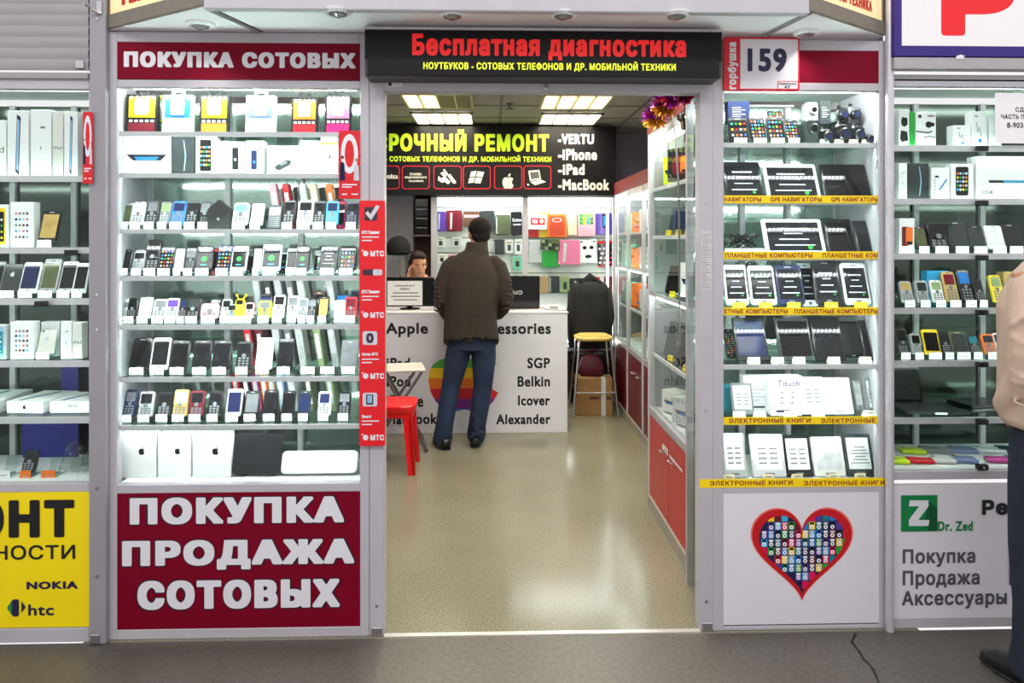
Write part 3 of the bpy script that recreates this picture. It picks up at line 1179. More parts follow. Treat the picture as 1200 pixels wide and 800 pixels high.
struct(mb.build('trim_1'), 'metal threshold strip across the shop entrance')

# ------------------------------------------------------------------ showcases
def showcase(label, x0, x1, xi0, xi1, ytop, yg0, yg1, ybot, shelves, depth, Yf=0.0, tint=None, base=None, header=None, tube=True, lip=.018, strip=(), back=MIRROR, floor_z=0.0, side=ALU, front_glass=True, toprail=None, dim=False, sidel=None, sider=None):
    """aluminium showcase: x0..x1 outer, xi0..xi1 the glass; shelves: y of each shelf top in the photograph"""
    r = empty('display_showcase', ((X(x0, Yf) + X(x1, Yf)) / 2, Yf, 0))
    tag(r, label, 'showcase', None)
    ox = r.location.x

    def L(px): return X(px, Yf) - ox
    pm = (x0 + x1) / 2

    def zz(py): return Z(py, pm, Yf)
    f = MB()
    f.box(L(x0), L(xi0), 0, .04, floor_z, zz(ytop), ALU, .002)
    f.box(L(xi1), L(x1), 0, .04, floor_z, zz(ytop), ALU, .002)
    rails = [(ytop, ytop + 12)] if toprail is None else toprail
    for a, b_ in rails + [(yg0 - 9, yg0), (yg1, yg1 + 10)]:
        f.box(L(xi0), L(xi1), 0, .04, zz(b_), zz(a), ALU, .002)
    f.box(L(xi0), L(xi1), 0, .04, floor_z, zz(ybot), ALU, .002)
    f.box(L(x0), L(x0) + .03, depth - .03, depth, floor_z, zz(ytop), ALU2)
    f.box(L(x1) - .03, L(x1), depth - .03, depth, floor_z, zz(ytop), ALU2)
    f.build('frame', r)
    for s, (a, b_), mm in (('side_panel', (L(x0), L(x0) + .006), sidel or side), ('side_panel', (L(x1) - .006, L(x1)), sider or side)):
        MB().box(a, b_, .04, depth - .03, floor_z, zz(ytop), mm).build(s, r)
    bk = MB()
    bk.box(L(xi0) - .01, L(xi1) + .01, depth - .012, depth - .004, zz(yg1), zz(yg0), back)
    bo = bk.build('back_panel', r)
    st = MB()
    n = 3
    for k in range(1, n):
        xx = L(xi0) + (L(xi1) - L(xi0)) * k / n
        st.box(xx - .012, xx + .012, depth - .03, depth - .013, zz(yg1), zz(yg0), ALU)
    for k in (0.34, .68):
        zk = zz(yg1) + (zz(yg0) - zz(yg1)) * k
        st.box(L(xi0), L(xi1), depth - .026, depth - .014, zk - .006, zk + .006, SHELFGLASS)
    st.build('back_door_frame', bo)
    MB().box(L(xi0), L(xi1), .03, depth - .012, zz(yg1) - .006, zz(yg1) + .001, M('tray_white', (226, 226, 226), .5)).build('bottom_tray', r)
    MB().box(L(x0), L(x1), .04, depth, zz(yg0 - 9), zz(yg0 - 9) + .008, M('tray_white')).build('roof_panel', r)
    out = []
    for k, ys in enumerate(shelves):
        za = Z(ys, pm, Yf + .03)
        s = MB()
        s.box(L(xi0), L(xi1), .032, depth - .03, za - .005, za, SHELFGLASS)
        so = s.build('shelf', r)
        c = MB()
        c.box(L(xi0), L(xi1), .022, .034, za - lip, za + .001, M('shelf_channel', (214, 212, 218), .35, metal=.2))
        c.build('front_channel', so)
        e = MB()
        e.box(-(L(xi1) - L(xi0)) / 2 + .004, (L(xi1) - L(xi0)) / 2 - .004, 0, .008, 0, .004, LEDDIM if dim else LEDM)
        e.build('light_strip', so, ((L(xi0) + L(xi1)) / 2, .037, za - .011))
        out.append(za)
    out.append(zz(yg1) + .001)
    if tube:
        t = MB()
        t.tube([(L(xi0) + .03, .075, zz(yg0) + .018), (L(xi1) - .03, .075, zz(yg0) + .018)], .011, TUBEDIM if dim else TUBEM, 10)
        t.build('fluorescent_tube', r)
    if front_glass:
        MB().box(L(xi0), L(xi1), .012, .016, zz(yg1), zz(yg0), GLASS).build('glass_pane', r)
    if base:
        y0, y1, mat = base
        MB().box(L(xi0), L(xi1), .002, .03, zz(y1), zz(y0), mat).build('base_panel', r)
    if header:
        y0, y1, mat = header
        MB().box(L(xi0), L(xi1), .002, .03, zz(y1), zz(y0), mat).build('header_panel', r)
    return r, out


def kid(r, name):
    return next(c for c in r.children if c.name.split('.')[0] == name)


def lettering(parent, root, Y, items, dy=0.0, name='lettering'):
    """lettering in photograph boxes, on a panel that belongs to root"""
    for it in items:
        s, x0, x1, y0, y1, m, wt = it[:7]
        mb = MB()
        write(mb, s, x0, x1, y0, y1, Y, m, wt, *(it[7:]))
        o = mb.build(name, parent)
        o.location = -Vector(root.location) if root is not None else (0, 0, 0)
    return o


# --- the maroon-signed showcase at the left of the doorway
MS, msz = showcase('tall phone showcase with maroon ПОКУПКА panels beside the doorway', 125.5, 432.5, 137, 422, 38, 103, 567, 736,
                   [155, 203.5, 268.5, 323.5, 380.5, 441.5, 497.5], .345, base=(577, 736, MAROON), header=(50, 93, MAROON), sidel=MIRROR)
bp = kid(MS, 'base_panel'); bp['label'] = 'maroon base panel reading ПОКУПКА ПРОДАЖА СОТОВЫХ'
INKD = M('dark_outline', (40, 6, 26), .6, vary=0)
big = [('ПОКУПКА', 152, 403, 582, 613.5), ('ПРОДАЖА', 143, 415, 632, 667), ('СОТОВЫХ', 161, 398, 679, 713)]
lettering(bp, MS, 0.0012, [(s, a - 1.5, b_ + 1.5, c - 1.5, d + 1.5, INKD, .0160, 34, 0, .74) for s, a, b_, c, d in big], name='lettering_outline')
lettering(bp, MS, 0.0004, [(s, a, b_, c, d, INKW, .0120, 40, 0, .62) for s, a, b_, c, d in big])
hp = kid(MS, 'header_panel'); hp['label'] = 'maroon header panel reading ПОКУПКА СОТОВЫХ'
lettering(hp, MS, 0.0004, [('ПОКУПКА СОТОВЫХ', 145, 416.5, 61, 79.5, INKW, .0068, 34, 0, .62)])

# --- the tablet showcase at the right of the doorway
TS, tsz = showcase('tablet showcase with yellow tapes and a heart on its base', 835.5, 1040, 848, 1030, 47, 106, 567, 733,
                   [168, 235, 300, 364, 427, 491], .42, base=(574, 731, WHITEP), header=(58, 97, MAROON), sidel=GLASS)
bp = kid(TS, 'base_panel'); bp['label'] = 'white base panel with a red heart full of coloured players'
mb = MB()
REDH, GLOW = M('heart_red', (196, 4, 22), .5, vary=.02), M('heart_rim', (238, 120, 110), .5, vary=0)
hcx, hz1 = W(940, 596)
hcx, hz0 = W(940, 704)
HW = X(998) - X(881)


def heart(k, n=72):
    P = []
    for i in range(n):
        t = 2 * math.pi * i / n
        xx = 16 * math.sin(t) ** 3
        yy = 13 * math.cos(t) - 5 * math.cos(2 * t) - 2 * math.cos(3 * t) - math.cos(4 * t)
        P.append((hcx + xx / 32 * HW * k, (hz0 + hz1) / 2 + (yy + 2.5) / 29.0 * (hz1 - hz0) * k))
    return P


mb.poly(heart(1.03), .0012, GLOW)
mb.poly(heart(1.0), .0008, REDH)
inner = heart(.86)
mb.poly(inner, .0004, M('heart_dark', (34, 26, 60), .5, vary=0))
ho = mb.build('heart_outline', bp, -Vector(TS.location))
mb = MB()
cell = .0345
tc = ['navy', 'blue', 'hotpink', 'navy', 'yellow', 'green', 'purple', 'teal', 'dred', 'sky']
for r_ in range(-6, 7):
    for c_ in range(-6, 7):
        x0_, z0_ = hcx + c_ * cell * .82, (hz0 + hz1) / 2 + r_ * cell
        sq = [(x0_, z0_), (x0_ + cell * .74, z0_), (x0_ + cell * .74, z0_ + cell * .92), (x0_, z0_ + cell * .92)]
        q = inner
        for f in ((lambda p: p[0] - sq[0][0]), (lambda p: sq[1][0] - p[0]), (lambda p: p[1] - sq[0][1]), (lambda p: sq[2][1] - p[1])):
            q = clip(q, f, True) if q else q
        if len(q) < 3:
            continue
        ar = abs(sum(q[i][0] * q[(i + 1) % len(q)][1] - q[(i + 1) % len(q)][0] * q[i][1] for i in range(len(q)))) / 2
        full = cell * cell * .74 * .92
        if ar < full * .15:
            continue
        mb.poly(q, 0, paper(tc[(r_ * 7 + c_ * 3 + (r_ * c_) % 3) % 10]))
        if ar > full * .9:
            mb.lathe([(cell * .25, -.0004), (cell * .25, 0)], (x0_ + cell * .37, -.0001, z0_ + cell * .3), paper('white'), 14, 'y')
            mb.lathe([(cell * .1, -.0002), (cell * .1, 0)], (x0_ + cell * .37, -.0007, z0_ + cell * .3), paper(tc[(r_ * 7 + c_ * 3 + (r_ * c_) % 3) % 10]), 10, 'y')
            mb.quad(x0_ + cell * .12, x0_ + cell * .62, z0_ + cell * .6, z0_ + cell * .86, -.0004, paper(['lgrey', 'dark', 'white'][(r_ + c_) % 3]))
mb.build('player_print', bp, -Vector(TS.location))

TAPE = M('yellow_tape', (250, 218, 0), .4, vary=.02)
TAPEI = M('tape_lettering', (150, 44, 10), .5, vary=0)
for (x0, x1, y0, y1, slope, parts, lab) in (
        (848, 1030, 229, 238, 0, [('GPS НАВИГАТОРЫ', 829, 892), ('GPS НАВИГАТОРЫ', 903, 963), ('GPS НАВИГАТОРЫ', 974, 1031)], 'yellow tape reading GPS НАВИГАТОРЫ across the tablet showcase glass'),
        (848, 1030, 294.5, 303.5, 0, [('ПЛАНШЕТНЫЕ КОМПЬЮТЕРЫ', 850, 952), ('ПЛАНШЕТНЫЕ КОМ', 964, 1029)], 'yellow tape reading ПЛАНШЕТНЫЕ КОМПЬЮТЕРЫ, the one under the white landscape tablet'),
        (848, 1030, 360, 369, 0, [('ЕТНЫЕ КОМПЬЮТЕРЫ', 849, 923), ('ПЛАНШЕТНЫЕ КОМПЬЮТЕРЫ', 931, 1029)], 'yellow tape cut off at ЕТНЫЕ КОМПЬЮТЕРЫ, under the row of seven phones'),
        (848, 1030, 488, 497, 0, [('ЭЛЕКТРОННЫЕ КНИГИ', 854, 950), ('ЭЛЕКТРОННЫЕ', 962, 1026)], 'shorter yellow tape reading ЭЛЕКТРОННЫЕ КНИГИ, under the Touch box'),
        (820, 1037, 560.5, 570.5, 0, [('ЭЛЕКТРОННЫЕ КНИГИ', 832, 929), ('ЭЛЕКТРОННЫЕ КНИГИ', 942, 1037)], 'longer yellow tape reading ЭЛЕКТРОННЫЕ КНИГИ across the posts above the heart panel')):
    yt = -.0015 if x0 < 830 or x1 > 1031 else .0105
    a, b_, c, d = pxrect(x0, x1, y0, y1, yt)
    mb = MB()
    mb.box(a, b_, yt, yt + .001, c, d, TAPE)
    t = mb.build('shelf_tape')
    tag(t, lab, 'tape', 'yellow lettered tapes')
    L_ = MB()
    for s, p0, p1 in parts:
        if p0 < 840 and x0 == 848:
            s, p0 = 'НАВИГАТОРЫ', 848.5
        write(L_, s, p0, min(p1, x1 - .5), (y0 + y1) / 2 - 2.6, (y0 + y1) / 2 + 2.9, yt - .0004, TAPEI, .0009, 18)
    L_.build('lettering', t)

# --- the neighbour at the far left
NP = M('neighbour_post', (150, 148, 154), .45, vary=.05, scale=5)
LS, lsz = showcase('neighbouring showcase above the yellow lettered panel', -150, 123.5, -140, 104, 92, 104, 567, 737, [206, 290, 350, 423, 489],
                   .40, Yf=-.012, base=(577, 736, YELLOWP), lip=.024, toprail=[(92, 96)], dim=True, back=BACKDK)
bp = kid(LS, 'base_panel'); bp['label'] = 'yellow base panel with black lettering and a small logo'
yl = -.0122
lettering(bp, LS, yl, [('РЕМОНТ', -162, 87, 586, 631, INKK, .012, 30, 0, .8), ('СЛОЖНОСТИ', -96, 88, 639, 656, INKK, .0012, 22), ('NOKIA', 31, 91, 681, 690, INKN, .003, 20, 0, .6), ('htc', 33, 63, 708, 721, INKN, .0014, 20)])
mb = MB()
for pts, m in (([(8, 712), (14, 703), (14, 721)], M('logo_green', (30, 130, 50), .5)), ([(30, 711), (25, 704), (25, 718)], INKN)):
    mb.poly([W(a, b_, yl) for a, b_ in reversed(pts)], yl, m)
a, b_, c, d = pxrect(14, 22, 702, 722, yl)
mb.rbox((a + b_) / 2, c, b_ - a, d - c, .008, yl - .0003, yl, INKN)
mb.build('logo', bp, -Vector(LS.location))

# --- the neighbour at the far right
RS, rsz = showcase('neighbouring showcase above the white panel with a green Z emblem', 1047, 1330, 1048, 1310, 80, 102, 551, 722, [171, 233, 297, 360.5, 422, 488.5],
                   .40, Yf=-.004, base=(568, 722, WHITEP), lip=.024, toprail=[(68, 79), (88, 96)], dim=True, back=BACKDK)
bp = kid(RS, 'base_panel'); bp['label'] = 'white base panel with a green Z emblem and grey lettering'
ZG = M('emblem_green', (0, 128, 66), .5, vary=.02)
ZD = M('emblem_dark_green', (0, 84, 44), .5, vary=.02)
TG = M('grey_lettering', (84, 80, 88), .5, vary=0)
yr = -.0044
lettering(bp, RS, yr, [('Dr. Zed', 1099, 1140, 610.5, 622, ZG, .0016), ('Ремонт', 1151, 1247, 585, 603, INKK, .004), ('Покупка', 1058, 1143, 643, 664, TG, .002),
                       ('Продажа', 1058, 1148, 668, 689.5, TG, .002), ('Аксессуары', 1057, 1180, 691.5, 713, TG, .002)])
mb = MB()
a, b_, c, d = pxrect(1056, 1098.5, 580, 622.5, yr)
mb.quad(a, b_, c, d, yr, ZG)
mb.poly([W(p, q, yr) for p, q in ((1083, 616), (1090, 622), (1098.5, 622), (1098.5, 596), (1088, 586))], yr - .0003, ZD)
mb.poly([W(p, q, yr) for p, q in ((1065, 616), (1088, 616), (1089, 609), (1076, 609), (1088, 593), (1088, 586), (1066, 586), (1065, 593), (1077, 593), (1065, 609))], yr - .0006, INKW)
mb.build('emblem', bp, -Vector(RS.location))
a, b_, c, d = pxrect(1183, 1191, 635, 685, yr)
mb = MB(); mb.box(a, b_, -.0062, -.0042, c, d, M('sticker_purple', (74, 40, 90), .5))
o = mb.build('sticker'); tag(o, 'narrow purple sticker on the white panel with the Z emblem', 'sticker')
q = MB()
for k in range(5):
    q.box(a + .006, b_ - .004, -.0066, -.0062, c + .02 + .03 * k, c + .034 + .03 * k, paper('lgrey'))
q.build('printed_text', o)

# posts of the frontage
mb = MB(); mb.box(X(104.5, -.03), X(124, -.03), -.03, .4, 0, 2.75, NP, .003)
o = struct(mb.build('trim_2'), 'grey aluminium post between the two showcases')
q = MB()
for yy in (22, 345, 386, 572, 675):
    q.lathe([(.006, -.003), (.006, 0)], (X(114, -.03), -.03, Z(yy, 114, -.03)), CHROME, 10, 'y')
q.box(X(106, -.03), X(117, -.03), -.036, -.03, .005, .04, CHROME, .002)
q.build('screw', o)['kind'] = 'structure'
mb = MB(); mb.tube([(X(1042.5, -.02), -.02, 0), (X(1042.5, -.02), -.02, 2.75)], .0165, M('bright_tube', (206, 204, 210), .3, metal=.35), 18)
struct(mb.build('trim_3'), 'round aluminium pole beside the tablet showcase')

# roller shutter of the left neighbour
SH = M('shutter_grey', (152, 149, 152), .5, vary=.05, scale=4)
r = empty('roller_shutter', (X(-20, -.02), -.02, 0))
tag(r, 'grey roller shutter rolled down above the neighbouring showcase', 'shutter')
xa, xb = X(-150, -.02) - r.location.x, X(104, -.02) - r.location.x
ys = [-60 + 12.9 * k for k in range(12)]
for y in ys:
    zt, zb = Z(y, 50, -.02), Z(y + 12.9, 50, -.02)
    if zb < Z(86, 50, -.02):
        continue
    mb = MB()
    n = 5
    pr = [(zb + (zt - zb) * k / n, -.004 * math.sin(math.pi * k / n)) for k in range(n + 1)]
    vs = [(xx, yy, z) for z, yy in pr for xx in (xa, xb)]
    mb.add(vs, [(2 * k, 2 * k + 1, 2 * k + 3, 2 * k + 2) for k in range(n)], SH)
    mb.add([(xa, .012, zb + .001), (xb, .012, zb + .001), (xb, .012, zt), (xa, .012, zt)], [(0, 1, 2, 3)], SH)
    mb.build('slat', r)
mb = MB(); mb.box(xa, xb, -.006, .02, Z(92.5, 50, -.02), Z(85, 50, -.02), SH, .003)
mb.build('bottom_bar', r)
mb = MB(); mb.box(X(90, -.02) - r.location.x, X(100, -.02) - r.location.x, -.014, -.006, Z(81, 95, -.02), Z(71, 95, -.02), CHROME, .002)
mb.build('lock', r)
# coat hook on the post
mb = MB(); mb.box(X(113.5, -.03), X(120, -.03), -.036, -.03, Z(17, 116, -.03), Z(1, 116, -.03), CHROME, .001)
o = mb.build('wall_hook'); tag(o, 'chrome bracket hook near the top of the grey post', 'hook')
q = MB(); q.tube([(X(117, -.03), -.036, Z(17, 116, -.03)), (X(108, -.05), -.06, Z(13, 116, -.03)), (X(100, -.08), -.09, Z(10, 116, -.03))], .005, CHROME)
q.build('arm', o)

# red leaning tag on the left post
def zero_tag(name, x0, x1, y0, y1, Y, label, skew=0):
    a, b_, c, d = pxrect(x0, x1, y0, y1, Y)
    mb = MB(); mb.box(a, b_, Y, Y + .003, c, d, M('red_card', (212, 8, 22), .4, vary=.02))
    o = mb.build(name); tag(o, label, 'tag', 'red tags with a white zero')
    w, h = b_ - a, d - c
    q = MB(); n = 28
    cx_, cz_ = (a + b_) / 2, c + h * .66
    ring = [(math.cos(2 * math.pi * k / n), math.sin(2 * math.pi * k / n)) for k in range(n)]
    vs = [(cx_ + u * w * .4, Y - .0006, cz_ + v * h * .29) for u, v in ring] + [(cx_ + u * w * .22, Y - .0006, cz_ + v * h * .2) for u, v in ring]
    q.add(vs, [(k, (k + 1) % n, n + (k + 1) % n, n + k) for k in range(n)], INKW)
    q.build('zero_print', o)
    q = MB()
    for s, hgt, body, hair in ((-1, .34, 'navy', 'brown'), (1, .30, 'lgrey', 'tan')):
        px = cx_ + s * w * .33
        zb = c + h * .27
        q.poly([(px - w * .13, zb), (px + w * .13, zb), (px + w * .1, zb + h * .24 * hgt / .34), (px, zb + h * .28 * hgt / .34), (px - w * .1, zb + h * .24 * hgt / .34)], Y - .0009, paper(body))
        q.lathe([(w * .08, -.0003), (w * .08, 0)], (px, Y - .0009, zb + h * .34 * hgt / .34), paper(hair), 12, 'y')
    q.build('couple_print', o)
    q = MB()
    for k, (f0, f1, zf) in enumerate(((.15, .85, .2), (.15, .6, .165), (.15, .4, .06), (.6, .9, .06))):
        q.quad(a + w * f0, a + w * f1, c + h * zf, c + h * (zf + .018), Y - .0006, INKW)
    q.build('printed_text', o)
    return o


zero_tag('hanging_tag', 397, 422, 153, 233, -.006, 'red tag with a white zero and a couple, beside the doorway stile')
zero_tag('hanging_tag', 97, 108.5, 131, 215, -.044, 'narrower red tag with a white zero, on the grey post')

# red strip of the phone operator
a, b_, c, d = pxrect(421, 451, 235, 522.5, -.02)
mb = MB(); mb.box(a, b_, -.02, -.002, c, d, M('operator_red', (226, 6, 26), .4, vary=.02), .001)
o = mb.build('advertising_strip'); tag(o, 'tall red strip with white egg logos on the door post', 'sign')
q = MB(); yq = -.0206
for y in (297, 369, 440.5, 512.5):
    write(q, 'МТС', 434, 450, y - 3.4, y + 3.4, yq, INKW, .0014, 16)
for y, s, t in ((272, 'МТС Планшет', 445), (341.5, 'МТС Планшет', 445), (415, 'Супер МТС', 443), (487.5, 'Smart', 435)):
    write(q, s, 424, t, y - 2, y + 2.2, yq, INKW, .0008, 14)
    for k, e in enumerate((446, 438)):
        a2, b2, c2, d2 = pxrect(424, e - 2, y + 5 + 4 * k, y + 6.4 + 4 * k, yq)
        q.quad(a2, b2, c2, d2, yq, INKW)
q.build('lettering', o)
q = MB()
for y in (297, 369, 440.5, 512.5):
    xx, z_ = W(428.5, y, yq)
    q.lathe([(.011, -.0004), (.011, 0)], (xx, yq, z_), INKW, 16, 'y')
    q.quad(xx - .016, xx - .008, z_ + .008, z_ + .016, yq - .0003, M('card_lpink', PAL['lpink'], .75))
q.build('egg_logo', o)
DK, LG = M('icon_dark', (54, 34, 50), .4), M('icon_silver', (206, 206, 216), .4)
for (y, kind) in ((250.5, 'check'), (319.5, 'toggle'), (396, 'zero'), (468, 'phone')):
    q = MB()
    if kind == 'toggle':
        a2, b2, c2, d2 = pxrect(425, 448, y - 4, y + 3, yq); q.rbox((a2 + b2) / 2, c2, b2 - a2, d2 - c2, .006, yq - .0003, yq, DK)
        a2, b2, c2, d2 = pxrect(437, 448, y - 4, y + 3, yq - .0005); q.rbox((a2 + b2) / 2, c2, b2 - a2, d2 - c2, .006, yq - .0006, yq - .0003, LG)
        q.build('icon_print', o)
        continue
    a2, b2, c2, d2 = pxrect(425 if kind != 'check' else 427, 442, y - 8, y + 8, yq)
    q.rbox((a2 + b2) / 2, c2, b2 - a2, d2 - c2, .008, yq - .0003, yq, DK if kind == 'check' else LG)
    if kind == 'check':
        q.poly([W(p, r_, yq) for p, r_ in ((428, 250), (431, 247), (434, 251), (441, 240), (445, 242), (435, 258))][::-1], yq - .0006, LG)
    if kind == 'zero':
        write(q, '0', 429, 438, y - 6, y + 6, yq - .0006, M('icon_dark'), .003, 16)
    if kind == 'phone':
        a2, b2, c2, d2 = pxrect(429, 437.5, y - 6, y + 6, yq); q.rbox((a2 + b2) / 2, c2, b2 - a2, d2 - c2, .004, yq - .0006, yq - .0003, DK)
        a2, b2, c2, d2 = pxrect(430.5, 436, y - 5, y + 4, yq); q.quad(a2, b2, c2, d2, yq - .0009, paper('lblue'))
    q.build('icon_print', o)

# the number plate 159
a, b_, c, d = pxrect(848, 937, 43.5, 106, -.012)
yp = -.012
mb = MB(); mb.rbox((a + b_) / 2, c, b_ - a, d - c, .008, yp, yp + .01, M('plate_red', (214, 12, 32), .4, vary=.02), .001)
o = mb.build('number_plate_sign'); tag(o, 'white and red plate with the shop number 159', 'sign')
q = MB(); a2, b2, c2, d2 = pxrect(867.5, 935, 46, 104, yp); q.quad(a2, b2, c2, d2, yp - .0006, WHITEP); q.build('white_field', o)
q = MB(); write(q, '159', 876, 922, 56.5, 84, yp - .0012, INKN, .0048, 30); q.build('number', o)
q = MB(); a2, b2, c2, d2 = pxrect(911, 936, 95, 105, yp); q.quad(a2, b2, c2, d2, yp - .0010, M('plate_red'))
a2, b2, c2, d2 = pxrect(912, 934.5, 96, 104, yp); q.quad(a2, b2, c2, d2, yp - .0014, WHITEP)
write(q, 'павильон', 913, 933, 97, 99.5, yp - .0018, INKK, .0004, 10); write(q, '47', 919, 926, 100.2, 103.6, yp - .0018, INKK, .0008, 12); q.build('pavilion_field', o)
q = MB(); vs, fs = glyph_mesh('горбушка', 0, Z(47) - Z(103), 0, X(864) - X(851.5), .0024, 24)
q.add([(X(851.5) + (X(864) - X(851.5)) - z_, yp - .0006, Z(103) + x_) for x_, z_ in vs], [tuple(f) for f in fs], INKW)
q.build('lettering', o)

# the black box sign over the door
BLK = M('black_acrylic', (16, 14, 17), .25, vary=.02, spec=.2)
a, b_, c, d = pxrect(427.5, 846, 36, 90, -.13)
r = empty('box_sign', ((a + b_) / 2, -.13, c)); tag(r, 'long black box sign reading Бесплатная диагностика over the doorway', 'sign')
w, h = b_ - a, d - c
mb = MB(); mb.box(-w / 2, w / 2, .004, .128, -.0, h, M('sign_case_dark', (46, 40, 40), .5), .004); mb.build('case', r)
zm = h * (1 - (70 - 36) / 54)
mb = MB(); mb.box(-w / 2, w / 2, 0, .004, zm, h, BLK); mb.build('upper_face', r)
mb = MB(); mb.box(-w / 2 + .01, w / 2 - .01, 0, .004, 0.004, zm, M('black_acrylic_deep', (4, 4, 5), .25, vary=0, spec=.3)); mb.build('lower_face', r)
mb = MB(); mb.box(-w / 2 - .004, w / 2 + .004, .0, .128, h, h + .012, ALU, .002); mb.build('top_rail', r)
RL = M('red_lit_letter', (240, 20, 20), .4, emit=(240, 16, 16), estr=.25, vary=0)
YL = M('yellow_lit_letter', (236, 250, 40), .4, emit=(226, 246, 30), estr=.35, vary=0)
lettering(r, r, -.1306, [('Бесплатная диагностика', 483, 804, 40.5, 70.5, RL, .0046, 34)])
lettering(r, r, -.1306, [('НОУТБУКОВ - СОТОВЫХ ТЕЛЕФОНОВ И ДР. МОБИЛЬНОЙ ТЕХНИКИ', 496, 792, 71.5, 83.5, YL, .0012, 22)])

# ------------------------------------------------------------------ canopy with downlights and two canted light boxes
ZS = Z(38, 430)
FR = M('canopy_paint', (244, 238, 242), .5, vary=.03, scale=3)
c0, c1 = X(127), X(1035)
l1, r1 = W(240, 8, -.31)[0], W(947, 8, -.31)[0]
cn = empty('ceiling_canopy', (0, 0, ZS)); struct(cn, 'pale soffit that hangs over the shop front')
mb = MB()
P = [(c0, .0), (l1, -.31), (r1, -.31), (c1, 0.0), (c1, .3), (c0, .3)]
mb.add([(x_, y_, 0) for x_, y_ in P] + [(x_, y_, .02) for x_, y_ in P], [tuple(reversed(range(6))), tuple(range(6, 12))] + [(i, (i + 1) % 6, 6 + (i + 1) % 6, 6 + i) for i in range(6)], FR)
struct(mb.build('soffit', cn))
mb = MB(); mb.box(l1, r1, -.325, -.29, -.012, .16, ALU, .004); struct(mb.build('fascia', cn))
DKL = M('seam_dark', (60, 52, 52), .6)
for (xa, xb) in ((l1, X(303)), (r1, X(893))):
    mb = MB(); mb.tube([(xa, -.30, -.004), (xb, -.004, -.004)], .006, ALU2, 8); mb.tube([(xa + .018, -.30, -.001), (xb + .018, -.004, -.001)], .003, DKL, 6)
    struct(mb.build('soffit_rail', cn))
CREAM = M('lightbox_cream', (236, 210, 160), .5, emit=(246, 214, 160), estr=.45, vary=.03)
TXR = M('lightbox_red', (190, 40, 20), .5, vary=0)
for side, (p, q), lab in ((-1, ((c0, 0.0), (l1, -.31)), 'canted cream light box with red lettering above the maroon-signed showcase'),
                          (1, ((r1, -.31), (c1, 0.0)), 'canted cream light box with red lettering above the 159 plate')):
    L_ = math.hypot(q[0] - p[0], q[1] - p[1])
    ang = math.atan2(q[1] - p[1], q[0] - p[0])
    r = empty('light_box_sign', (p[0], p[1], ZS + .016), (0, 0, ang)); tag(r, lab, 'sign', 'canted light boxes')
    mb = MB(); mb.box(0, L_, -.012, .05, -.014, .042, M('lightbox_profile', (128, 122, 108), .45, metal=.3), .003); mb.build('bottom_profile', r)
    mb = MB(); mb.box(0, L_, -.004, .05, .042, .5, CREAM); mb.build('lit_face', r)
    mb = MB(); mb.box(0, .02, -.008, .05, .042, .5, M('lightbox_profile')); mb.box(L_ - .02, L_, -.008, .05, .042, .5, M('lightbox_profile')); mb.build('frame', r)
    mb = MB()
    if side < 0:
        letters(mb, 'ТЕХНИКА', .08, L_ - .06, .066, .17, -.006, TXR, .008, 24)
    else:
        letters(mb, 'МОБИЛЬНАЯ ТЕХНИКА', .02, L_ - .1, .064, .108, -.006, TXR, .003, 22)
        letters(mb, 'РЕМОНТ', .06, L_ - .14, .125, .25, -.006, TXR, .01, 24)
    mb.build('lettering', r)
# brown end board beside the left box
mb = MB(); mb.box(X(126), X(140), .01, .05, ZS - .002, ZS + .3, M('end_board_brown', (92, 66, 50), .7))
o = struct(mb.build('trim_4'), 'brown board behind the end of the canted light box')

def downlight(px, py, lab):
    a = (px - 600) / FPX
    t = (ZS - EYE) * FPX / (280 - py)
    x_, y_ = t * (a * math.cos(TH) + math.sin(TH)), -DIST + t * (-a * math.sin(TH) + math.cos(TH))
    r = empty('recessed_downlight', (x_, y_, ZS)); tag(r, lab, 'downlight', 'round downlights in the canopy')
    MB().lathe([(.033, -.012), (.04, -.016), (.052, -.008), (.055, 0), (.03, .0)], (0, 0, 0), M('downlight_ring', (236, 234, 238), .3), 24).build('ring', r)
    MB().lathe([(.01, -.026), (.03, -.018), (.034, -.012)], (0, 0, 0), M('downlight_bulb', (150, 150, 156), .1, metal=.6), 20).build('bulb', r)
    l = bpy.data.lights.new('downlight_beam', 'SPOT'); l.energy = 2.2; l.spot_size = R(110); l.spot_blend = .8; l.shadow_soft_size = .03; l.color = (1, .95, .9)
    lo = bpy.data.objects.new('downlight_beam', l); COL.objects.link(lo); lo.parent = r; lo.location = (0, 0, -.035)


downlight(235, 27, 'round downlight under the canopy corner above the maroon header panel')
downlight(396, 12, 'round downlight above the white stile of the doorway, first along the fascia')
downlight(530, 15, 'round downlight above the red word Бесплатная, second along the fascia')
downlight(660, 15, 'round downlight above the middle of the black box sign')
downlight(793, 15, 'round downlight above the end of the red word диагностика')
downlight(945, 37, 'round downlight under the canopy corner behind the 159 plate')

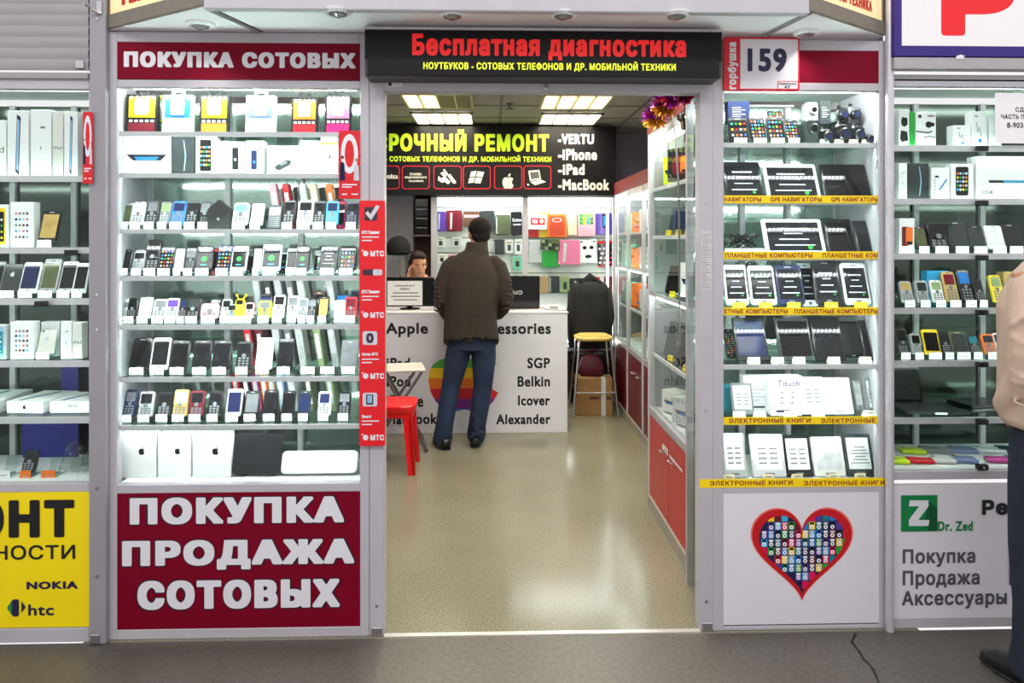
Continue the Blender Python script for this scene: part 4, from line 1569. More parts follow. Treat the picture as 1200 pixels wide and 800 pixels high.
# the big sign of the right neighbour
yb = -.06
a, b_, c, d = pxrect(1048, 1420, -150, 67, yb)
r = empty('shop_sign', (a, yb, c)); tag(r, 'big white sign with a purple border and a red Р', 'sign')
w, h = b_ - a, d - c
mb = MB(); mb.box(0, w, 0, .05, 0, h, M('sign_purple', (44, 12, 120), .4, vary=.02), .002); mb.build('border_panel', r)
mb = MB(); mb.box(.03, w - .03, -.002, 0, .042, h - .03, M('sign_white', (228, 226, 226), .4, emit=(235, 232, 228), estr=.12, vary=.02)); mb.build('white_field', r)
lettering(r, r, yb - .0026, [('Р', 1103, 1190, -42, 42, INKR, .026, 40), ('ЕМОНТ', 1210, 1412, -42, 42, INKR, .02, 30)])
mb = MB(); mb.box(0, w, .0, .05, -.05, -.004, M('sign_rail', (170, 166, 168), .4, metal=.2), .002); mb.build('bottom_rail', r)
mb = MB(); q = [W(1120, 69, yb), W(1131, 69.5, yb), W(1128, 67, yb), W(1131, 65.8, yb), W(1125, 64, yb), W(1120, 66, yb)]
mb.poly([(x_ - a, z_ - c) for x_, z_ in q], -.0026, INKW); mb.build('torn_patch', r)
# paper note taped on the right neighbour's glass
a, b_, c, d = pxrect(1166, 1232, 109, 168, -.006)
mb = MB(); mb.box(a, b_, -.0065, -.0055, c, d, paper('white')); o = mb.build('paper_notice'); tag(o, 'white sheet with a phone number taped on the neighbouring glass', 'notice')
q = MB()
write(q, 'СДАЕТСЯ', 1190, 1222, 125.5, 132, -.0069, INKK, .0008, 18); write(q, 'ЧАСТЬ ПЛОЩАДИ', 1173, 1230, 134, 140.5, -.0069, INKK, .0008, 18); write(q, '8-903-', 1180, 1202, 143.5, 150, -.0069, INKK, .0008, 18)
q.build('lettering', o)
# ------------------------------------------------------------------ goods on the shelves
BOUNDS = [(msz, (X(125.5) + .009, X(432.5) - .009)), (tsz, (X(835.5) + .009, X(1040) - .009)), (lsz, (X(-150), X(123.5) - .02)), (rsz, (X(1047) + .009, X(1310)))]
SN = ['top', 'second', 'third', 'fourth', 'fifth', 'sixth', 'seventh', 'bottom']
ms = lambda k: f'{SN[k]} maroon-signed showcase shelf'
ts = lambda k: f'{SN[k]} yellow-taped showcase shelf'
ls = lambda k: f'{SN[k]} shelf above yellow panel'
rs = lambda k: f'{SN[k]} shelf above Z-emblem panel'

place_row('''
151 188 105 pack black yellow,dred,black|black flash drive pack with yellow top
183 200 113 pack+ green lime,green,yellow|small green and yellow pack
193 229 106 pack white blue,white,white|white flash drive pack with blue picture
236 271 106 pack dark yellow,orange,black|dark flash drive pack with yellow top and orange band
290 325 107 pack offwhite steel,white,white|pale flash drive pack with light blue picture
343 374 110 pack black orange,red,black|black flash drive pack with orange top
382 413 106 pack black pink,hotpink,black|black flash drive pack with pink front''', msz[0], .10, ms(0), 'flash drive packs on the top shelf')
place_row('''
138 204.5 160 box white ipad|wide white box with a lying tablet
205 231.5 160 box smoke edgephone|dark grey phone box with slim handset edge
232.5 257 159 box white phone|white box with a black icon-screen phone
257.5 267.5 166 box offwhite model|narrow plain off-white box
268 289.5 167 box white darkphone|white box with a small dark phone
290.5 312 166 box white bluephone|white box with a navy phone
315 353 172 box white dongle|wide white box with a grey flat gadget
353.5 377 166 box white model|plain white box with faint print
377.5 397.5 162 box white band|white box with a yellow band''', msz[1], .10, ms(1), 'product boxes on the second shelf')
place_row('''
138 156 237 touch silver olive|silver phone with an olive mirror screen
155 171 236 candy white lgrey|white phone with round keys
171 187 235 candy dark grey|dark grey keypad phone
187 201 236 candy grey lcd|grey keypad phone with green display
201 219 235 candy blue navy|bright blue keypad phone
218 234 235 candy black dark|black keypad phone with black display
234 249 236 slider dark grey|dark slider phone with grey display
246 273 234 pouch black|black pentagonal leather pouch
273 293 237 candy white mint|white phone with mint green edge
294 310 238 touch white pale|white phone with striped screen
314 331 240 qwerty+ grey white|grey qwerty phone half hidden behind
331 347 234 candy black dark|black phone with a red rim
348 368 234 candy white dark|white keypad phone with dark display
367 383 235 candy black dark|black keypad phone beside the white one
382 398 235 candy sky navy|sky blue keypad phone
395 405 235 touch+ hotpink dark|hot pink phone half hidden
405 421 236 candy navy dark|navy keypad phone beside the stile''', msz[2], .09, ms(2), 'phones on the third shelf')
place_row('''
138 156 292 touch smoke dark|smoky grey phone with reflective screen
157 172 292 round silver dark|silver phone with ring-shaped keys
171 189 281 slider black dark|tall black slider phone pushed open
187 206 289 touch dark apps|black phone with bright app icons
206 217 291 touch white pale|narrow white phone beside app icons
217 231 290 candy smoke grey|smoky keypad phone with grey display
230 251 288 touch black call|black phone with green round icon
247 256 291 touch+ red dark|red phone half hidden behind
254 273 287 touch navy apps|navy phone with coloured icons
271 291 288 touch white call|white phone with green round icon
289 298 291 touch+ dark dark|dark phone half hidden between white ones
298 307 291 touch white pale|slim white phone beside the big one
306 331 286 touch silver call|large silver phone with green icon
328 339 291 touch+ dark call|dark phone half hidden behind the large silver one
336 349 291 touch white dark|white phone with dark screen
346 364 288 touch black call|black phone with round green icon and dark rim
368 380 293 touch+ silver call|silver phone half hidden behind
374 397 288 touch smoke text|broad smoky phone with small print
397 418 290 touch dark apps|dark phone with grey tile icons''', msz[3], .09, ms(3), 'phones on the fourth shelf')
place_row('''
138 152 350 round white grey|white rounded phone with small grey display
150 163 349 candy black dark|black keypad phone with green sticker
163 180 348 touch silver pale|silver phone with pale screen
180 198 350 candy offwhite grey|off-white keypad phone with two grey panels
195 212 349 candy white purple|white keypad phone with purple display
210 221 350 candy dark navy|dark narrow keypad phone
219 237 349 slider black smoke|black slider phone with white edge
236 259 355 candy lpink lpink|pale pink toy-like phone
247 260 350 touch+ dark dark|dark phone half hidden behind the pink one
260 272 350 candy white dark|white keypad phone with black display
267 279 356 candy lblue dark|light blue small phone with black display
272 291 344 bee yellow dark|yellow phone shaped like a bee
288 299 354 candy lpink dark|small pink phone beside the yellow bee
303 320 352 candy lime grey|lime yellow phone with grey display
303 320 344 clam+ dark navy|dark flip phone behind the lime one
320 335 345 clam white dark|white flip phone with dark upper half
337 351 346 candy white grey|white phone with silver ladder keys
350 362 349 candy silver grey|silver keypad phone, narrow
361 372 349 candy dark grey|dark keypad phone with grey display
373 386 347 touch black gold|black phone with red rim and amber screen
366 381 341 touch+ brown dark|brown phone standing behind
397 411 346 box+ blue lines|small blue box standing behind the white phone
393 406 352 box white model|white small box beside the red phone
404 420 348 slider red dred|red slider phone''', msz[4], .09, ms(4), 'phones on the fifth shelf')
place_row('''
152 178 396 touch black black|broad black phone with blank screen
177 200 396 touch white dark|white phone with dark blank screen
200 223 399 touch dark black|dark phone with striped reflection
226 249 399 touch black dark|black phone with grey lower screen
249 272 399 touch dark dark|dark phone with curved reflection
277 296 400 candy dark dark|dark keypad phone in a clear stand
300 321 396 back white none|white phone shown from its back
325 345 397 touch black dark|black phone with bright top edge
399 421 399 touch grey grey|grey phone with grey screen''', msz[5], .09, ms(5), 'phones on the sixth shelf')
for k, px in enumerate((361, 384)):
    s = stand(.06)
    s.location = (X(px, .09), .09, msz[5] + .0005)
    tag(s, f'empty clear stand with price card, {ORD[k]} of two beside the grey phone', 'stand', 'acrylic stands with price cards')
place_row('''
143 161 457 candy navy grey|navy keypad phone with mirror display
164 182 459 slider silver dark|silver slider phone with dark display
185 203 459 candy dark dark|dark keypad phone with white stripe
204 222 457 slider gold pale|gold and white slider phone
223 241 458 slider dred dark|dark red slider phone
244 261 458 candy dark dark|dark phone with round pad
266 285 456 touch white navy|white phone with navy screen
287 305 458 touch dark grey|dark phone with grey screen
309 327 457 touch black dark|black phone with silver edge
331 347 458 touch dark black|dark phone with black screen
350 365 458 touch smoke navy|smoky phone with navy screen
373 389 459 slider white navy|white slider phone with navy display
396 412 459 candy black grey|black phone with light square key''', msz[6], .09, ms(6), 'phones on the seventh shelf')
place_row('''
143 187.5 505 box white apple|white carton with fruit mark, beside the left stile
188.5 227.5 505 box white apple|white carton with fruit mark, the middle one
228.5 274 505 box white apple|white carton with fruit mark, beside the black laptop
274 331 508 laptop dark|black laptop leaning with a bright stripe
330 420 526 slab white|closed white laptop leaning back''', msz[7], .08, ms(7), 'cartons and laptops in the bottom bay')

# flat cases leaning at the back of the maroon-signed showcase
rr = random.Random(8)
for row, lst in ((4, ((306, 'lgrey'), (319, 'smoke'), (331, 'lgrey'), (345, 'grey'), (358, 'offwhite'), (392, 'lgrey'))), (5, ((296, 'red'), (309, 'dred'), (329, 'lgrey'), (343, 'grey'), (356, 'offwhite'), (377, 'lcd'), (394, 'lgrey'))),
                 (6, ((281, 'red'), (293, 'dark'), (304, 'magenta'), (314, 'orange'), (323, 'tan'), (333, 'lblue'), (346, 'lgrey'), (366, 'olive'), (391, 'lcd'))), (2, ((327, 'lpink'), (342, 'red'), (362, 'offwhite'), (374, 'cream'), (393, 'orange')))):
    hz_ = msz[row - 1] - msz[row] - .03
    for k, (px, col) in enumerate(lst):
        mb = MB(); mb.rbox(0, 0, .03, hz_, .006, 0, .09 if row != 2 else .05, glossy(col), .003)
        o = mb.build('flat_case', None, (X(px, .225), .222, msz[row] + .0065), (0, R(-9), 0))
        tag(o, f'{col} flat case behind the phones, {ORD[k]} from left, {ms(row)}', 'phone case', 'flat cases behind the phones')
        q = MB(); q.quad(-.008, .008, hz_ * .2, hz_ * .8, -.0006, paper('white' if k % 2 else 'lgrey')); q.build('spine_print', o)

# --- tablet showcase
place_row('''
852 877 137 touch dark apps|broad dark phone with large tile icons
877 897 136 touch dark apps|dark phone with blue and white icons
897 918 136 touch black apps|black phone with a full icon screen
917.5 935 139 touch dark apps|narrow dark phone with red icon
940 957 141 camtall smoke|upright smoky video camera with red lens ring
957 973 149 cam dark|small dark video camera
974 994 142 cam black|black video camera with high handle
993 1010 144 cam dark|dark grey video camera beside the black one
1007 1024 156 cam smoke|low smoky video camera beside the stile''', tsz[0], .09, ts(0), 'goods on the top tablet shelf', 'cream')
mb = MB()
a, b_ = X(850, .17), X(1006, .17)
mb.box(a, b_, .165, .28, tsz[0] + .1, tsz[0] + .105, SHELFGLASS)
for xx in (a + .02, (a + b_) / 2, b_ - .02):
    mb.box(xx - .003, xx + .003, .165, .28, tsz[0] + .0005, tsz[0] + .1, SHELFGLASS)
o = mb.build('glass_riser'); tag(o, 'glass riser behind the phones on the top tablet shelf', 'riser')
place_row('''
850 876 120 box navy lines|navy box with white print behind
877 897 132 touch white pale|white phone standing behind on the riser
897 917 130 touch dark apps|dark phone standing behind on the riser
941 956 121 camtall silver|silver upright video camera at the back
957 970 120 box smoke lines|smoky box at the back
976 991 124 cam dark|dark video camera at the back
990 1005 122 cam grey|grey video camera at the back''', tsz[0] + .105, .185, 'the riser in yellow-taped showcase', 'goods on the glass riser', stands=False)
cards([967, 984, 1001, 1016], tsz[0], .07, ts(0), 'cream', .036, .024)
place_row('''
848 895 188 tablet dark text|dark tablet with slanted white stripes
896 961 191 tablet white text|white tablet reading over a silver glow
963 1026 191 tablet black black|black blank tablet with reflected light dots''', tsz[1], .09, ts(1), 'tablets on the second tablet shelf', stands=False, tilt=R(24))
cards([860, 1002], tsz[1], .06, ts(1), 'white', .05, .022)
place_row('''
894 967 256 tablet white text|white landscape tablet with grey screen
968 1002 256 tablet black black|black blank tablet in a clear stand
1003 1030 258 tablet dark dark|dark tablet cut off by the stile
850 893 291 box white model|low white card box''', tsz[2], .09, ts(2), 'tablets on the third tablet shelf', stands=False, tilt=R(24))
# tangle of cables on the third shelf
mb = MB()
rr = random.Random(3)
pts = []
for k in range(26):
    t = k / 25
    pts.append((X(852, .2) + (X(890, .2) - X(852, .2)) * (.5 + .46 * math.sin(k * 1.9)), .2 + .03 * math.cos(k * 2.3), tsz[2] + .012 + .085 * abs(math.sin(k * 1.1))))
mb.tube(pts, .0035, glossy('black'), 6)
o = mb.build('charging_cable'); tag(o, 'tangle of black cable behind the low white card box', 'cable')
place_row('''
848 877 310 touch white text|white phone cut by the glass edge, grey glow
877 910 311 touch offwhite text|off-white phone with a bright glow across
909 943 310 touch navy text|navy-rimmed phone with glow across
937 957 308 touch+ white text|white phone half hidden behind the dark two
953 986 305 touch dark text|tall dark phone with three lines of text
987 1027 308 touch white text|broad white phone with heading text''', tsz[3], .09, ts(3), 'phones on the fourth tablet shelf', 'yellow')
place_row('''
861 900 373 tablet black navy|black upright tablet with reflected light dots
849 861 386 touch+ black apps|small black phone with blue icons behind
911 953 373 tablet smoke black|smoky tablet with yellow-black reflections
953 989 372 tablet black dark|black tablet in a clear stand
985 1012 377 tablet+ dark smoke|dark tablet behind, slanted
1011 1029 376 tablet dark dark|dark tablet beside the stile''', tsz[4], .09, ts(4), 'tablets on the fifth tablet shelf', stands=False, tilt=R(24))
cards([884, 912, 937, 978, 1015], tsz[4], .055, ts(4), 'cream', .05, .026)
place_row('''
846 856 450 box+ teal model|teal box at the glass edge
856 882 449 ereader grey page|grey electronic reader with text page
868 900 439 box+ white lines|white box with faint lines behind
900 937 439 box white touchbox|tall white box reading Touch
937 967 442 ereader lgrey page|light grey electronic reader with sketch page
963 998 443 ereader white pale|white electronic reader with blank page
1000 1018 446 ereader+ silver white|silver reader seen at a slant
1016 1030 443 ereader grey page|grey reader beside the stile''', tsz[5], .09, ts(5), 'electronic readers on the sixth tablet shelf', stands=False, tilt=R(18))
cards([867, 891, 927, 960, 1019], tsz[5], .058, ts(5), 'cream', .05, .026)
place_row('''
846 874 509 ereader silver page|silver electronic reader cut by the stile
879 920 510 ereader lgrey page|light grey electronic reader with six drawings
918 951 511 ereader dark page|dark electronic reader with small icons
951 989 513 ereader offwhite pale|off-white electronic reader with blank page
989 1027 510 ereader smoke list|smoky electronic reader with a list''', tsz[6], .07, 'bottom shelf of yellow-taped showcase', 'electronic readers on the bottom tablet shelf', stands=False, tilt=R(18))
cards([855, 901, 935, 978, 1009], tsz[6], .045, 'bottom shelf of yellow-taped showcase', 'cream', .045, .024)

# --- left neighbour
place_row('''
-14 13 142 box white spine|white tablet box with upright spine lettering, cut off
14 39 131 box white edge|white tablet box with a slim edge picture
41 65.5 130 box white model|plain white tablet box
66.5 79 132 box offwhite spine|narrow off-white tablet box with spine lettering
80 96 132 box white edge|white tablet box with blue edge beside red tag''', lsz[0], .06, ls(0), 'tablet boxes of the neighbour')
place_row('''
-6 16 240 box white yellowphone|white box with a yellow phone
17.5 45 237 box white apps|white box with rows of app icons
47 70 246 touch black gold|black phone with amber reflections''', lsz[1], .06, ls(1), 'phones of the neighbour, second shelf')
place_row('''
-12 5 306 touch grey dark|grey phone cut by the picture edge
3 27 309 back smoke none|smoky phone shown from its back
24 48 307 touch white navy|white-edged phone with navy screen
48 70 303 touch silver olive|silver phone with olive mirror screen
70 90 306 touch offwhite dark|off-white phone with dark icon screen
88 104 308 touch white black|white phone cut by the post''', lsz[2], .06, ls(2), 'phones of the neighbour, third shelf')
place_row('''
-8 13 380 box lgrey tealphone|light box with a teal phone
17.5 45 376 box white apps|white box with scattered app icons
46 67 386 back offwhite none|cream phone leaning, shown from its back
53 75 376 box+ white apps|white box half hidden by the cream phone
76 89 376 box white model|narrow white phone box
89.5 101 377 box offwhite spine|off-white phone box with spine lettering''', lsz[3], .06, ls(3), 'phones of the neighbour, fourth shelf')


def lying_box(px, py, w, d, h, yaw, label, words, dark, tilt=0):
    x, z = W(px, py, .07)
    r = empty('product_box', (x, .08, z), (tilt, 0, yaw))
    tag(r, label, 'box', 'tablet boxes lying flat')
    m = paper('white')
    mb = MB(); mb.box(-w / 2, w / 2, 0, d, 0, h * .42, m, .0012); mb.build('base', r)
    mb = MB(); mb.box(-w / 2 - .0008, w / 2 + .0008, -.0008, d + .0008, h * .42, h, m, .0012); mb.build('lid', r)
    mb = MB()
    mb.add([(-w * .32, d * .1, h + .0005), (-w * .2, d * .1, h + .0005), (w * .14, d * .88, h + .0005), (w * .04, d * .9, h + .0005)], [(0, 1, 2, 3)], paper('dark'))
    mb.add([(-w * .30, d * .1, h + .0008), (-w * .25, d * .1, h + .0008), (w * .08, d * .84, h + .0008), (w * .05, d * .86, h + .0008)], [(0, 1, 2, 3)], paper('sky'))
    if words:
        letters(mb, words, -w * .05, w * .2, h * .48, h * .78, -.0015, paper('grey'), .0003, 14)
    else:
        apple_logo(mb, 0, h * .6, h * .3, -.0015, paper('dark'))
    mb.build('front_print_shine', r)


zl = lsz[4]
for (px, w, d, yaw, lab, wd, k) in ((-32, .19, .25, .08, 'white tablet box lying flat, cut off by the picture edge', '', 0),
                                    (27, .155, .22, -.1, 'white tablet box lying flat with a fruit mark', '', 1),
                                    (80, .16, .19, .0, 'white tablet box lying flat, with grey edge lettering', 'iPad Air', 2)):
    x = X(px, .06)
    lying_box(px, 490, w, d, .048, yaw, lab, wd, True)
for o in [o for o in bpy.data.objects if o.name.startswith('product_box') and o.type == 'EMPTY']:
    o.location.z = zl + .001

# bottom of the left neighbour: cordless handset, clear stands with orange tags, bubble wrap
zb = lsz[5]
place_row('''
28 45 527 candy dark dark|black cordless handset leaning in a clear stand''', zb, .06, 'bottom shelf above the yellow panel', 'handset', 'orange')
for k, (px, col) in enumerate(((5, 'white'), (58, 'orange'))):
    s = stand(.06, col)
    s.location = (X(px, .06), .06, zb + .0005)
    tag(s, ['empty clear stand with a white card near the picture edge', 'empty clear stand with orange price card beside bubble wrap'][k], 'stand')
mb = MB()
rr = random.Random(5)
n, mrows = 16, 9
for layer in range(3):
    base = len(mb.v)
    vs, fs = [], []
    for j in range(mrows):
        for i in range(n):
            u, v = i / (n - 1), j / (mrows - 1)
            vs.append((X(72 + layer * 6, .1) + (.15 - layer * .01) * u, .08 + .04 * layer + .05 * v + rr.uniform(-.008, .008), zb + .01 + (.12 - .02 * abs(u - .6)) * v * (.75 + .25 * math.sin(u * 9 + layer)) + rr.uniform(0, .012)))
    for j in range(mrows - 1):
        for i in range(n - 1):
            fs.append((j * n + i, j * n + i + 1, (j + 1) * n + i + 1, (j + 1) * n + i))
    mb.add(vs, fs, FILM)
o = mb.build('bubble_wrap'); tag(o, 'crumpled clear bubble wrap in the bottom bay of the neighbour', 'packing film')
for k, (za, zb_, lab) in enumerate(((lsz[4], lsz[3] - .02, 'dark blue board standing behind the flat tablet boxes'), (lsz[5], lsz[4] - .02, 'dark blue board at the back of the bottom bay with bubble wrap'))):
    mb = MB(); mb.box(X(20 if k else 66, .3), X(86, .3), .335, .343, za + .0005, zb_, M('blue_board', (30, 30, 120), .5))
    o = mb.build('blue_board'); tag(o, lab, 'board')

# --- right neighbour
place_row('''
1048.5 1061 130 box white camera|white box with black camera pictures
1061.5 1067.5 132 box green model|bright green narrow box
1068 1092 133 box white charger|white box with car charger and cables
1111.5 1132.5 148 box white cable|low white adapter box
1133 1151.5 132 box white cable|tall white adapter box
1153 1168 136 box white model|white box half behind the taped sheet''', rsz[0], .06, rs(0), 'accessory boxes of the neighbour')
place_row('''
1048.5 1058.5 192 box white model|white box at the pole
1059.5 1084 192 box smoke edgephone|dark grey box with slim handset edge
1086 1108 197 box white stylus|white box with a blue stylus picture
1109 1136 193 box white phone|white phone box with icon screen
1137.5 1203 184 box white imac|wide white box with a slim tablet, lettered''', rsz[1], .06, rs(1), 'phone boxes of the neighbour')
place_row('''
1049 1067 256 box white pair|white box with an orange phone picture
1069 1085 265 touch smoke olive|smoky phone with warm reflections
1086 1109 260 slider dark dark|dark phone with rounded corners
1108 1134 259 touch black smoke|large black phone with grey screen
1132 1153 264 touch dark smoke|dark phone behind the glass clip
1153 1176 264 touch white white|white phone with white screen
1172 1196 262 touch black dark|black phone beside the passer-by''', rsz[2], .06, rs(2), 'phones of the neighbour above the key phones')
place_row('''
1053 1068 329 candy silver gold|silver key phone with amber display
1071 1086 329 slider silver smoke|silver slider phone with dark display
1089 1104 328 candy white lcd|white key phone with green display
1105 1122 318 candy gold dred|tall gold key phone
1123 1140 316 candy black blue|black key phone with blue display
1140 1152 327 candy dark dark|dark key phone by the glass clip
1160 1175 322 candy yellow lcd|yellow and grey key phone
1081 1107 317 box+ sky model|bright blue box behind the key phones
1170 1186 318 box+ gold model|gold box half hidden by the passer-by''', rsz[3], .06, rs(3), 'key phones of the neighbour')
place_row('''
1048.5 1063 385 slider smoke dark|smoky slider phone at the pole
1065 1078 391 slider silver dark|small silver slider phone
1080 1100 386 touch yellow dark|yellow-edged phone with black screen
1100 1113 389 candy dark dark|dark slim key phone
1112 1134 388 touch olive smoke|olive phone with grey screen
1133 1146 392 candy smoke teal|smoky key phone with teal display
1149 1165 391 candy orange dark|orange key phone
1163 1176 390 candy lgrey dark|light grey phone beside the passer-by''', rsz[4], .06, rs(4), 'key phones of the neighbour, lower row')

# open laptop and a closed one
x, z = W(1082, 480, .15)
r = empty('laptop', (X(1082, .15), .2, rsz[5] + .001), (0, 0, R(-4)))
tag(r, 'open black laptop on the sixth shelf above the white Z-emblem panel', 'laptop')
mb = MB(); mb.rbox(0, 0, .26, .18, .008, -.006, .006, glossy('dark'), .002)
o = mb.build('keyboard_half', r, (.02, 0, .008), (R(90), 0, 0))
o.location = (.02, .04, .008)
mb = MB(); mb.rbox(0, 0, .15, .17, .012, 0, .01, glossy('black'), .003)
o = mb.build('lid', r, (-.02, .05, .012), (-R(12), 0, 0))
MB().rbox(0, .012, .13, .15, .004, -.0008, 0, screen('smoke'), 0).build('screen', o)
mb = MB(); mb.rbox(0, 0, .05, .008, .003, -.002, .002, glossy('lgrey')); mb.build('latch', r, (.03, -.142, .004))
r = empty('laptop', (X(1163, .1), .11, rsz[5] + .0015), (0, 0, R(10)))
tag(r, 'closed black laptop lying behind the glass clip, partly hidden by the passer-by', 'laptop')
mb = MB(); mb.box(-.08, .12, 0, .16, 0, .016, glossy('dark'), .004); mb.build('keyboard_half', r)
mb = MB(); mb.box(-.08, .12, 0, .16, .017, .026, glossy('black'), .004); mb.build('lid', r)

# phone covers lying in the bottom bay
zb = rsz[6]
for k, (px, py, w, d, col, yaw, lab) in enumerate((
        (1072, 532, .1, .06, 'lime', -12, 'lime cover lying in the back row of the bottom bay'),
        (1100, 530, .13, .07, 'grey', -14, 'grey flip cover lying beside the lime one'),
        (1132, 530, .11, .07, 'steel', -12, 'steel blue cover in the back row by the divider'),
        (1163, 530, .12, .06, 'lgrey', -10, 'pale grey cover in the back row past the divider'),
        (1180, 527, .06, .07, 'navy', -16, 'navy cover tilted near the passer-by'),
        (1055, 548, .08, .06, 'lime', -10, 'lime cover in the front row beside the pole'),
        (1080, 545, .11, .05, 'red', -10, 'red cover in the front row'),
        (1108, 546, .09, .06, 'offwhite', -12, 'off-white cover in the front row'),
        (1134, 545, .09, .06, 'steel', -12, 'steel blue cover in the front row by the clip'),
        (1172, 544, .09, .05, 'magenta', -10, 'magenta cover in the front row'),
        (1192, 544, .07, .05, 'steel', -12, 'steel blue cover cut off by the passer-by'))):
    yy = .22 if py < 540 else .075
    t = .016
    r_ = MB(); r_.box(-w / 2, w / 2, 0, d, 0, t, glossy(col), .003)
    o = r_.build('phone_cover', None, (X(px, yy), yy, zb + .001 + .0005 * k), (0, 0, R(yaw)))
    tag(o, lab, 'phone cover', 'phone covers in the bottom bay')
    q = MB(); q.lathe([(.006, 0), (.006, .0006)], (-w * .36, d * .8, t), glossy('dark'), 12); q.build('camera_hole', o)
# clips that hold the two glass doors of the right neighbour
for k, y in enumerate((174, 238, 302, 366, 427, 494, 547)):
    x, z = W(1151, y, -.006)
    mb = MB(); mb.box(x - .022, x + .022, -.016, .008, z - .011, z + .011, glossy('black'), .002)
    o = mb.build('glass_clip'); tag(o, f'black clip joining two glass doors, {ORD[k]} from the top', 'clip', 'black glass clips')
    q = MB(); q.lathe([(.005, -.003), (.006, 0)], (x, -.016, z), CHROME if k == 6 else glossy('dark'), 10, 'y'); q.build('screw', o)
for k, y in enumerate((296, 356)):
    x, z = W((83, 48)[k], y, -.016)
    mb = MB(); mb.box(x - .022, x + .022, -.026, -.002, z - .011, z + .011, glossy('black'), .002)
    o = mb.build('glass_clip'); tag(o, f'black clip on the far neighbour shelf edge, {ORD[k]} from the top', 'clip', 'black glass clips')
    q = MB(); q.lathe([(.005, -.003), (.006, 0)], (x, -.026, z), glossy('dark'), 10, 'y'); q.build('screw', o)
# ------------------------------------------------------------------ inside the shop
# black sign over the back showcase
YS = 4.10
a, b_, c, d = pxrect(380, 722, 147.5, 228.5, YS)
r = empty('shop_sign', (a, YS, c)); tag(r, 'black sign with green РЕМОНТ lettering and a device list above the back showcase', 'sign')
w, h = b_ - a, d - c
mb = MB(); mb.box(0, w, 0, .04, 0, h, M('sign_black', (14, 12, 15), .35, vary=.02, spec=.3), .002); mb.build('sign_board', r)
GRN = M('sign_green', (196, 232, 30), .5, emit=(190, 230, 30), estr=.3, vary=.1, scale=3)
SGW = M('sign_offwhite', (222, 220, 204), .5, vary=0)
ysl = YS - .0008
lettering(r, r, ysl, [('СРОЧНЫЙ РЕМОНТ', 440, 643.5, 151.5, 177.5, GRN, .0095, 34), ('НОУТБУКОВ - СОТОВЫХ ТЕЛЕФОНОВ И ДР. МОБИЛЬНОЙ ТЕХНИКИ', 406, 646, 181.5, 190.5, GRN, .002, 18)], name='green_lettering')
lettering(r, r, ysl, [('-VERTU', 654, 696, 157, 169, SGW, .0048, 30), ('-iPhone', 654, 699.5, 174.5, 187.5, SGW, .0048, 30), ('-iPad', 654, 685, 192, 205, SGW, .0048, 30), ('-MacBook', 654, 714, 210, 223, SGW, .0048, 30)], name='device_lettering')
mb = MB()
IR = M('icon_red', (200, 16, 40), .5, vary=0)
for (x0, x1) in ((436, 468.5), (471, 503.5), (508, 541), (542.5, 575), (579, 612), (613.5, 646)):
    A = pxrect(x0, x1, 194, 221.5, ysl)
    n = 4
    o1 = MB.rrect((A[0] + A[1]) / 2, A[2], A[1] - A[0], A[3] - A[2], .03, n)
    o2 = MB.rrect((A[0] + A[1]) / 2, A[2] + .008, A[1] - A[0] - .016, A[3] - A[2] - .016, .024, n)
    k = len(o1)
    mb.add([(x, ysl, z) for x, z in o1 + o2], [(i, (i + 1) % k, k + (i + 1) % k, k + i) for i in range(k)], IR)
mb.build('icon_frame', r, -Vector(r.location))
def icon(): 
    global mb
    if mb.v: mb.build('icon_print', r, -Vector(r.location))
    mb = MB()
mb = MB()
def S(px, py): return W(px, py, ysl)
# wrench and screwdriver
mb.poly([S(*p) for p in ((516, 203), (520, 207), (517, 209), (514, 206), (513, 211), (518, 214), (521, 213), (525, 216), (528, 213), (523, 208), (523, 204), (519, 201))][::-1], ysl, SGW)
mb.poly([S(*p) for p in ((519, 199), (521, 198), (526, 205), (525, 206))][::-1], ysl - .0003, SGW)
mb.poly([S(*p) for p in ((524.5, 206), (527.5, 203.5), (534.5, 213), (534, 215), (531, 215))][::-1], ysl - .0003, SGW)
icon()
# four-pane flag
for q in (((552, 201), (558.5, 200), (557, 206.5), (550.5, 207.5)), ((559.5, 200.5), (567.5, 201.5), (565.5, 207.5), (558, 206.8)), ((550, 208.5), (556.8, 207.6), (555, 214), (548.5, 214.5)), ((557.7, 207.8), (565.2, 208.6), (563, 215), (556, 214.4))):
    mb.poly([S(*p) for p in q][::-1], ysl, SGW)
icon()
x, z = S(595.5, 216)
apple_logo(mb, x, S(0, 209.5)[1], .112, ysl, SGW)
icon()
mb.poly([S(*p) for p in ((619, 200), (632, 199), (634, 210), (621, 212))][::-1], ysl, SGW)
mb.poly([S(*p) for p in ((621, 202), (631, 201), (632.5, 208.5), (622.5, 210))][::-1], ysl - .0004, M('icon_grey', (90, 86, 84), .5))
mb.poly([S(*p) for p in ((621, 213), (634, 210.5), (640, 213), (627, 217))][::-1], ysl, SGW)
mb.poly([S(*p) for p in ((617.5, 215.5), (619.5, 215), (620.5, 217), (618, 217.5))][::-1], ysl, SGW)
icon()
for k, (s, x0, x1) in enumerate((('УСТАНОВКА', 480, 494), ('ЛИЦЕНЗИОННОГО', 474, 500), ('ПО И ДРАЙВЕРОВ', 479, 496))):
    write(mb, s, x0, x1, 202.5 + 4 * k, 205.5 + 4 * k, ysl, SGW, .001, 12)
icon()
write(mb, 'НАСТРОЙКА', 438, 466.5, 204, 209.5, ysl, SGW, .003, 14)
mb.build('icon_print', r, -Vector(r.location))

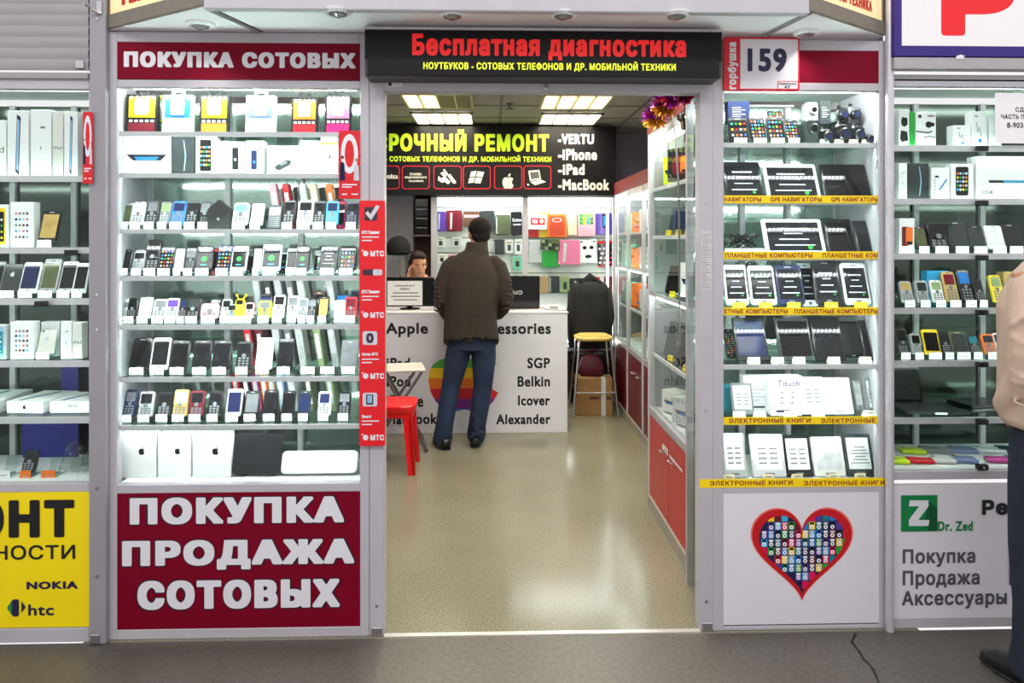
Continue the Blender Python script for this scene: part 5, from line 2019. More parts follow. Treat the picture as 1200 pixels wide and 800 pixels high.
# counter
YC = 3.05
xr = X(665, YC)
zc = Z(365.5, 560, YC)
r = empty('sales_counter', (-.5, YC, 0)); tag(r, 'white sales counter with a rainbow fruit mark and accessory names', 'counter')
ox = -.5
mb = MB(); mb.box(XL + .01 - ox, xr - ox, 0, .02, .0, zc - .012, WHITEP, .002); fp = mb.build('front_panel', r)
mb = MB(); mb.box(XL + .01 - ox, xr - ox + .008, -.008, .6, zc - .012, zc, M('counter_top', (232, 230, 232), .3), .003); mb.build('worktop', r)
mb = MB(); mb.box(xr - .02 - ox, xr - ox, .02, .58, 0, zc - .012, WHITEP); mb.build('side_panel', r)
yk = YC - .0007
lettering(fp, r, yk, [('Apple', 452, 501.5, 378, 395, INKK, .004), ('Accessories', 553, 645.5, 378, 391.5, INKK, .004), ('SGP', 618, 644.5, 419, 431.5, INKK, .0035), ('Belkin', 606.5, 644.5, 440.5, 453, INKK, .0035),
                      ('Icover', 607, 644.5, 463, 475, INKK, .0035), ('Alexander', 581.5, 645, 485, 497, INKK, .0035), ('iPad', 453, 480.5, 419, 431.5, INKK, .0035), ('iPod', 453, 481, 440.5, 453, INKK, .0035),
                      ('iPhone', 453, 496, 462.5, 477, INKK, .0035), ('MacBook', 453, 512, 484.5, 497, INKK, .0035)])
mb = MB()
ax, aw = X(544.5, YC), (X(586, YC) - X(503, YC)) * 1.02
zt0 = Z(430.5, 544, YC)
bands = [((80, 170, 60), 400, 431), ((246, 200, 30), 431, 443), ((238, 120, 34), 443, 455), ((206, 30, 44), 455, 467), ((126, 40, 140), 467, 479), ((40, 130, 210), 479, 500)]
AP = [(ax + (x - .5) * aw, zt0 + z * aw * (.78 if z < .0 else .6) + .0) for x, z in APPLE]
for (col, y0, y1) in bands:
    m = M('rainbow_%d' % y0, col, .5, vary=0)
    zt, zb_ = Z(y0, 544, YC), Z(y1, 544, YC)
    q = clip(clip(AP, lambda p: zt - p[1], True), lambda p: p[1] - zb_, True)
    if len(q) > 2:
        mb.poly(q, yk, m)
mb.poly([(ax + (x - .5) * aw, zt0 + z * aw * .6) for x, z in LEAF], yk, M('rainbow_400'))
mb.build('rainbow_mark', fp, -Vector(r.location))

# screen that faces the seller, a paper on its back
ym = 3.28
a, b_, c, d = pxrect(450, 509, 325.5, 364, ym)
r = empty('computer_monitor', ((a + b_) / 2, ym, zc)); tag(r, 'black monitor on the counter with a white notice on its back', 'monitor')
w = b_ - a
mb = MB(); mb.rbox(0, .025, w, d - zc - .02, .012, 0, .035, glossy('black'), .004); mb.build('screen_housing', r)
mb = MB(); mb.lathe([(.09, 0), (.09, .006), (.03, .012), (.02, .03)], (0, .05, .001), glossy('dark'), 20); mb.build('foot', r)
mb = MB(); q = pxrect(454, 495, 329, 357.5, ym); mb.box(q[0] - r.location.x, q[1] - r.location.x, -.0025, -.0005, q[2] - zc, q[3] - zc, paper('white')); p = mb.build('paper_notice', r)
mb = MB()
for k, (s, x0, x1) in enumerate((('МОБИЛЬНЫЙ ЦЕНТР', 463, 486), ('РЕМОНТА', 469, 480))):
    write(mb, s, x0, x1, 333.3 + 4 * k, 336 + 4 * k, ym - .003, INKK, .0006, 14)
for k, (x0, x1) in enumerate(((460, 490), (458, 492), (461, 489))):
    q = pxrect(x0, x1, 342.5 + 4 * k, 343.8 + 4 * k, ym - .003); mb.quad(q[0], q[1], q[2], q[3], ym - .003, paper('grey'))
mb.build('lettering', p, -Vector(r.location))

# laptop with its lid to us
yl2 = 3.3
a, b_, c, d = pxrect(576, 632.5, 323, 362, yl2)
r = empty('laptop', ((a + b_) / 2, yl2, zc)); tag(r, 'black laptop on the counter, its lid turned to the customer', 'laptop')
w = b_ - a
mb = MB(); mb.rbox(0, .012, w, d - zc - .012, .01, 0, .012, glossy('black'), .003); ld = mb.build('lid', r, (0, 0, 0), (R(4), 0, 0))
mb = MB(); letters(mb, 'VAIO', -w * .17, w * .14, .125, .162, -.0006, glossy('silver'), .002, 20); mb.build('lettering', ld)
mb = MB(); mb.box(-w / 2, w / 2, .014, .25, .001, .022, glossy('dark'), .003); mb.build('keyboard_half', r)
mb = MB(); mb.tube([(b_ + .012, yl2 + .1, zc + .006), (b_ + .06, YC + .12, zc + .006), (xr - .02, YC + .06, zc + .007), (xr + .018, YC + .06, zc + .001), (xr + .02, YC + .07, zc - .1), (xr + .016, YC + .09, zc - .24)], .003, glossy('black'), 6)
o = mb.build('power_cable'); tag(o, 'thin black cable that runs from the laptop over the counter corner', 'cable')
for k, (px, col, lab) in enumerate(((513, 'lgrey', 'small pale receipt box beside the monitor on the counter'), (649, 'offwhite', 'small white tray at the counter corner past the laptop'))):
    x = X(px, 3.3)
    mb = MB(); mb.box(x - .04, x + .04, 3.28, 3.38, zc + .0005, zc + .035, glossy(col), .004)
    o = mb.build('paper_box'); tag(o, lab, 'box')
    q = MB(); q.box(x - .03, x + .03, 3.2795, 3.281, zc + .01, zc + .02, glossy('grey')); q.build('slot', o)

# back showcase: white slat wall behind glass
YBK = 4.16
r = empty('wall_showcase', (X(612, YBK), YBK, 0)); tag(r, 'bright white wall showcase with hanging phone cases behind the counter', 'showcase')
ox = r.location.x
z0, z1 = .55, Z(228, 612, YBK)
x0, x1 = X(505, YBK) - ox, X(724, YBK) - ox
WALLT, WALLD = emitter('wall_tube', (.95, 1, .97), TUBE * .62), emitter('added_upright_tube', (.95, 1, .97), TUBE * .16)
SLW = M('slat_white', (226, 230, 228), .45, vary=.02)
mb = MB(); mb.box(x0, x1, .33, .35, z0, z1, SLW); sw = mb.build('slat_wall', r)
mb = MB()
ZH = [Z(243, 612, 4.46), Z(278.5, 612, 4.46), Z(296, 612, 4.46), Z(320, 612, 4.46)]
k = 0
zz_ = z0 + .08
for zz_ in ZH + [z0 + .15, z0 + .32, ZH[3] - .2]:
    mb.box(x0 + .03, x1 - .03, .326, .33, zz_ - .005, zz_ + .005, M('slat_groove', (120, 122, 120), .5))
mb.build('groove', sw)
mb = MB()
for (a, b_) in ((505, 512), (612.5, 618.5), (718.5, 724)):
    mb.box(X(a, YBK) - ox, X(b_, YBK) - ox, 0, .05, 0, z1, ALU, .002)
mb.box(x0, x1, 0, .05, z1 - .03, z1, ALU, .002); mb.box(x0, x1, 0, .05, z0 - .05, z0, ALU, .002)
mb.build('frame', r)
MB().box(x0, x0 + .01, .05, .35, z0, z1, SLW).build('side_panel', r)
MB().box(x1 - .01, x1, .05, .35, z0, z1, GLASS).build('side_panel', r)
MB().box(x0 + .02, x1 - .02, .02, .34, 0, z0 - .05, M('cabinet_dark', (40, 34, 36), .6)).build('base_cabinet', r)
MB().box(x0, x1, .05, .35, z1, z1 + .01, SLW).build('roof_panel', r)
MB().box(x0 + .02, x1 - .02, .022, .026, z0, z1 - .03, GLASS).build('glass_pane', r)
for (a, b_) in ((514, 611), (620, 717)):
    mb = MB(); mb.tube([(X(a, YBK) - ox, .09, z1 - .03), (X(b_, YBK) - ox, .09, z1 - .03)], .012, WALLT, 10); mb.build('fluorescent_tube', r)
    mb = MB(); mb.tube([(X(a, YBK) - ox, .09, z0 + .03), (X(b_, YBK) - ox, .09, z0 + .03)], .01, emitter('added_tube_dim', (1, 1, 1), TUBE * .4), 10); mb.build('fluorescent_tube', r)  # lower tubes added to brighten the hanging cases
mb = MB(); xx = X(714, YBK) - ox; mb.tube([(xx, .12, z0 + .1), (xx, .12, z1 - .1)], .011, WALLD, 10); mb.build('added_upright_tube', r)  # one more tube added upright, for light on the cases

CASES = [  # x0 x1 y0 y1 colour detail words
    (511, 523, 246, 271, 'purple', 'shine', 'glossy purple and silver case at the stile of the first bay'),
    (523.5, 542, 244.5, 271, 'dred', 'shine', 'dark red case on the top hook row of the first bay'),
    (543, 562, 246, 266, 'brown', 'band', 'brown case with a pale band above the customer'),
    (562.5, 580, 245, 272, 'smoke', '', 'dark green-grey case beside the customer'),
    (581, 598, 250, 275, 'olive', 'edge', 'olive grey case with a pale edge on the top row'),
    (599, 612, 246, 276, 'black', 'carbon', 'black case with white lettering beside the middle stile'),
    (511, 522, 277, 290, 'offwhite', 'gadget', 'small white pack with a dark gadget, first bay, under the purple case'),
    (529, 541, 277, 290, 'lgrey', 'gadget', 'small grey pack with a dark gadget under the dark red case'),
    (513, 523, 297, 309, 'offwhite', 'gadget', 'small white pack low in the first bay'),
    (525, 540, 297, 309, 'lpink', 'gadget', 'small pinkish pack low in the first bay'),
    (578, 591, 279, 298, 'smoke', 'edge', 'small dark case right beside the customer collar'),
    (592, 602, 280, 297, 'offwhite', 'gadget', 'narrow white pack in the second row under the olive case'),
    (603, 612, 279, 298, 'white', 'gadget', 'white pack beside the middle stile'),
    (601, 612, 299, 316, 'mint', 'gadget', 'pale green pack under the white one beside the middle stile'),
    (619, 641, 249, 269, 'white', 'picture', 'white card with a red picture, second bay'),
    (619.5, 632, 266, 278, 'red', '', 'red case behind the white picture card'),
    (631, 645, 247, 278, 'yellow', '', 'yellow case behind the rust-red one'),
    (642, 664, 249, 278, 'orange', 'rust', 'rust-red case with a yellow border and white loop'),
    (665, 676, 250, 276, 'cream', '', 'narrow cream case on the top row'),
    (677, 698, 246.5, 277, 'lpink', 'floral', 'pink case with a green flowered top'),
    (698.5, 718, 248, 275, 'purple', 'phone', 'purple case with a blue phone picture'),
    (619, 640, 279.5, 308, 'lgrey', 'shine', 'clear silver bag on the second row'),
    (633, 656, 278, 293, 'olive', 'camo', 'camouflage case above the green one'),
    (635, 656, 292, 313, 'green', '', 'bright green case on the second row'),
    (654, 680, 279, 310, 'pink', 'shine', 'pink shiny case with a tail on the second row'),
    (679.5, 700, 279, 308, 'white', 'face', 'white case with a black spotted animal face'),
    (701, 718, 280, 312, 'black', 'redwhite', 'black and white patterned case with red bands'),
    (633, 643, 322, 344, 'tan', '', 'tan case on the lowest row'),
    (644, 656, 322, 343, 'smoke', 'edge', 'dark grey case on the lowest row'),
    (657, 667, 322, 343, 'lcd', 'gadget', 'pale green pack on the lowest row'),
    (668, 690, 323.5, 355, 'smoke', 'shine', 'broad grey-green tablet case on the lowest row'),
    (693, 704, 323, 345, 'red', 'window', 'bright red phone case with a white stripe'),
    (707.5, 717, 322, 344, 'dred', 'window2', 'red phone case with a dark window'),
]
for i, (x0, x1, y0, y1, col, det, lab) in enumerate(CASES):
    yy = {14: 4.405, 17: 4.405, 24: 4.405, 22: 4.38, 23: 4.422}.get(i, 4.44)
    a, b_, c, d = pxrect(x0, x1, y0, y1, yy)
    w, h = b_ - a, d - c
    mb = MB(); mb.rbox(0, 0, w, h * .93, .012, 0, .016, glossy(col), .005)
    o = mb.build('phone_case', None, ((a + b_) / 2, yy, c), (0, R(random.uniform(-2, 2)), 0))
    tag(o, lab, 'phone case', 'phone cases hanging in the wall showcase')
    q = MB(); q.tube([(0, .008, h * .9), (0, .008, h), (0, 4.49 - yy, h + .004)], .003, CHROME, 6); q.build('hook', o)
    q = MB(); y = -.0006
    if det == 'shine':
        q.poly([(-w * .3, h * .1), (-w * .16, h * .1), (-w * .1, h * .8), (-w * .24, h * .84)], y, glossy('lgrey'))  # painted highlight: a pale slanted streak on the case front
    elif det == 'band':
        q.quad(-w * .46, w * .46, h * .55, h * .72, y, glossy('lpink'))
    elif det == 'edge':
        q.quad(-w * .46, -w * .38, h * .06, h * .86, y, glossy('lgrey'))
    elif det == 'carbon':
        letters(q, 'Carbon', -w * .36, w * .44, h * .55, h * .68, y, glossy('white'), .0015, 14); q.quad(-w * .3, w * .4, h * .4, h * .46, y, glossy('lgrey'))
    elif det == 'gadget':
        q.rbox(0, h * .2, w * .4, h * .4, .006, y, 0, glossy('smoke')); q.quad(-w * .3, w * .3, h * .7, h * .78, y, paper('tan'))
    elif det == 'picture':
        q.quad(-w * .38, w * .38, h * .28, h * .68, y, paper('red')); q.quad(-w * .3, w * .0, h * .36, h * .6, y - .0004, paper('lpink')); q.lathe([(w * .12, -.0004), (w * .12, 0)], (w * .2, y - .0004, h * .5), paper('cream'), 12, 'y')
    elif det == 'rust':
        q.rbox(0, h * .06, w * .8, h * .78, .01, y, 0, M('rust_red', (196, 66, 36), .35)); n = 18
        q.add([(w * .26 * k_ * math.cos(2 * math.pi * j / n), y - .0004, h * .7 + h * .09 * k_ * math.sin(2 * math.pi * j / n)) for k_ in (1, .8) for j in range(n)], [(j, (j + 1) % n, n + (j + 1) % n, n + j) for j in range(n)], paper('white'))
    elif det == 'floral':
        q.quad(-w * .4, w * .4, h * .45, h * .88, y, paper('lcd'))
        for j in range(9):
            q.lathe([(w * .08, -.0004), (w * .08, 0)], (-w * .3 + w * .2 * (j % 4), y - .0003, h * (.52 + .14 * (j // 4))), paper(['green', 'yellow', 'sky', 'olive'][j % 4]), 8, 'y')
    elif det == 'phone':
        q.rbox(w * .1, h * .3, w * .42, h * .6, .008, y, 0, paper('black')); q.rbox(w * .1, h * .38, w * .32, h * .44, .004, y - .0004, y, paper('blue')); q.quad(w * .02, w * .2, h * .5, h * .6, y - .0008, paper('green'))
    elif det == 'camo':
        for j in range(12):
            q.lathe([(w * .09, -.0003), (w * .09, 0)], (-w * .36 + w * .18 * (j % 5), y - .0002 * (j % 2), h * (.15 + .26 * (j // 5))), paper(['smoke', 'lcd', 'dark'][j % 3]), 7, 'y')
    elif det == 'face':
        for s in (-1, 1):
            q.ball((s * w * .2, y, h * .62), w * .12, .0008, h * .07, glossy('black'), 10, 6)
            q.ball((s * w * .36, y, h * .86), w * .08, .0008, h * .03, glossy('black'), 8, 6)
        q.ball((0, y, h * .26), w * .2, .0008, h * .07, glossy('black'), 10, 6)
    elif det == 'redwhite':
        q.quad(-w * .5, w * .5, h * .84, h * .92, y, paper('red')); q.quad(-w * .5, w * .5, 0, h * .04, y, paper('red'))
        for j in range(14):
            q.lathe([(w * .09, -.0003), (w * .09, 0)], (-w * .36 + w * .24 * (j % 4) + w * .06 * (j % 3), y, h * (.14 + .17 * (j // 4))), paper(['white', 'lpink', 'white', 'hotpink'][j % 4]), 6, 'y')
    elif det in ('window', 'window2'):
        q.rbox(0, h * .18, w * (.24 if det == 'window' else .5), h * .56, .006, y, 0, glossy('white' if det == 'window' else 'smoke'))
    if q.v:
        q.build('front_print_shine', o)

# left part of the back: grey partition, shelf with black cassettes, board, cap
mb = MB(); mb.box(XL + .02, X(484, 4.3), 4.3, 4.36, 0, 2.2, M('partition_grey', (122, 120, 126), .7)); struct(mb.build('wall_partition'))
r = empty('shelf_unit', (X(494, 4.34), 4.34, 0)); tag(r, 'narrow brown shelf unit with black boxes beside the wall showcase', 'shelf unit')
w = X(504, 4.34) - X(484.5, 4.34)
mb = MB(); mb.box(-w / 2, w / 2, .22, .24, 0, 2.1, M('board_brown', (84, 54, 40), .6)); mb.build('back_panel', r)
for z_ in (.0, .9, Z(277, 494, 4.34), 2.05):
    MB().box(-w / 2, w / 2, 0, .22, z_, z_ + .016, M('board_light', (150, 140, 134), .6)).build('shelf', r)
MB().box(-w / 2 - .012, -w / 2, 0, .24, 0, 2.1, M('board_light')).build('side_panel', r)
zs_ = Z(277, 494, 4.34) + .016
for k in range(4):
    mb = MB(); mb.box(X(486, 4.36), X(502, 4.36), 4.36, 4.5, zs_ + .0005 + k * .092, zs_ + .088 + k * .092, glossy('black'), .004)
    o = mb.build('cassette_box'); tag(o, f'black flat box, {ORD[k]} from the bottom of the pile in the brown shelf unit', 'box', 'black boxes in the shelf unit')
    q = MB(); q.box(X(487, 4.36), X(501, 4.36), 4.3585, 4.36, zs_ + .07 + k * .092, zs_ + .078 + k * .092, glossy('lgrey')); q.build('edge_strip', o)
# grey pedestal with the black cap
mb = MB(); a, b_ = X(452, 4.12), X(473, 4.12); zt = Z(299, 462, 4.12); mb.box(a - .2, b_, 4.12, 4.29, 0, zt, M('pedestal_grey', (140, 142, 142), .6), .004)
o = mb.build('pedestal'); tag(o, 'tall grey pedestal behind the monitor', 'pedestal')
q = MB(); q.box(a - .16, b_ - .03, 4.116, 4.12, zt - .3, zt - .04, M('partition_grey')); q.build('front_panel', o)
mb = MB()
cm = M('cap_black', (16, 16, 18), .9, bump=.3, scale=120)
xc = X(467, 4.19)
mb.ball((xc, 4.19, zt + .06), .12, .1, .13, cm, 18, 10)
mb.v = [(x_, y_, max(z_, zt + .002)) for x_, y_, z_ in mb.v]
o = mb.build('cap', smooth=True); tag(o, 'black cap lying on the grey pedestal', 'cap')
q = MB(); q.ball((xc + .06, 4.14, zt + .03), .1, .09, .014, cm, 16, 6); q.build('peak', o, smooth=True)

# bar stool with a yellow seat, jacket chair, bag, carton
def legs_of(r, tops, feet, rad, m, name='leg'):
    for t, f in zip(tops, feet):
        mb = MB(); mb.tube([t, ((t[0] * 2 + f[0]) / 3, (t[1] * 2 + f[1]) / 3, (t[2] * 2 + f[2]) / 3), f], rad, m, 10); mb.build(name, r)


ys_ = 3.72
xs_ = X(695, ys_)
zs_ = Z(393, 695, ys_)
r = empty('bar_stool', (xs_, ys_, 0)); tag(r, 'tall bar stool with a yellow seat and grey legs', 'stool')
YS_M = M('seat_yellow', (208, 176, 92), .5, vary=.1)
mb = MB(); mb.loft([((0, 0, zs_ - .035), .16, .15, 4), ((0, 0, zs_ - .02), .172, .165, 4), ((0, 0, zs_ - .005), .172, .165, 4), ((0, 0, zs_), .16, .15, 4)], YS_M, 24); mb.build('seat', r, smooth=True)
mb = MB(); mb.loft([((0, 0, zs_ + .0), .14, .13, 4), ((0, 0, zs_ + .012), .135, .125, 4)], YS_M, 24); mb.build('seat_pad', r)
legs_of(r, [(sx * .14, sy * .13, zs_ - .03) for sx in (-1, 1) for sy in (-1, 1)], [(sx * .205, sy * .19, .0) for sx in (-1, 1) for sy in (-1, 1)], .012, CHROME)
mb = MB(); mb.tube([(-.18, -.165, .22), (.18, -.165, .22)], .008, CHROME, 8); mb.tube([(-.18, .165, .22), (.18, .165, .22)], .008, CHROME, 8); mb.build('footrest', r)

yj = 3.97
xj = X(692, yj)
r = empty('padded_chair', (xj, yj, 0)); tag(r, 'black chair draped with a dark jacket behind the yellow stool', 'chair')
BLKC = M('black_cloth', (20, 19, 20), .9, bump=.3, scale=60)
mb = MB()
mb.rbox(0, .55, .28, .5, .1, .015, .085, BLKC, .03, 8); mb.build('backrest', r, smooth=True)
mb = MB(); mb.box(-.18, .18, -.06, .16, .42, .5, BLKC, .03); mb.build('seat', r, smooth=True)
for sx in (-1, 1):
    for y_ in (-.05, .15):
        mb = MB(); mb.tube([(sx * .16, y_, .43), (sx * .17, y_, 0)], .013, glossy('dark'), 8); mb.build('leg', r)
mb = MB()
rr = random.Random(11)
n = 28
vs, fs = [], []
prof = [(1.19, .12, .05), (1.16, .17, .085), (1.08, .195, .1), (.95, .205, .11), (.8, .205, .115), (.66, .205, .12), (.56, .2, .12)]
for z_, rx, ry in prof:
    for k in range(n):
        a = 2 * math.pi * k / n
        f = 1 + .05 * math.sin(a * 7 + z_ * 5) + rr.uniform(-.02, .02)
        vs.append((rx * f * math.cos(a), .05 + ry * f * math.sin(a), z_))
for j in range(len(prof) - 1):
    for k in range(n):
        l = (k + 1) % n
        fs.append((j * n + k, (j + 1) * n + k, (j + 1) * n + l, j * n + l))
fs.append(tuple(range(n)))
mb.add(vs, fs, BLKC)
o = mb.build('jacket', smooth=True); o.location = (xj, yj, 0)
tag(o, 'dark jacket hung over the black chair behind the yellow stool', 'jacket')
q = MB(); q.loft([((-.1, .05, 1.17), .03, .07), ((0, .06, 1.2), .03, .08), ((.1, .05, 1.17), .03, .07)], BLKC, 10); q.build('collar', o, smooth=True)
for s in (-1, 1):
    q = MB(); q.tube([(s * .17, .04, 1.1), (s * .185, .03, .85), (s * .17, .03, .6)], [.045, .05, .045], BLKC, 10); q.build('sleeve', o, smooth=True)

yb_ = 3.72
a, b_, c, d = pxrect(674, 722, 441, 480, yb_)
mb = MB(); CB = M('cardboard', (150, 112, 68), .8, vary=.06)
w, h = .335, d - 0
mb.box(-w / 2, w / 2, -.12, .12, 0, h, CB, .003)
o = mb.build('cardboard_box', None, (xs_, ys_ + .01, .0), (0, 0, R(-4))); tag(o, 'brown cardboard box on the floor under the yellow stool', 'box')
q = MB(); q.box(w * .2, w * .32, -.1212, -.12, 0.002, h + .001, paper('lgrey')); q.box(w * .2, w * .32, -.12, .12, h, h + .001, paper('lgrey')); q.build('packing_tape', o)
q = MB(); q.quad(-w * .12, w * .14, h * .44, h * .52, -.1208, paper('brown')); q.quad(w * .34, w * .46, h * .44, h * .52, -.1208, paper('brown')); q.build('printed_text', o)
q = MB(); q.box(-w * .5, w * .06, -.1, .1, h, h + .004, M('cardboard_flap', (166, 126, 80), .8)); q.build('flap', o)
a, b_, c, d = pxrect(677, 708, 420, 443, 3.86)
mb = MB(); mb.loft([((0, .0, 0), .11, .06, 3), ((0, 0, .08), .12, .065, 3), ((0, 0, .16), .09, .05, 3), ((.02, 0, .2), .03, .02)], M('bag_maroon', (84, 14, 34), .6, bump=.2), 20)
o = mb.build('hand_bag', None, (xs_ - .01, ys_ + .03, h + .0045), smooth=True); tag(o, 'maroon bag on the cardboard box behind the stool legs', 'bag')
q = MB(); q.tube([(-.06, 0, .16), (-.05, 0, .23), (.05, 0, .23), (.07, 0, .17)], .006, glossy('dred'), 8); q.build('handle', o)

# folding chair and red stool at the left of the doorway
x_, y_ = G(490, 512)
r = empty('folding_chair', (X(468, 2.66), 2.66, 0), (0, 0, R(100))); tag(r, 'folding chair with a pale seat and dark brown backrest before the counter', 'chair')
SILV = M('chair_tube', (120, 118, 116), .35, metal=.8)
DB = M('dark_leather', (44, 26, 22), .5, vary=.1)
for s in (-.17, .17):
    mb = MB(); mb.tube([(s, -.2, 0), (s, .12, .6), (s, .17, .93)], .011, SILV, 10); mb.build('leg', r)
    mb = MB(); mb.tube([(s * .9, .24, 0), (s * .9, -.16, .6)], .011, SILV, 10); mb.build('leg', r)
mb = MB(); mb.box(-.16, .16, -.19, .1, .602, .622, M('seat_pale', (224, 220, 208), .5), .008); mb.build('seat', r)
mb = MB(); mb.rbox(0, 0, .36, .3, .03, -.012, .012, DB, .006); mb.build('backrest', r, (0, .145, .645), (-R(8), 0, 0))
mb = MB(); mb.tube([(-.17, -.19, .03), (.17, -.19, .03)], .008, SILV, 8); mb.build('crossbar', r)

RP = M('red_plastic', (222, 14, 22), .3, vary=.03)
xs_, ys_ = X(460, 2.16), 2.16
hs = Z(474, 460, 2.05)
r = empty('plastic_stool', (xs_, ys_, 0)); tag(r, 'red plastic stool partly hidden by the door post', 'stool')
mb = MB(); mb.loft([((0, 0, hs - .045), .165, .165, 5), ((0, 0, hs - .02), .172, .172, 5), ((0, 0, hs - .006), .172, .172, 5), ((0, 0, hs), .155, .155, 5)], RP, 28); mb.build('seat', r, smooth=False)
for sx in (-1, 1):
    for sy in (-1, 1):
        mb = MB()
        t, f = Vector((sx * .135, sy * .135, hs - .03)), Vector((sx * .165, sy * .165, 0))
        for q0, q1 in (((0, 0), (-sx * .05, -sy * .014)), ((0, 0), (-sx * .014, -sy * .05))):
            vs = []
            for p in (t, f):
                k = 1 if p is t else .75
                xa_, xb_ = sorted((p.x + .01 * sx, p.x + q1[0] * k)); ya_, yb2 = sorted((p.y + .01 * sy, p.y + q1[1] * k))
                vs += [(xa_, ya_, p.z), (xb_, ya_, p.z), (xb_, yb2, p.z), (xa_, yb2, p.z)]
            mb.add(vs, [(0, 1, 2, 3), (7, 6, 5, 4), (0, 4, 5, 1), (1, 5, 6, 2), (2, 6, 7, 3), (3, 7, 4, 0)], RP)
        mb.build('leg', r)
for sx, sy, ax_ in ((0, -1, 'x'), (0, 1, 'x'), (-1, 0, 'y'), (1, 0, 'y')):
    mb = MB()
    if ax_ == 'x':
        mb.box(-.14, .14, sy * .146 - .006, sy * .146 + .006, hs - .085, hs - .03, RP, .003)
    else:
        mb.box(sx * .146 - .006, sx * .146 + .006, -.14, .14, hs - .085, hs - .03, RP, .003)
    mb.build('apron', r)

# ------------------------------------------------------------------ cabinets along the right wall
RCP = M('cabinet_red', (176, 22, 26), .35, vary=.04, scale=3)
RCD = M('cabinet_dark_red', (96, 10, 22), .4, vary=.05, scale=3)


def side_cabinet(label, xf, xb, y0, y1, ztop, zmid, red, shelves, doors, fascia):
    r = empty('display_cabinet', (xf, (y0 + y1) / 2, 0)); tag(r, label, 'cabinet', None)
    L_ = (y1 - y0) / 2
    D = xb - xf
    mb = MB()
    for y_ in (-L_, L_):
        s = -1 if y_ > 0 else 1
        mb.box(0, .035, y_, y_ + s * .035, .0, ztop, ALU, .002)
    mb.box(0, .04, -L_ + .03, L_ - .03, ztop - .045, ztop, ALU, .002); mb.box(0, .04, -L_ + .03, L_ - .03, zmid - .045, zmid, ALU2, .002)
    mb.box(-.006, .04, -L_ + .03, L_ - .03, 0, .07, M('cabinet_kick', (150, 144, 132), .5), .002)
    mb.build('frame', r)
    MB().box(D - .012, D, -L_, L_, 0, ztop, MIRROR).build('back_panel', r)
    MB().box(.03, D - .012, L_ - .012, L_, 0, ztop, M('side_grey', (150, 150, 154), .5)).build('side_panel', r)
    MB().box(.0, D, -L_, L_, ztop, ztop + .01, ALU).build('roof_panel', r)
    MB().box(.012, D - .012, -L_ + .01, L_ - .012, zmid - .02, zmid - .012, M('tray_white')).build('bottom_tray', r)
    MB().box(.014, .018, -L_ + .03, L_ - .03, zmid, ztop - .045, GLASS).build('glass_pane', r)
    w = (2 * L_ - .06) / doors
    for k in range(doors):
        ya = -L_ + .03 + w * k
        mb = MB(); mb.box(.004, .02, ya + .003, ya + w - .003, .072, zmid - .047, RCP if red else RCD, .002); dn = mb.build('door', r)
        mb = MB(); yh = ya + (w * .8 if k % 2 == 0 else w * .2)
        mb.tube([(-.014, yh - .03, zmid * .72), (-.014, yh + .03, zmid * .72)], .005, CHROME, 8)
        mb.tube([(.004, yh - .03, zmid * .72), (-.014, yh - .03, zmid * .72)], .004, CHROME, 6); mb.tube([(.004, yh + .03, zmid * .72), (-.014, yh + .03, zmid * .72)], .004, CHROME, 6)
        mb.build('handle', dn)
    zz = []
    for z_ in shelves:
        s = MB(); s.box(.03, D - .014, -L_ + .02, L_ - .02, z_ - .006, z_, SHELFGLASS); so = s.build('shelf', r)
        c = MB(); c.box(.022, .031, -L_ + .02, L_ - .02, z_ - .02, z_ + .001, M('shelf_channel')); c.build('front_channel', so)
    mb = MB(); mb.tube([(.05, -L_ + .05, ztop - .06), (.05, L_ - .05, ztop - .06)], .01, TUBEM, 10); mb.build('fluorescent_tube', r)
    zs2 = shelves[1]
    mb = MB(); mb.tube([(.05, -L_ + .05, zs2 - .03), (.05, L_ - .05, zs2 - .03)], .008, emitter('tube_side', (.94, 1, .96), TUBE * .45), 8); mb.build('fluorescent_tube', r)
    if fascia:
        mb = MB(); mb.box(-.004, .012, -L_, L_, ztop + .01, ztop + .01 + fascia, M('fascia_maroon', (110, 26, 30), .5)); mb.build('fascia', r)
    return r


NZM, NZT = .60, 2.22
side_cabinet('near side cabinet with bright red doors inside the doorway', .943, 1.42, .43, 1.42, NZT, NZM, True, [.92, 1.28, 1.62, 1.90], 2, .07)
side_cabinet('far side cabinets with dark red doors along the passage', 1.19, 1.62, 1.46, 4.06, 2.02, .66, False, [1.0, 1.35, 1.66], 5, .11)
for k, y_ in enumerate((2.1, 2.75, 3.4)):
    mb = MB(); mb.box(1.185, 1.215, y_ - .02, y_ + .02, .07, 2.02, ALU, .002)
    o = mb.build('cabinet_upright'); o['kind'] = 'structure'
    o.parent = [q for q in bpy.data.objects if q.name.startswith('display_cabinet')][-1]
    o.location = -Vector(o.parent.location); del o['kind']

mb = MB(); letters(mb, 'МТС', 0, .13, 0, .035, 0, INKW, .004, 16); letters(mb, 'ПОДКЛЮЧЕНИЕ', .16, .42, .0, .02, 0, INKW, .002, 14)
nc = [q for q in bpy.data.objects if q.name.startswith('display_cabinet')][0]
o = mb.build('door_lettering', nc, (-.0004, .12, .44), (0, 0, R(-90)))

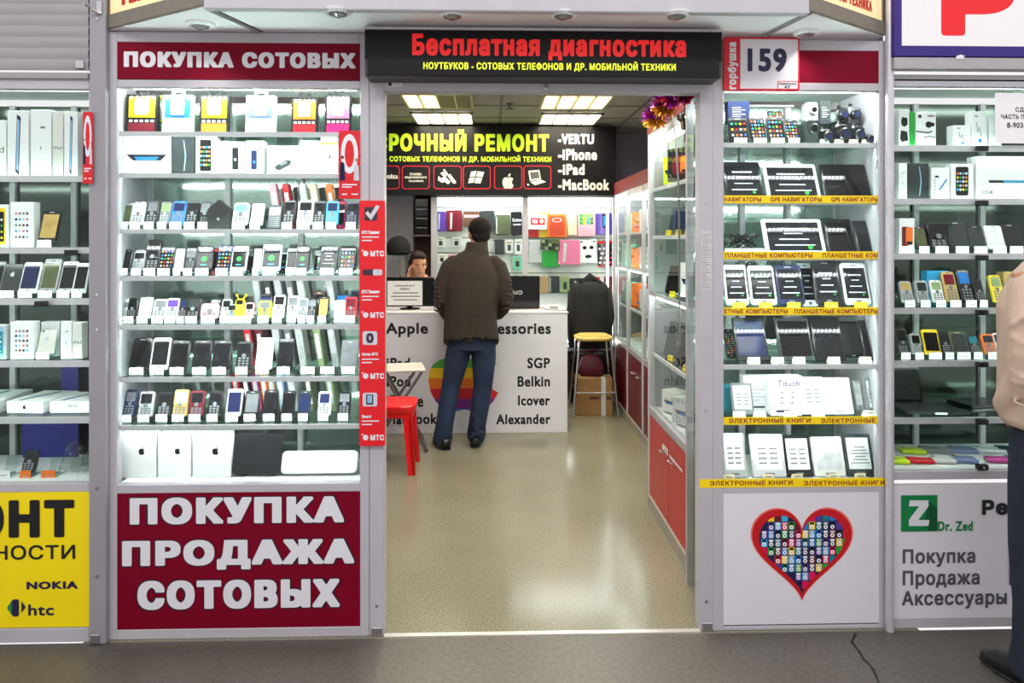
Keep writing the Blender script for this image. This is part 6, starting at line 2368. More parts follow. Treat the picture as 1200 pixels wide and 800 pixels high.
# goods in the near side cabinet (shelves run along the passage)
SIDE = [
    # z, y, w, h, colour, kind, words
    (.92, .52, .2, .2, 'black', 'laptop', 'black laptop on the lowest shelf, nearest the doorway post'), (.92, .80, .22, .18, 'dark', 'laptop', 'dark laptop in the middle of the lowest shelf'), (.92, 1.12, .2, .2, 'smoke', 'laptop', 'smoky laptop on the lowest shelf at the passage end'),
    (1.28, .55, .2, .16, 'dark', 'laptop', 'dark laptop on the second shelf by the doorway post'), (1.28, .82, .14, .18, 'white', 'box', 'white box on the second shelf of the near side cabinet'), (1.28, 1.08, .2, .16, 'black', 'laptop', 'black laptop on the second shelf at the passage end'),
    (1.62, .56, .12, .14, 'white', 'box', 'white box on the third shelf by the doorway post'), (1.62, .76, .13, .16, 'dark', 'tab', 'dark tablet on the third shelf of the near side cabinet'), (1.62, .95, .13, .16, 'black', 'tab', 'black tablet on the third shelf, middle'), (1.62, 1.16, .12, .15, 'smoke', 'tab', 'smoky tablet on the third shelf at the passage end'),
    (1.90, .6, .22, .2, 'lgrey', 'box', 'light grey box on the top shelf by the doorway post'), (1.90, .95, .24, .18, 'dark', 'redbox', 'dark box with a red frame on the top shelf'), (1.90, 1.22, .12, .16, 'lime', 'box', 'lime box on the top shelf at the passage end'),
    (NZM - .012, .58, .2, .12, 'white', 'box', 'white box in the bottom bay by the doorway post'), (NZM - .012, .9, .2, .14, 'lgrey', 'box', 'grey box in the bottom bay of the near side cabinet'), (NZM - .012, 1.2, .16, .12, 'offwhite', 'box', 'off-white box in the bottom bay at the passage end'),
]
for (z_, y_, w, h, col, kind, lab) in SIDE:
    if kind == 'laptop':
        o = laptop(w, h, col); nm = 'laptop'
        t = R(16)
    elif kind == 'tab':
        o = phone('tablet', w * .8, h, col, 'navy'); nm = 'tablet'; t = R(16)
    else:
        o = box('box', w, h, .1, col, 'ipad' if kind == 'box' else 'pair'); nm = 'box'; t = 0
    o.location = (1.03, y_, z_ + .0155)
    o.rotation_euler = (-t, 0, R(-62))
    tag(o, lab, nm, 'goods in the near side cabinet')
    if kind in ('laptop', 'tab'):
        mb = MB(); mb.add([(-.02, 0, 0), (.02, 0, 0), (.02, .006, .03), (-.02, .006, .03), (-.02, .02, 0), (.02, .02, 0)], [(0, 1, 2, 3), (5, 4, 3, 2), (0, 3, 4), (1, 5, 2), (0, 4, 5, 1)], paper('yellow'))
        c = mb.build('price_tag', None, (.995, y_ - .03, z_ + .001), (0, 0, R(-62)))
        q = MB(); q.add([(-.012, .0028, .015), (.012, .0028, .015), (.012, .0036, .02), (-.012, .0036, .02)], [(0, 1, 2, 3)], paper('grey')); q.build('printed_text', c)
        tag(c, f'yellow price tag before the {lab.split(" on ")[0].split(" in ")[0]}, {("lowest", "second", "third", "top")[[.92, 1.28, 1.62, 1.90].index(z_)]} shelf, {"doorway" if y_ < .7 else "passage" if y_ > 1.05 else "middle"} side', 'price tag', 'loose price tags')
k = 0
for z_ in (1.0, 1.35, 1.66):
    for y_, col in ((1.75, 'white'), (2.1, 'lcd'), (2.45, 'offwhite'), (2.8, 'cream'), (3.15, 'lgrey'), (3.5, 'orange'), (3.82, 'mint')):
        o = box('box', .16, .17 + .03 * ((k * 3) % 4) / 3, .1, col, ('model', 'cable', 'lines', 'apps')[k % 4])
        o.location = (1.30, y_, z_ + .001); o.rotation_euler = (0, 0, R(-60))
        tag(o, f'{PAL and col} carton, {ORD[k % 7]} along the {("lowest", "middle", "top")[k // 7]} shelf of the far side cabinets', 'box', 'cartons in the far side cabinets')
        k += 1

# green card on top of the far cabinets
a, b_, c, d = pxrect(743, 761, 157, 197, 2.2)
xg = X(752, 2.2)
mb = MB(); mb.box(-.055, .055, 0, .006, 0, .3, M('card_green_sign', (14, 130, 50), .5, vary=.03))
o = mb.build('standing_card', None, (1.215, 2.2, 2.031)); tag(o, 'green card with a white circle on top of the far side cabinets', 'sign')
q = MB(); n = 24
q.add([(.045 * f * math.cos(2 * math.pi * k / n), -.0006, .16 + .045 * f * math.sin(2 * math.pi * k / n)) for f in (1, .78) for k in range(n)], [(k, (k + 1) % n, n + (k + 1) % n, n + k) for k in range(n)], INKW)
q.lathe([(.018, -.0003), (.018, 0)], (.018, -.0006, .16), INKW, 14, 'y')
letters(q, 'МЕГА', -.045, .04, .03, .06, -.0006, INKW, .003, 14); letters(q, 'Подключение', -.045, .03, .25, .268, -.0006, INKW, .001, 12)
q.build('logo_print', o)

# tinsel over the near cabinet
TG_ = M('tinsel_gold', (214, 150, 50), .25, metal=.8, vary=.2); TP = M('tinsel_purple', (140, 20, 150), .25, metal=.7, vary=.2); TR_ = M('tinsel_red', (170, 10, 40), .25, metal=.7, vary=.2)
for k, (px, py, rad, Y_, lab) in enumerate(((768, 137, .074, .85, 'purple and gold tinsel ball, lowest of the four, over the cabinet corner'), (784, 122, .074, .58, 'purple tinsel ball with a red core, second of the four'),
                                            (801, 112, .06, .34, 'red and purple tinsel ball, third of the four'), (818, 110, .05, .14, 'reddish tinsel ball nearest the door post'))):
    x_, z_ = W(px, py, Y_)
    x_ -= (.0, .02, .05, .06)[k]
    mb = MB(); rr = random.Random(20 + k)
    for j in range(560):
        d = Vector((rr.gauss(0, 1), rr.gauss(0, 1), rr.gauss(0, 1))).normalized()
        e = d.cross(Vector((rr.gauss(0, 1), rr.gauss(0, 1), rr.gauss(0, 1)))).normalized() * .0022
        a = d * .012; b2 = d * rad * rr.uniform(.7, 1.05)
        mb.add([a - e, a + e, b2 + e, b2 - e], [(0, 1, 2, 3)], TG_ if d.z < -.3 and k < 2 or rr.random() < .12 else TR_ if (k >= 2 and rr.random() < .5) or b2.length < rad * .8 else TP)
    mb.ball((0, 0, 0), rad * .3, rad * .3, rad * .3, TP, 10, 6)
    o = mb.build('tinsel_ball', None, (x_, Y_, z_)); tag(o, lab, 'tinsel', 'tinsel garland balls')
    q = MB(); q.tube([(0, 0, rad * .2), (0, 0, CEIL - .006 - z_)], .0015, glossy('dark'), 5); q.build('string', o)
# black clamp with ribbon on the cabinet post, and the hanging cable
x_, z_ = .925, 2.0
mb = MB(); mb.box(.905, .938, .46, .52, 2.12, 2.17, glossy('black'), .006); mb.tube([(.925, .49, 2.06), (.925, .49, 2.24)], .008, glossy('dark'), 8)
o = mb.build('bracket_clamp'); tag(o, 'black clamp with spread wings on the near cabinet top rail', 'clamp')
for s in (-1, 1):
    q = MB(); q.loft([((.915, .49, 2.16), .008, .008), ((.905, .49 + s * .02, 2.175), .012, .016), ((.90, .49 + s * .045, 2.185), .008, .016), ((.90, .49 + s * .06, 2.185), .003, .006)], glossy('black'), 10); q.build('wing', o, smooth=True)
pts = []
for (px, py, Y_) in ((786, 104, .76), (788, 130, .74), (792, 165, .70), (795, 205, .66), (797, 240, .64), (797, 330, .63), (797, 400, .63)):
    a = (px - 600) / FPX
    t = (Y_ + DIST) / (math.cos(TH) - a * math.sin(TH))
    pts.append((min(W(px, py, Y_)[0], .93), Y_, W(px, py, Y_)[1]))
mb = MB(); mb.tube(pts, .005, M('cable_grey', (120, 116, 112), .5), 8); o = mb.build('hanging_cable'); tag(o, 'grey cable hanging down the glass of the near side cabinet', 'cable')
q = MB(); q.box(pts[-1][0] - .008, pts[-1][0] + .008, pts[-1][1] - .012, pts[-1][1] + .012, pts[-1][2] - .02, pts[-1][2], glossy('grey')); q.build('plug', o)
# notice sheet taped on the door post
a, b_, c, d = pxrect(821.5, 834, 270, 340, -.0012)
mb = MB(); mb.box(a, b_, -.0012, -.0002, c, d, M('notice_grey', (200, 198, 200), .6)); o = mb.build('price_list'); tag(o, 'narrow printed list taped on the door post', 'notice')
q = MB()
for k in range(22):
    z_ = c + (d - c) * (.04 + .92 * k / 22); q.quad(a + .004, b_ - .004 - .008 * (k % 3), z_, z_ + .003, -.0015, M('list_ink', (150, 148, 152), .6))
q.build('printed_text', o)
# stickers and marks on the posts
mb = MB(); a, b_, c, d = pxrect(454, 471, 94, 101.5, -.001); mb.rbox((a + b_) / 2, c, b_ - a, d - c, .004, -.001, -.0001, INKW); o = mb.build('sticker'); tag(o, 'small white sticker with dark marks on the header rail', 'sticker')
q = MB(); a, b_, c, d = pxrect(455, 459, 95, 101, -.0014); q.rbox((a + b_) / 2, c, b_ - a, d - c, .006, -.0014, -.001, INKK); a, b_, c, d = pxrect(461, 468, 96, 100, -.0014); q.quad(a, b_, c, d, -.0014, M('icon_silver')); q.build('printed_mark', o)
# ------------------------------------------------------------------ people
def fuse(mb, name, parent, voxel, smooth=6, loc=None, rot=None):
    """one continuous surface out of overlapping closed shapes"""
    o = mb.build('tmp')
    m = o.modifiers.new('fuse', 'REMESH'); m.mode = 'VOXEL'; m.voxel_size = voxel
    s = o.modifiers.new('ease', 'SMOOTH'); s.factor = .5; s.iterations = smooth
    dg = bpy.context.evaluated_depsgraph_get()
    me = bpy.data.meshes.new_from_object(o.evaluated_get(dg))
    me.name = name
    mats = mb.mats
    bpy.data.objects.remove(o)
    me.materials.clear()
    me.materials.append(mats[0])
    me.polygons.foreach_set('material_index', [0] * len(me.polygons))
    me.polygons.foreach_set('use_smooth', [True] * len(me.polygons))
    o = bpy.data.objects.new(name, me)
    COL.objects.link(o)
    o.parent = parent
    if loc: o.location = loc
    if rot: o.rotation_euler = rot
    return o


SKIN = M('skin', (206, 150, 118), .55, vary=.05, scale=20)
HAIRD = M('hair_dark', (20, 14, 12), .75, vary=.3, scale=90, bump=.5, spec=.2)
HAIRB = M('hair_brown', (42, 26, 20), .75, vary=.3, scale=90, bump=.5, spec=.2)


def hand(mb, wrist, dirv, palm_n, m, curl=.6, thumb=1, size=1.0):
    """palm, four unequal curled fingers and a thumb from the side of the palm"""
    d = Vector(dirv).normalized(); n = (Vector(palm_n) - d * Vector(palm_n).dot(d)).normalized(); s = d.cross(n)
    w = Vector(wrist)
    k = size
    mb.loft([(w - d * .01, .024 * k, .02 * k), (w + d * .03 * k, .03 * k, .018 * k), (w + d * .085 * k, .036 * k, .015 * k), (w + d * .095 * k, .03 * k, .012 * k)], m, 14) if abs(s.x) > .5 else \
        mb.ball(w + d * .048 * k, .034 * k, .034 * k, .034 * k, m, 12, 8, Matrix((s, n * .45, d * 1.5)).transposed())
    for i, (off, ln) in enumerate(((-.028, .066), (-.009, .076), (.010, .071), (.027, .054))):
        p = w + d * .085 * k + s * off * k
        a = 0
        pts = [p - d * .02 * k]
        for j, f in enumerate((.45, .32, .23)):
            pts.append(p)
            a += curl * (.5, .9, .7)[j]
            p = p + (d * math.cos(a) + n * math.sin(a)) * ln * f * k
        pts.append(p)
        mb.tube(pts, [.0085 * k, .0088 * k, .0082 * k, .0076 * k, .006 * k], m, 8)
    p = w + d * .03 * k + s * thumb * -.024 * k
    q = p + (s * thumb * -.7 + d * .75 + n * .25).normalized() * .036 * k
    e = q + (s * thumb * -.2 + d * .9 + n * .45).normalized() * .03 * k
    mb.tube([p - d * .012 * k, p, q, e], [.011 * k, .011 * k, .0095 * k, .007 * k], m, 8)


def head(mb, c, fwd, m, k=1.0, tiltx=0.0):
    """skull, jaw, nose, brow, lips and ears; c is the middle of the head, fwd where it looks"""
    f = Vector(fwd).normalized(); u = Vector((0, 0, 1)); s = f.cross(u).normalized(); u = s.cross(f)
    Rm = Matrix((s, f, u)).transposed()
    c = Vector(c)
    P = lambda a, b, d: c + (s * a + f * b + u * d) * k
    mb.ball(P(0, -.012, .03), .074 * k, .092 * k, .085 * k, m, 20, 12, Rm)
    mb.ball(P(0, .018, -.035), .058 * k, .07 * k, .075 * k, m, 18, 10, Rm)
    mb.ball(P(0, .056, -.082), .026 * k, .026 * k, .024 * k, m, 12, 8, Rm)
    mb.loft([(P(0, .082, .012), .007 * k, .006 * k), (P(0, .093, -.012), .009 * k, .009 * k), (P(0, .103, -.028), .013 * k, .010 * k), (P(0, .094, -.036), .010 * k, .006 * k)], m, 10)
    for g in (-1, 1):
        mb.ball(P(g * .031, .075, .022), .024 * k, .012 * k, .007 * k, m, 10, 6, Rm)
        mb.ball(P(g * .075, -.012, -.008), .011 * k, .02 * k, .031 * k, m, 10, 8, Rm)
        mb.ball(P(g * .044, .052, -.022), .022 * k, .02 * k, .018 * k, m, 10, 8, Rm)
    mb.ball(P(0, .080, -.056), .022 * k, .010 * k, .006 * k, m, 10, 6, Rm)
    mb.ball(P(0, .079, -.066), .019 * k, .010 * k, .006 * k, m, 10, 6, Rm)
    return P, Rm


def face(parent, P, Rm, brow, k=1.0):
    for g in (-1, 1):
        mb = MB(); mb.ball(P(g * .031, .0745, .004), .0105 * k, .008 * k, .0058 * k, M('shaded_eye_white', (168, 152, 144), .3), 12, 8, Rm); e = mb.build('eye', parent, smooth=True)  # eye white darkened in its colour for the shade under the brow
        mb = MB(); mb.ball(P(g * .031, .0805, .003), .0052 * k, .004 * k, .0056 * k, M('iris_dark', (34, 22, 18), .1), 10, 6, Rm); mb.build('iris', e, smooth=True)
        mb = MB(); mb.tube([P(g * .014, .087, .022), P(g * .03, .088, .029), P(g * .05, .074, .023)], [.003 * k, .004 * k, .002 * k], brow, 6); mb.build('eyebrow', parent, smooth=True)
    mb = MB(); mb.tube([P(-.021, .084, -.0615), P(0, .091, -.0605), P(.021, .084, -.0615)], [.002 * k, .0032 * k, .002 * k], M('lip', (150, 84, 74), .4), 6); mb.build('lip', parent, smooth=True)


def surf(o):
    me = o.data
    return BVHTree.FromPolygons([tuple(v.co) for v in me.vertices], [tuple(p.vertices) for p in me.polygons])


def stitch(parent, o, pts, r, m, name='seam', side=-1):
    """a raised seam that follows the cloth, seen from y = side"""
    t = surf(o)
    out = []
    for a, b in zip(pts, pts[1:]):
        for k in range(8):
            x = a[0] + (b[0] - a[0]) * k / 8; z = a[1] + (b[1] - a[1]) * k / 8
            h = t.ray_cast(Vector((x, side * 2, z)), Vector((0, -side, 0)))
            if h[0] is not None:
                out.append(h[0] + Vector((0, side * r * .2, 0)))
    if len(out) > 1:
        mb = MB(); mb.tube(out, r, m, 6); return mb.build(name, parent)


# --- the customer, seen from behind
YM = 2.66
r = empty('person', (X(553, YM), YM, 0))
tag(r, 'person from behind in a brown wool jacket and blue jeans at the counter', 'person')
WOOL = M('brown_wool', (48, 38, 31), .95, vary=.16, scale=90, bump=.35)
WOOLD = M('brown_wool_seam', (34, 26, 20), .95, vary=.1, scale=90)
JEAN = M('blue_denim', (25, 40, 66), .85, vary=.35, scale=9, bump=.2)
JEAND = M('blue_denim_seam', (16, 25, 44), .9, vary=.1)
SHOE = M('shoe_black', (18, 17, 18), .35, vary=.05)
# body (all but head and hands is under the clothes)
mb = MB()
hx, hz = .055, 1.645
P, Rm = head(mb, (hx, .06, hz), (-.3, 1, -.1), SKIN, 1.06)
mb.loft([((.035, .01, 1.44), .07, .06), ((.045, .03, 1.52), .056, .056), ((.05, .05, 1.6), .056, .06)], SKIN, 16)
mb.loft([((0, 0, .86), .15, .1, 2.4), ((0, 0, 1.1), .14, .095, 2.4), ((.01, 0, 1.34), .14, .09, 2.4), ((.03, 0, 1.44), .07, .06)], SKIN, 20)
for s, kx, fx in ((-1, -.155, -.215), (1, .07, .03)):
    mb.loft([((s * .085, 0, .95), .085, .085), ((kx + .02 * s, .02, .5), .055, .058), ((fx, -.0, .1), .04, .042), ((fx, .03, .05), .04, .06)], SKIN, 14)
AR = [((-.15, 0, 1.36), (-.236, .01, 1.14), (-.185, .19, .99), (-.08, .33, 1.06)), ((.18, 0, 1.36), (.262, .01, 1.15), (.198, .19, 1.01), (.08, .33, 1.06))]
for sh, el, wr, fg in AR:
    mb.tube([sh, el, wr], [.042, .038, .028], SKIN, 12)
    hand(mb, wr, Vector(fg) - Vector(wr), (0, 0, -1), SKIN, .7, 1 if sh[0] < 0 else -1)
body = fuse(mb, 'body', r, .0075, 4)
# hair: a cap over the back of the head
mb = MB()
hd = MB()
hd.ball(P(0, -.022, .034), .091, .104, .09, HAIRD, 22, 14, Rm)
hd.ball(P(0, -.052, -.022), .076, .055, .06, HAIRD, 16, 10, Rm)
hd.ball(P(0, -.058, -.06), .05, .034, .035, HAIRD, 14, 8, Rm)
hair = fuse(hd, 'hair', r, .007, 3)
face(r, P, Rm, HAIRD, .98)
# jeans
mb = MB()
mb.loft([((0, -.0, .96), .155, .105, 2.4), ((0, -.0, .9), .165, .115, 2.5), ((-.005, -.002, .82), .165, .115, 2.6), ((-.01, -.004, .75), .168, .118, 2.5)], JEAN, 24)
mb.loft([((-.085, .0, .84), .095, .108), ((-.115, 0, .68), .094, .102), ((-.16, .015, .47), .074, .083), ((-.19, .0, .3), .07, .08), ((-.212, -.01, .16), .068, .078), ((-.222, -.005, .1), .075, .085), ((-.222, .01, .055), .072, .1)], JEAN, 20)
mb.loft([((.09, .0, .84), .095, .108), ((.092, 0, .68), .094, .102), ((.085, .01, .47), .075, .083), ((.062, .0, .3), .07, .078), ((.04, .02, .16), .068, .076), ((.035, .04, .1), .075, .085), ((.03, .055, .055), .07, .1)], JEAN, 20)
rr = random.Random(4)
for k in range(16):
    s, cxx = ((-1, -.2), (1, .05))[k % 2]
    z_ = .1 + .022 * (k // 2)
    mb.loft([((cxx - .04 - .01 * s + rr.uniform(-.02, .02), -.07, z_ + rr.uniform(-.01, .01)), .008, .008), ((cxx, -.082 + .02 * (s > 0), z_ + .012), .012, .012), ((cxx + .045, -.06, z_ + rr.uniform(-.005, .02)), .008, .008)], JEAN, 8)
jeans = fuse(mb, 'jeans', r, .0085, 3)
for s in (-1, 1):
    x0 = s * .095
    stitch(jeans, jeans, [(x0 - .06, .8), (x0 - .058, .72), (x0, .695), (x0 + .058, .72), (x0 + .06, .8)], .0025, JEAND)
stitch(jeans, jeans, [(0, .9), (0, .78)], .003, JEAND)
for fx, fy, rz in ((-.222, -.0, .35), (.03, .055, -.08)):
    mb = MB()
    mb.loft([((0, -.1, .03), .03, .03, 2.6), ((0, -.075, .045), .042, .045, 2.6), ((0, .0, .05), .042, .05, 2.6), ((0, .08, .035), .05, .036, 2.6), ((0, .15, .028), .046, .028, 2.6), ((0, .185, .022), .025, .018, 2.6)], SHOE, 18)
    q = MB()
    q.loft([((0, -.108, .009), .028, .008, 3), ((0, -.07, .009), .044, .009, 3), ((0, .02, .009), .042, .009, 3), ((0, .12, .009), .052, .009, 3), ((0, .19, .009), .03, .008, 3)], glossy('dark'), 16)
    sh = mb.build('shoe', r, (fx, fy, .0), (0, 0, rz), smooth=True)
    q.build('sole', sh)
# jacket: torso, sleeves and collar in one cloth
mb = MB()
mb.loft([((-.005, -.005, .805), .212, .15, 2.8), ((-.005, 0, .815), .216, .155, 2.8), ((-.01, 0, .95), .205, .148, 2.7), ((-.005, 0, 1.08), .2, .142, 2.6), ((.0, 0, 1.22), .212, .14, 2.5), ((.008, 0, 1.34), .212, .13, 2.4), ((.014, .0, 1.41), .185, .112, 2.2), ((.024, .004, 1.455), .14, .092), ((.034, .012, 1.50), .085, .074)], WOOL, 36)
mb.loft([((-.1, 0, 1.462), .012, .014), ((-.13, 0, 1.44), .05, .05), ((-.17, 0, 1.385), .07, .075), ((-.208, -.005, 1.29), .068, .074), ((-.236, .0, 1.14), .064, .07), ((-.21, .09, 1.05), .06, .062), ((-.185, .18, .99), .056, .056), ((-.178, .2, .98), .05, .05)], WOOL, 18)
mb.loft([((.13, 0, 1.462), .012, .014), ((.16, 0, 1.44), .05, .05), ((.2, 0, 1.385), .07, .075), ((.236, -.005, 1.29), .068, .074), ((.262, .0, 1.15), .064, .07), ((.235, .09, 1.06), .06, .062), ((.2, .18, 1.01), .056, .056), ((.192, .2, 1.0), .05, .05)], WOOL, 18)
rr = random.Random(9)
for k in range(7):
    z_ = 1.06 + .035 * k
    for sx, bx in ((-1, -.25), (1, .272)):
        mb.loft([((bx - .045, -.05, z_), .008, .008), ((bx + .0, -.068, z_ + .012 * sx), .011, .011), ((bx + .045, -.05, z_ + rr.uniform(-.01, .02)), .008, .008)], WOOL, 8)
jk = fuse(mb, 'jacket', r, .0085, 4)
q = MB()
n = 30
vs, fs = [], []
for (z_, rx, ry, cx_, cy_) in ((1.475, .105, .088, .028, .008), (1.53, .088, .078, .036, .014), (1.572, .084, .078, .042, .02), (1.578, .078, .072, .042, .02), (1.53, .078, .07, .036, .014)):
    for k in range(n):
        a = 2 * math.pi * k / n
        vs.append((cx_ + rx * math.cos(a), cy_ + ry * math.sin(a), z_ - .03 * max(0, math.sin(a))))
for j in range(4):
    for k in range(n):
        l = (k + 1) % n
        fs.append((j * n + k, j * n + l, (j + 1) * n + l, (j + 1) * n + k))
q.add(vs, fs, WOOL)
q.build('collar', jk, smooth=True)
stitch(jk, jk, [(.022, 1.47), (.008, 1.2), (-.004, .83)], .003, WOOLD)
stitch(jk, jk, [(-.19, 1.035), (0, 1.02), (.18, 1.035)], .0028, WOOLD)
stitch(jk, jk, [(-.12, 1.015), (-.125, .83)], .002, WOOLD)
stitch(jk, jk, [(-.2, .835), (0, .828), (.19, .835)], .002, WOOLD)

# --- the seller behind the counter, on the phone
YV = 3.74
xv, zv = W(490.5, 309.5, YV)
r = empty('person', (xv, YV + .1, 0))
tag(r, 'person in a black jumper behind the counter, hand with a phone at the cheek', 'person')
JUMP = M('black_jumper', (20, 20, 24), .95, vary=.1, bump=.3, scale=80)
mb = MB()
hz = zv
P, Rm = head(mb, (0, -.1, hz), (.34, -1, -.26), SKIN, .95)
mb.loft([((-.01, .0, hz - .19), .06, .055), ((-.005, -.03, hz - .13), .055, .055), ((0, -.08, hz - .05), .056, .06)], SKIN, 16)
zsh = hz - .125
mb.loft([((-.02, .08, .62), .15, .1, 2.4), ((-.02, .05, .9), .14, .1, 2.4), ((-.015, .02, zsh - .1), .16, .1, 2.4), ((-.01, .0, zsh + .02), .08, .06)], SKIN, 18)
for s in (-1, 1):
    mb.loft([((s * .09, .08, .68), .075, .075), ((s * .13, -.25, .66), .06, .06), ((s * .13, -.24, .2), .045, .045), ((s * .13, -.28, .04), .04, .06)], SKIN, 12)
wr = Vector(P(.105, .03, -.135))
el = Vector((-.24, -.12, 1.06))
mb.tube([(-.18, .02, zsh - .02), el, wr], [.05, .042, .028], SKIN, 12)
hand(mb, wr, Vector(P(.088, .012, -.03)) - wr, Vector(P(0, .1, 0)) - Vector(P(.1, .05, 0)), SKIN, .55, -1, .95)
mb.tube([(.18, .02, zsh - .02), (.25, -.02, 1.08), (.14, -.12, 1.06)], [.05, .042, .028], SKIN, 12)
hand(mb, (.14, -.12, 1.06), (-.8, -.3, -.2), (0, -.3, -1), SKIN, .6, 1)
body = fuse(mb, 'body', r, .006, 3)
hd = MB()
hd.ball(P(0, -.028, .045), .078, .09, .078, HAIRB, 22, 14, Rm)
hd.ball(P(0.01, .036, .092), .056, .044, .026, HAIRB, 16, 10, Rm)
hd.ball(P(-.02, .05, .086), .03, .035, .02, HAIRB, 12, 8, Rm)
hd.ball(P(0, -.06, -.02), .062, .045, .06, HAIRB, 14, 8, Rm)
for g in (-1, 1):
    hd.ball(P(g * .07, .012, .02), .01, .016, .032, HAIRB, 10, 8, Rm)
fuse(hd, 'hair', r, .006, 3)
face(r, P, Rm, HAIRB, .95)
mb = MB()
mb.loft([((-.02, .08, .6), .2, .15, 2.6), ((-.02, .06, .85), .18, .14, 2.6), ((-.015, .03, zsh - .16), .2, .13, 2.5), ((-.012, .02, zsh - .05), .185, .11, 2.2), ((-.01, .03, zsh + .005), .12, .08), ((-.008, .02, zsh + .02), .075, .06)], JUMP, 28)
mb.loft([((-.16, .02, zsh - .05), .075, .075), ((-.22, -.05, 1.14), .07, .07), (tuple(el), .066, .066), (tuple(el.lerp(wr, .5)), .056, .056), (tuple(el.lerp(wr, .92)), .044, .044)], JUMP, 16)
mb.loft([((.15, .02, zsh - .05), .075, .075), ((.225, .0, 1.17), .068, .068), ((.25, -.02, 1.08), .066, .066), ((.19, -.08, 1.06), .055, .055), ((.15, -.115, 1.06), .044, .044)], JUMP, 16)
fuse(mb, 'jumper', r, .008, 4)
mb = MB(); mb.loft([((0, .09, .5), .17, .15, 2.6), ((0, .08, .64), .17, .14, 2.6)], JEAND, 20)
for s in (-1, 1):
    mb.loft([((s * .09, .05, .58), .09, .09), ((s * .13, -.27, .6), .08, .08), ((s * .13, -.27, .56), .075, .075), ((s * .13, -.25, .12), .06, .06)], JEAND, 16)
fuse(mb, 'trousers', r, .012, 3)
for s in (-1, 1):
    mb = MB(); mb.loft([((s * .13, -.18, .04), .035, .035, 2.6), ((s * .13, -.26, .05), .044, .048, 2.6), ((s * .13, -.36, .035), .046, .034, 2.6), ((s * .13, -.43, .026), .028, .02, 2.6)], SHOE, 16); mb.build('shoe', r, smooth=True)
ph = MB(); ph.rbox(0, -.06, .05, .12, .01, -.006, .006, glossy('black'), .003)
o = ph.build('mobile_phone', None, Vector(r.location) + Vector(P(.093, .012, -.02))); o.rotation_euler = (0, R(14), R(70)); tag(o, 'black phone held to the ear of the person behind the counter', 'phone')
q = MB(); q.rbox(0, -.05, .042, .1, .004, -.0068, -.006, screen('dark')); q.build('screen', o)
rs_ = empty('swivel_stool', (xv, YV + .17, 0)); tag(rs_, 'stool under the seated person behind the counter', 'stool')
mb = MB(); mb.lathe([(.15, .40), (.16, .41), (.16, .445), (.14, .45)], (0, 0, 0), BLKC, 24); mb.build('seat', rs_)
mb = MB(); mb.tube([(0, 0, .40), (0, 0, .04)], .022, CHROME, 10); mb.build('column_stem', rs_)
mb = MB(); mb.lathe([(.2, 0), (.2, .02), (.05, .05)], (0, 0, 0), CHROME, 24); mb.build('base', rs_)

# --- the passer-by at the right edge, seen from behind and the side
xp, yp_ = X(1254, -.42), -.42
r = empty('person', (xp, yp_, 0), (0, 0, 0))
tag(r, 'person in a beige jacket and dark jeans, cut by the frame at the white sign', 'person')
BEI = M('beige_nylon', (206, 178, 158), .6, vary=.06, scale=14, bump=.15)
DJ = M('dark_denim', (24, 30, 48), .9, vary=.3, scale=12, bump=.2)
mb = MB()
P, Rm = head(mb, (.02, .04, 1.72), (.15, 1, 0), SKIN, 1.0)
mb.loft([((.0, .0, 1.5), .07, .06), ((.01, .02, 1.6), .056, .056), ((.02, .04, 1.68), .056, .06)], SKIN, 16)
mb.loft([((0, 0, .9), .15, .1, 2.4), ((0, 0, 1.14), .14, .095, 2.4), ((0, 0, 1.42), .17, .1, 2.4), ((0, 0, 1.54), .08, .07)], SKIN, 20)
for s in (-1, 1):
    mb.loft([((s * .09, 0, .98), .085, .085), ((s * .1, .02, .52), .055, .058), ((s * .11, -.0, .1), .04, .042), ((s * .11, .03, .05), .04, .06)], SKIN, 14)
    mb.tube([(s * .16, 0, 1.48), (s * .17, -.06, 1.2), (s * .16, .1, .98)], [.05, .042, .028], SKIN, 12)
    hand(mb, (s * .16, .1, .98), (-.35 * s, .6, -.5), (-s, 0, 0), SKIN, .6, s)
fuse(mb, 'body', r, .008, 4)
hd = MB(); hd.ball(P(0, -.022, .036), .082, .098, .088, HAIRB, 22, 14, Rm); hd.ball(P(0, -.052, -.022), .066, .05, .055, HAIRB, 16, 10, Rm)
fuse(hd, 'hair', r, .008, 3)
face(r, P, Rm, HAIRB)
mb = MB()
mb.loft([((0, 0, 1.0), .16, .12, 2.4), ((0, -.01, .9), .185, .14, 2.5), ((0, -.01, .8), .18, .13, 2.5)], DJ, 24)
for s in (-1, 1):
    mb.loft([((s * .085, 0, .88), .105, .125), ((s * .1, .01, .7), .096, .105), ((s * .112, .02, .5), .08, .085), ((s * .116, .0, .3), .075, .08), ((s * .118, .0, .16), .075, .08), ((s * .12, .0, .09), .082, .092), ((s * .12, .01, .05), .08, .1)], DJ, 20)
    for k in range(7):
        z_ = .1 + .03 * k
        mb.loft([((s * .108 - .05, -.06, z_), .007, .007), ((s * .108, -.082, z_ + .012), .011, .011), ((s * .108 + .05, -.055, z_ + .02), .007, .007)], DJ, 8)
fuse(mb, 'jeans', r, .009, 3)
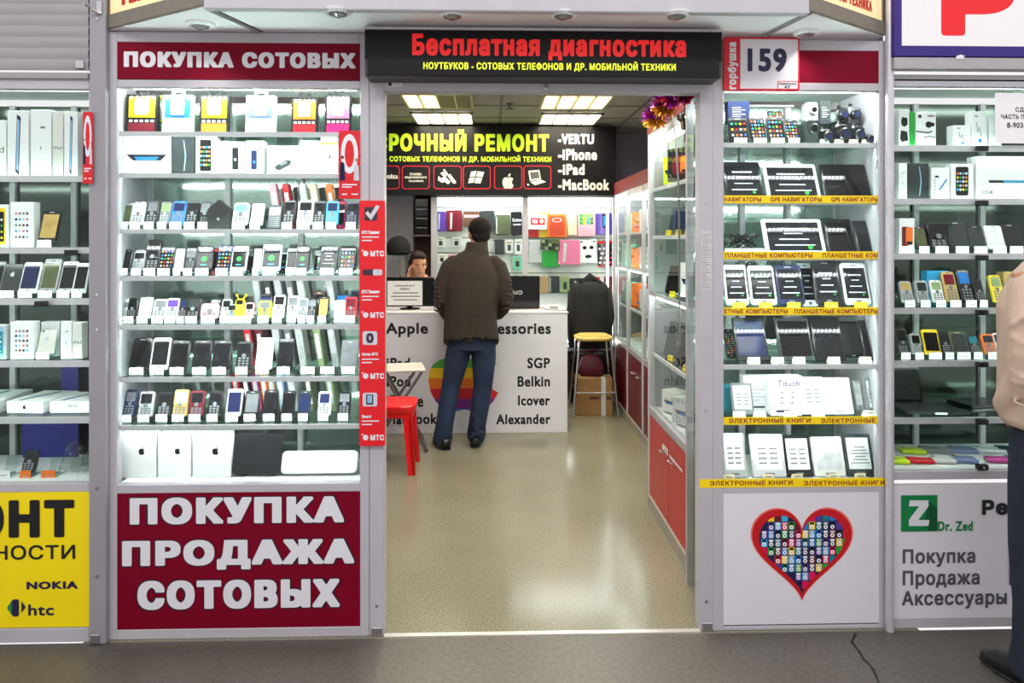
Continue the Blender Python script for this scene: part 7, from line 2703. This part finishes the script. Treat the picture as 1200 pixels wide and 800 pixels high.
for s in (-1, 1):
    mb = MB(); mb.loft([((0, -.11, .03), .03, .03, 2.6), ((0, -.075, .05), .046, .05, 2.6), ((0, .0, .055), .046, .055, 2.6), ((0, .09, .036), .054, .036, 2.6), ((0, .16, .028), .05, .028, 2.6), ((0, .2, .022), .028, .018, 2.6)], SHOE, 18)
    q = MB(); q.loft([((0, -.118, .01), .03, .009, 3), ((0, -.07, .01), .048, .01, 3), ((0, .02, .01), .047, .01, 3), ((0, .12, .01), .057, .01, 3), ((0, .2, .01), .034, .009, 3)], glossy('dark'), 16)
    sh = mb.build('shoe', r, (s * .12, .0, 0), (0, 0, -.25 * s), smooth=True); q.build('sole', sh)
mb = MB()
mb.loft([((0, 0, .93), .2, .15, 2.6), ((0, 0, .95), .215, .165, 2.6), ((0, -.005, 1.05), .225, .175, 2.5), ((0, -.005, 1.2), .225, .17, 2.5), ((0, 0, 1.36), .235, .155, 2.4), ((0, 0, 1.47), .2, .125, 2.2), ((0, .0, 1.535), .13, .095), ((.005, .01, 1.6), .085, .08)], BEI, 36)
for s in (-1, 1):
    mb.loft([((s * .09, 0, 1.53), .012, .012), ((s * .12, 0, 1.5), .05, .05), ((s * .15, -.02, 1.42), .075, .08), ((s * .168, -.05, 1.32), .086, .09), ((s * .175, -.075, 1.2), .088, .09), ((s * .172, -.05, 1.1), .084, .084), ((s * .165, .04, 1.02), .07, .066), ((s * .16, .09, .985), .055, .052)], BEI, 18)
    for k in range(6):
        z_ = 1.04 + .055 * k + rr.uniform(-.015, .015)
        bx = .165 + .01 * math.sin((z_ - 1.0) * 5)
        mb.loft([((s * (bx - .06), -.135, z_ - .02), .006, .006), ((s * (bx + .0), -.154, z_ + rr.uniform(-.01, .02)), .011, .009), ((s * (bx + .075), -.11, z_ + rr.uniform(-.03, .04)), .008, .008), ((s * (bx + .086), -.06, z_ + rr.uniform(-.01, .02)), .008, .008)], BEI, 8)
pj = fuse(mb, 'jacket', r, .009, 3)
stitch(pj, pj, [(-.2, .965), (0, .96), (.2, .965)], .0035, M('beige_seam', (176, 148, 128), .7))
q = MB(); q.tube([(-.225, .0, 1.02), (-.222, .03, 1.0), (-.21, .06, .985)], .006, M('cuff_navy', (40, 50, 110), .6), 6); q.build('pocket_trim', pj)
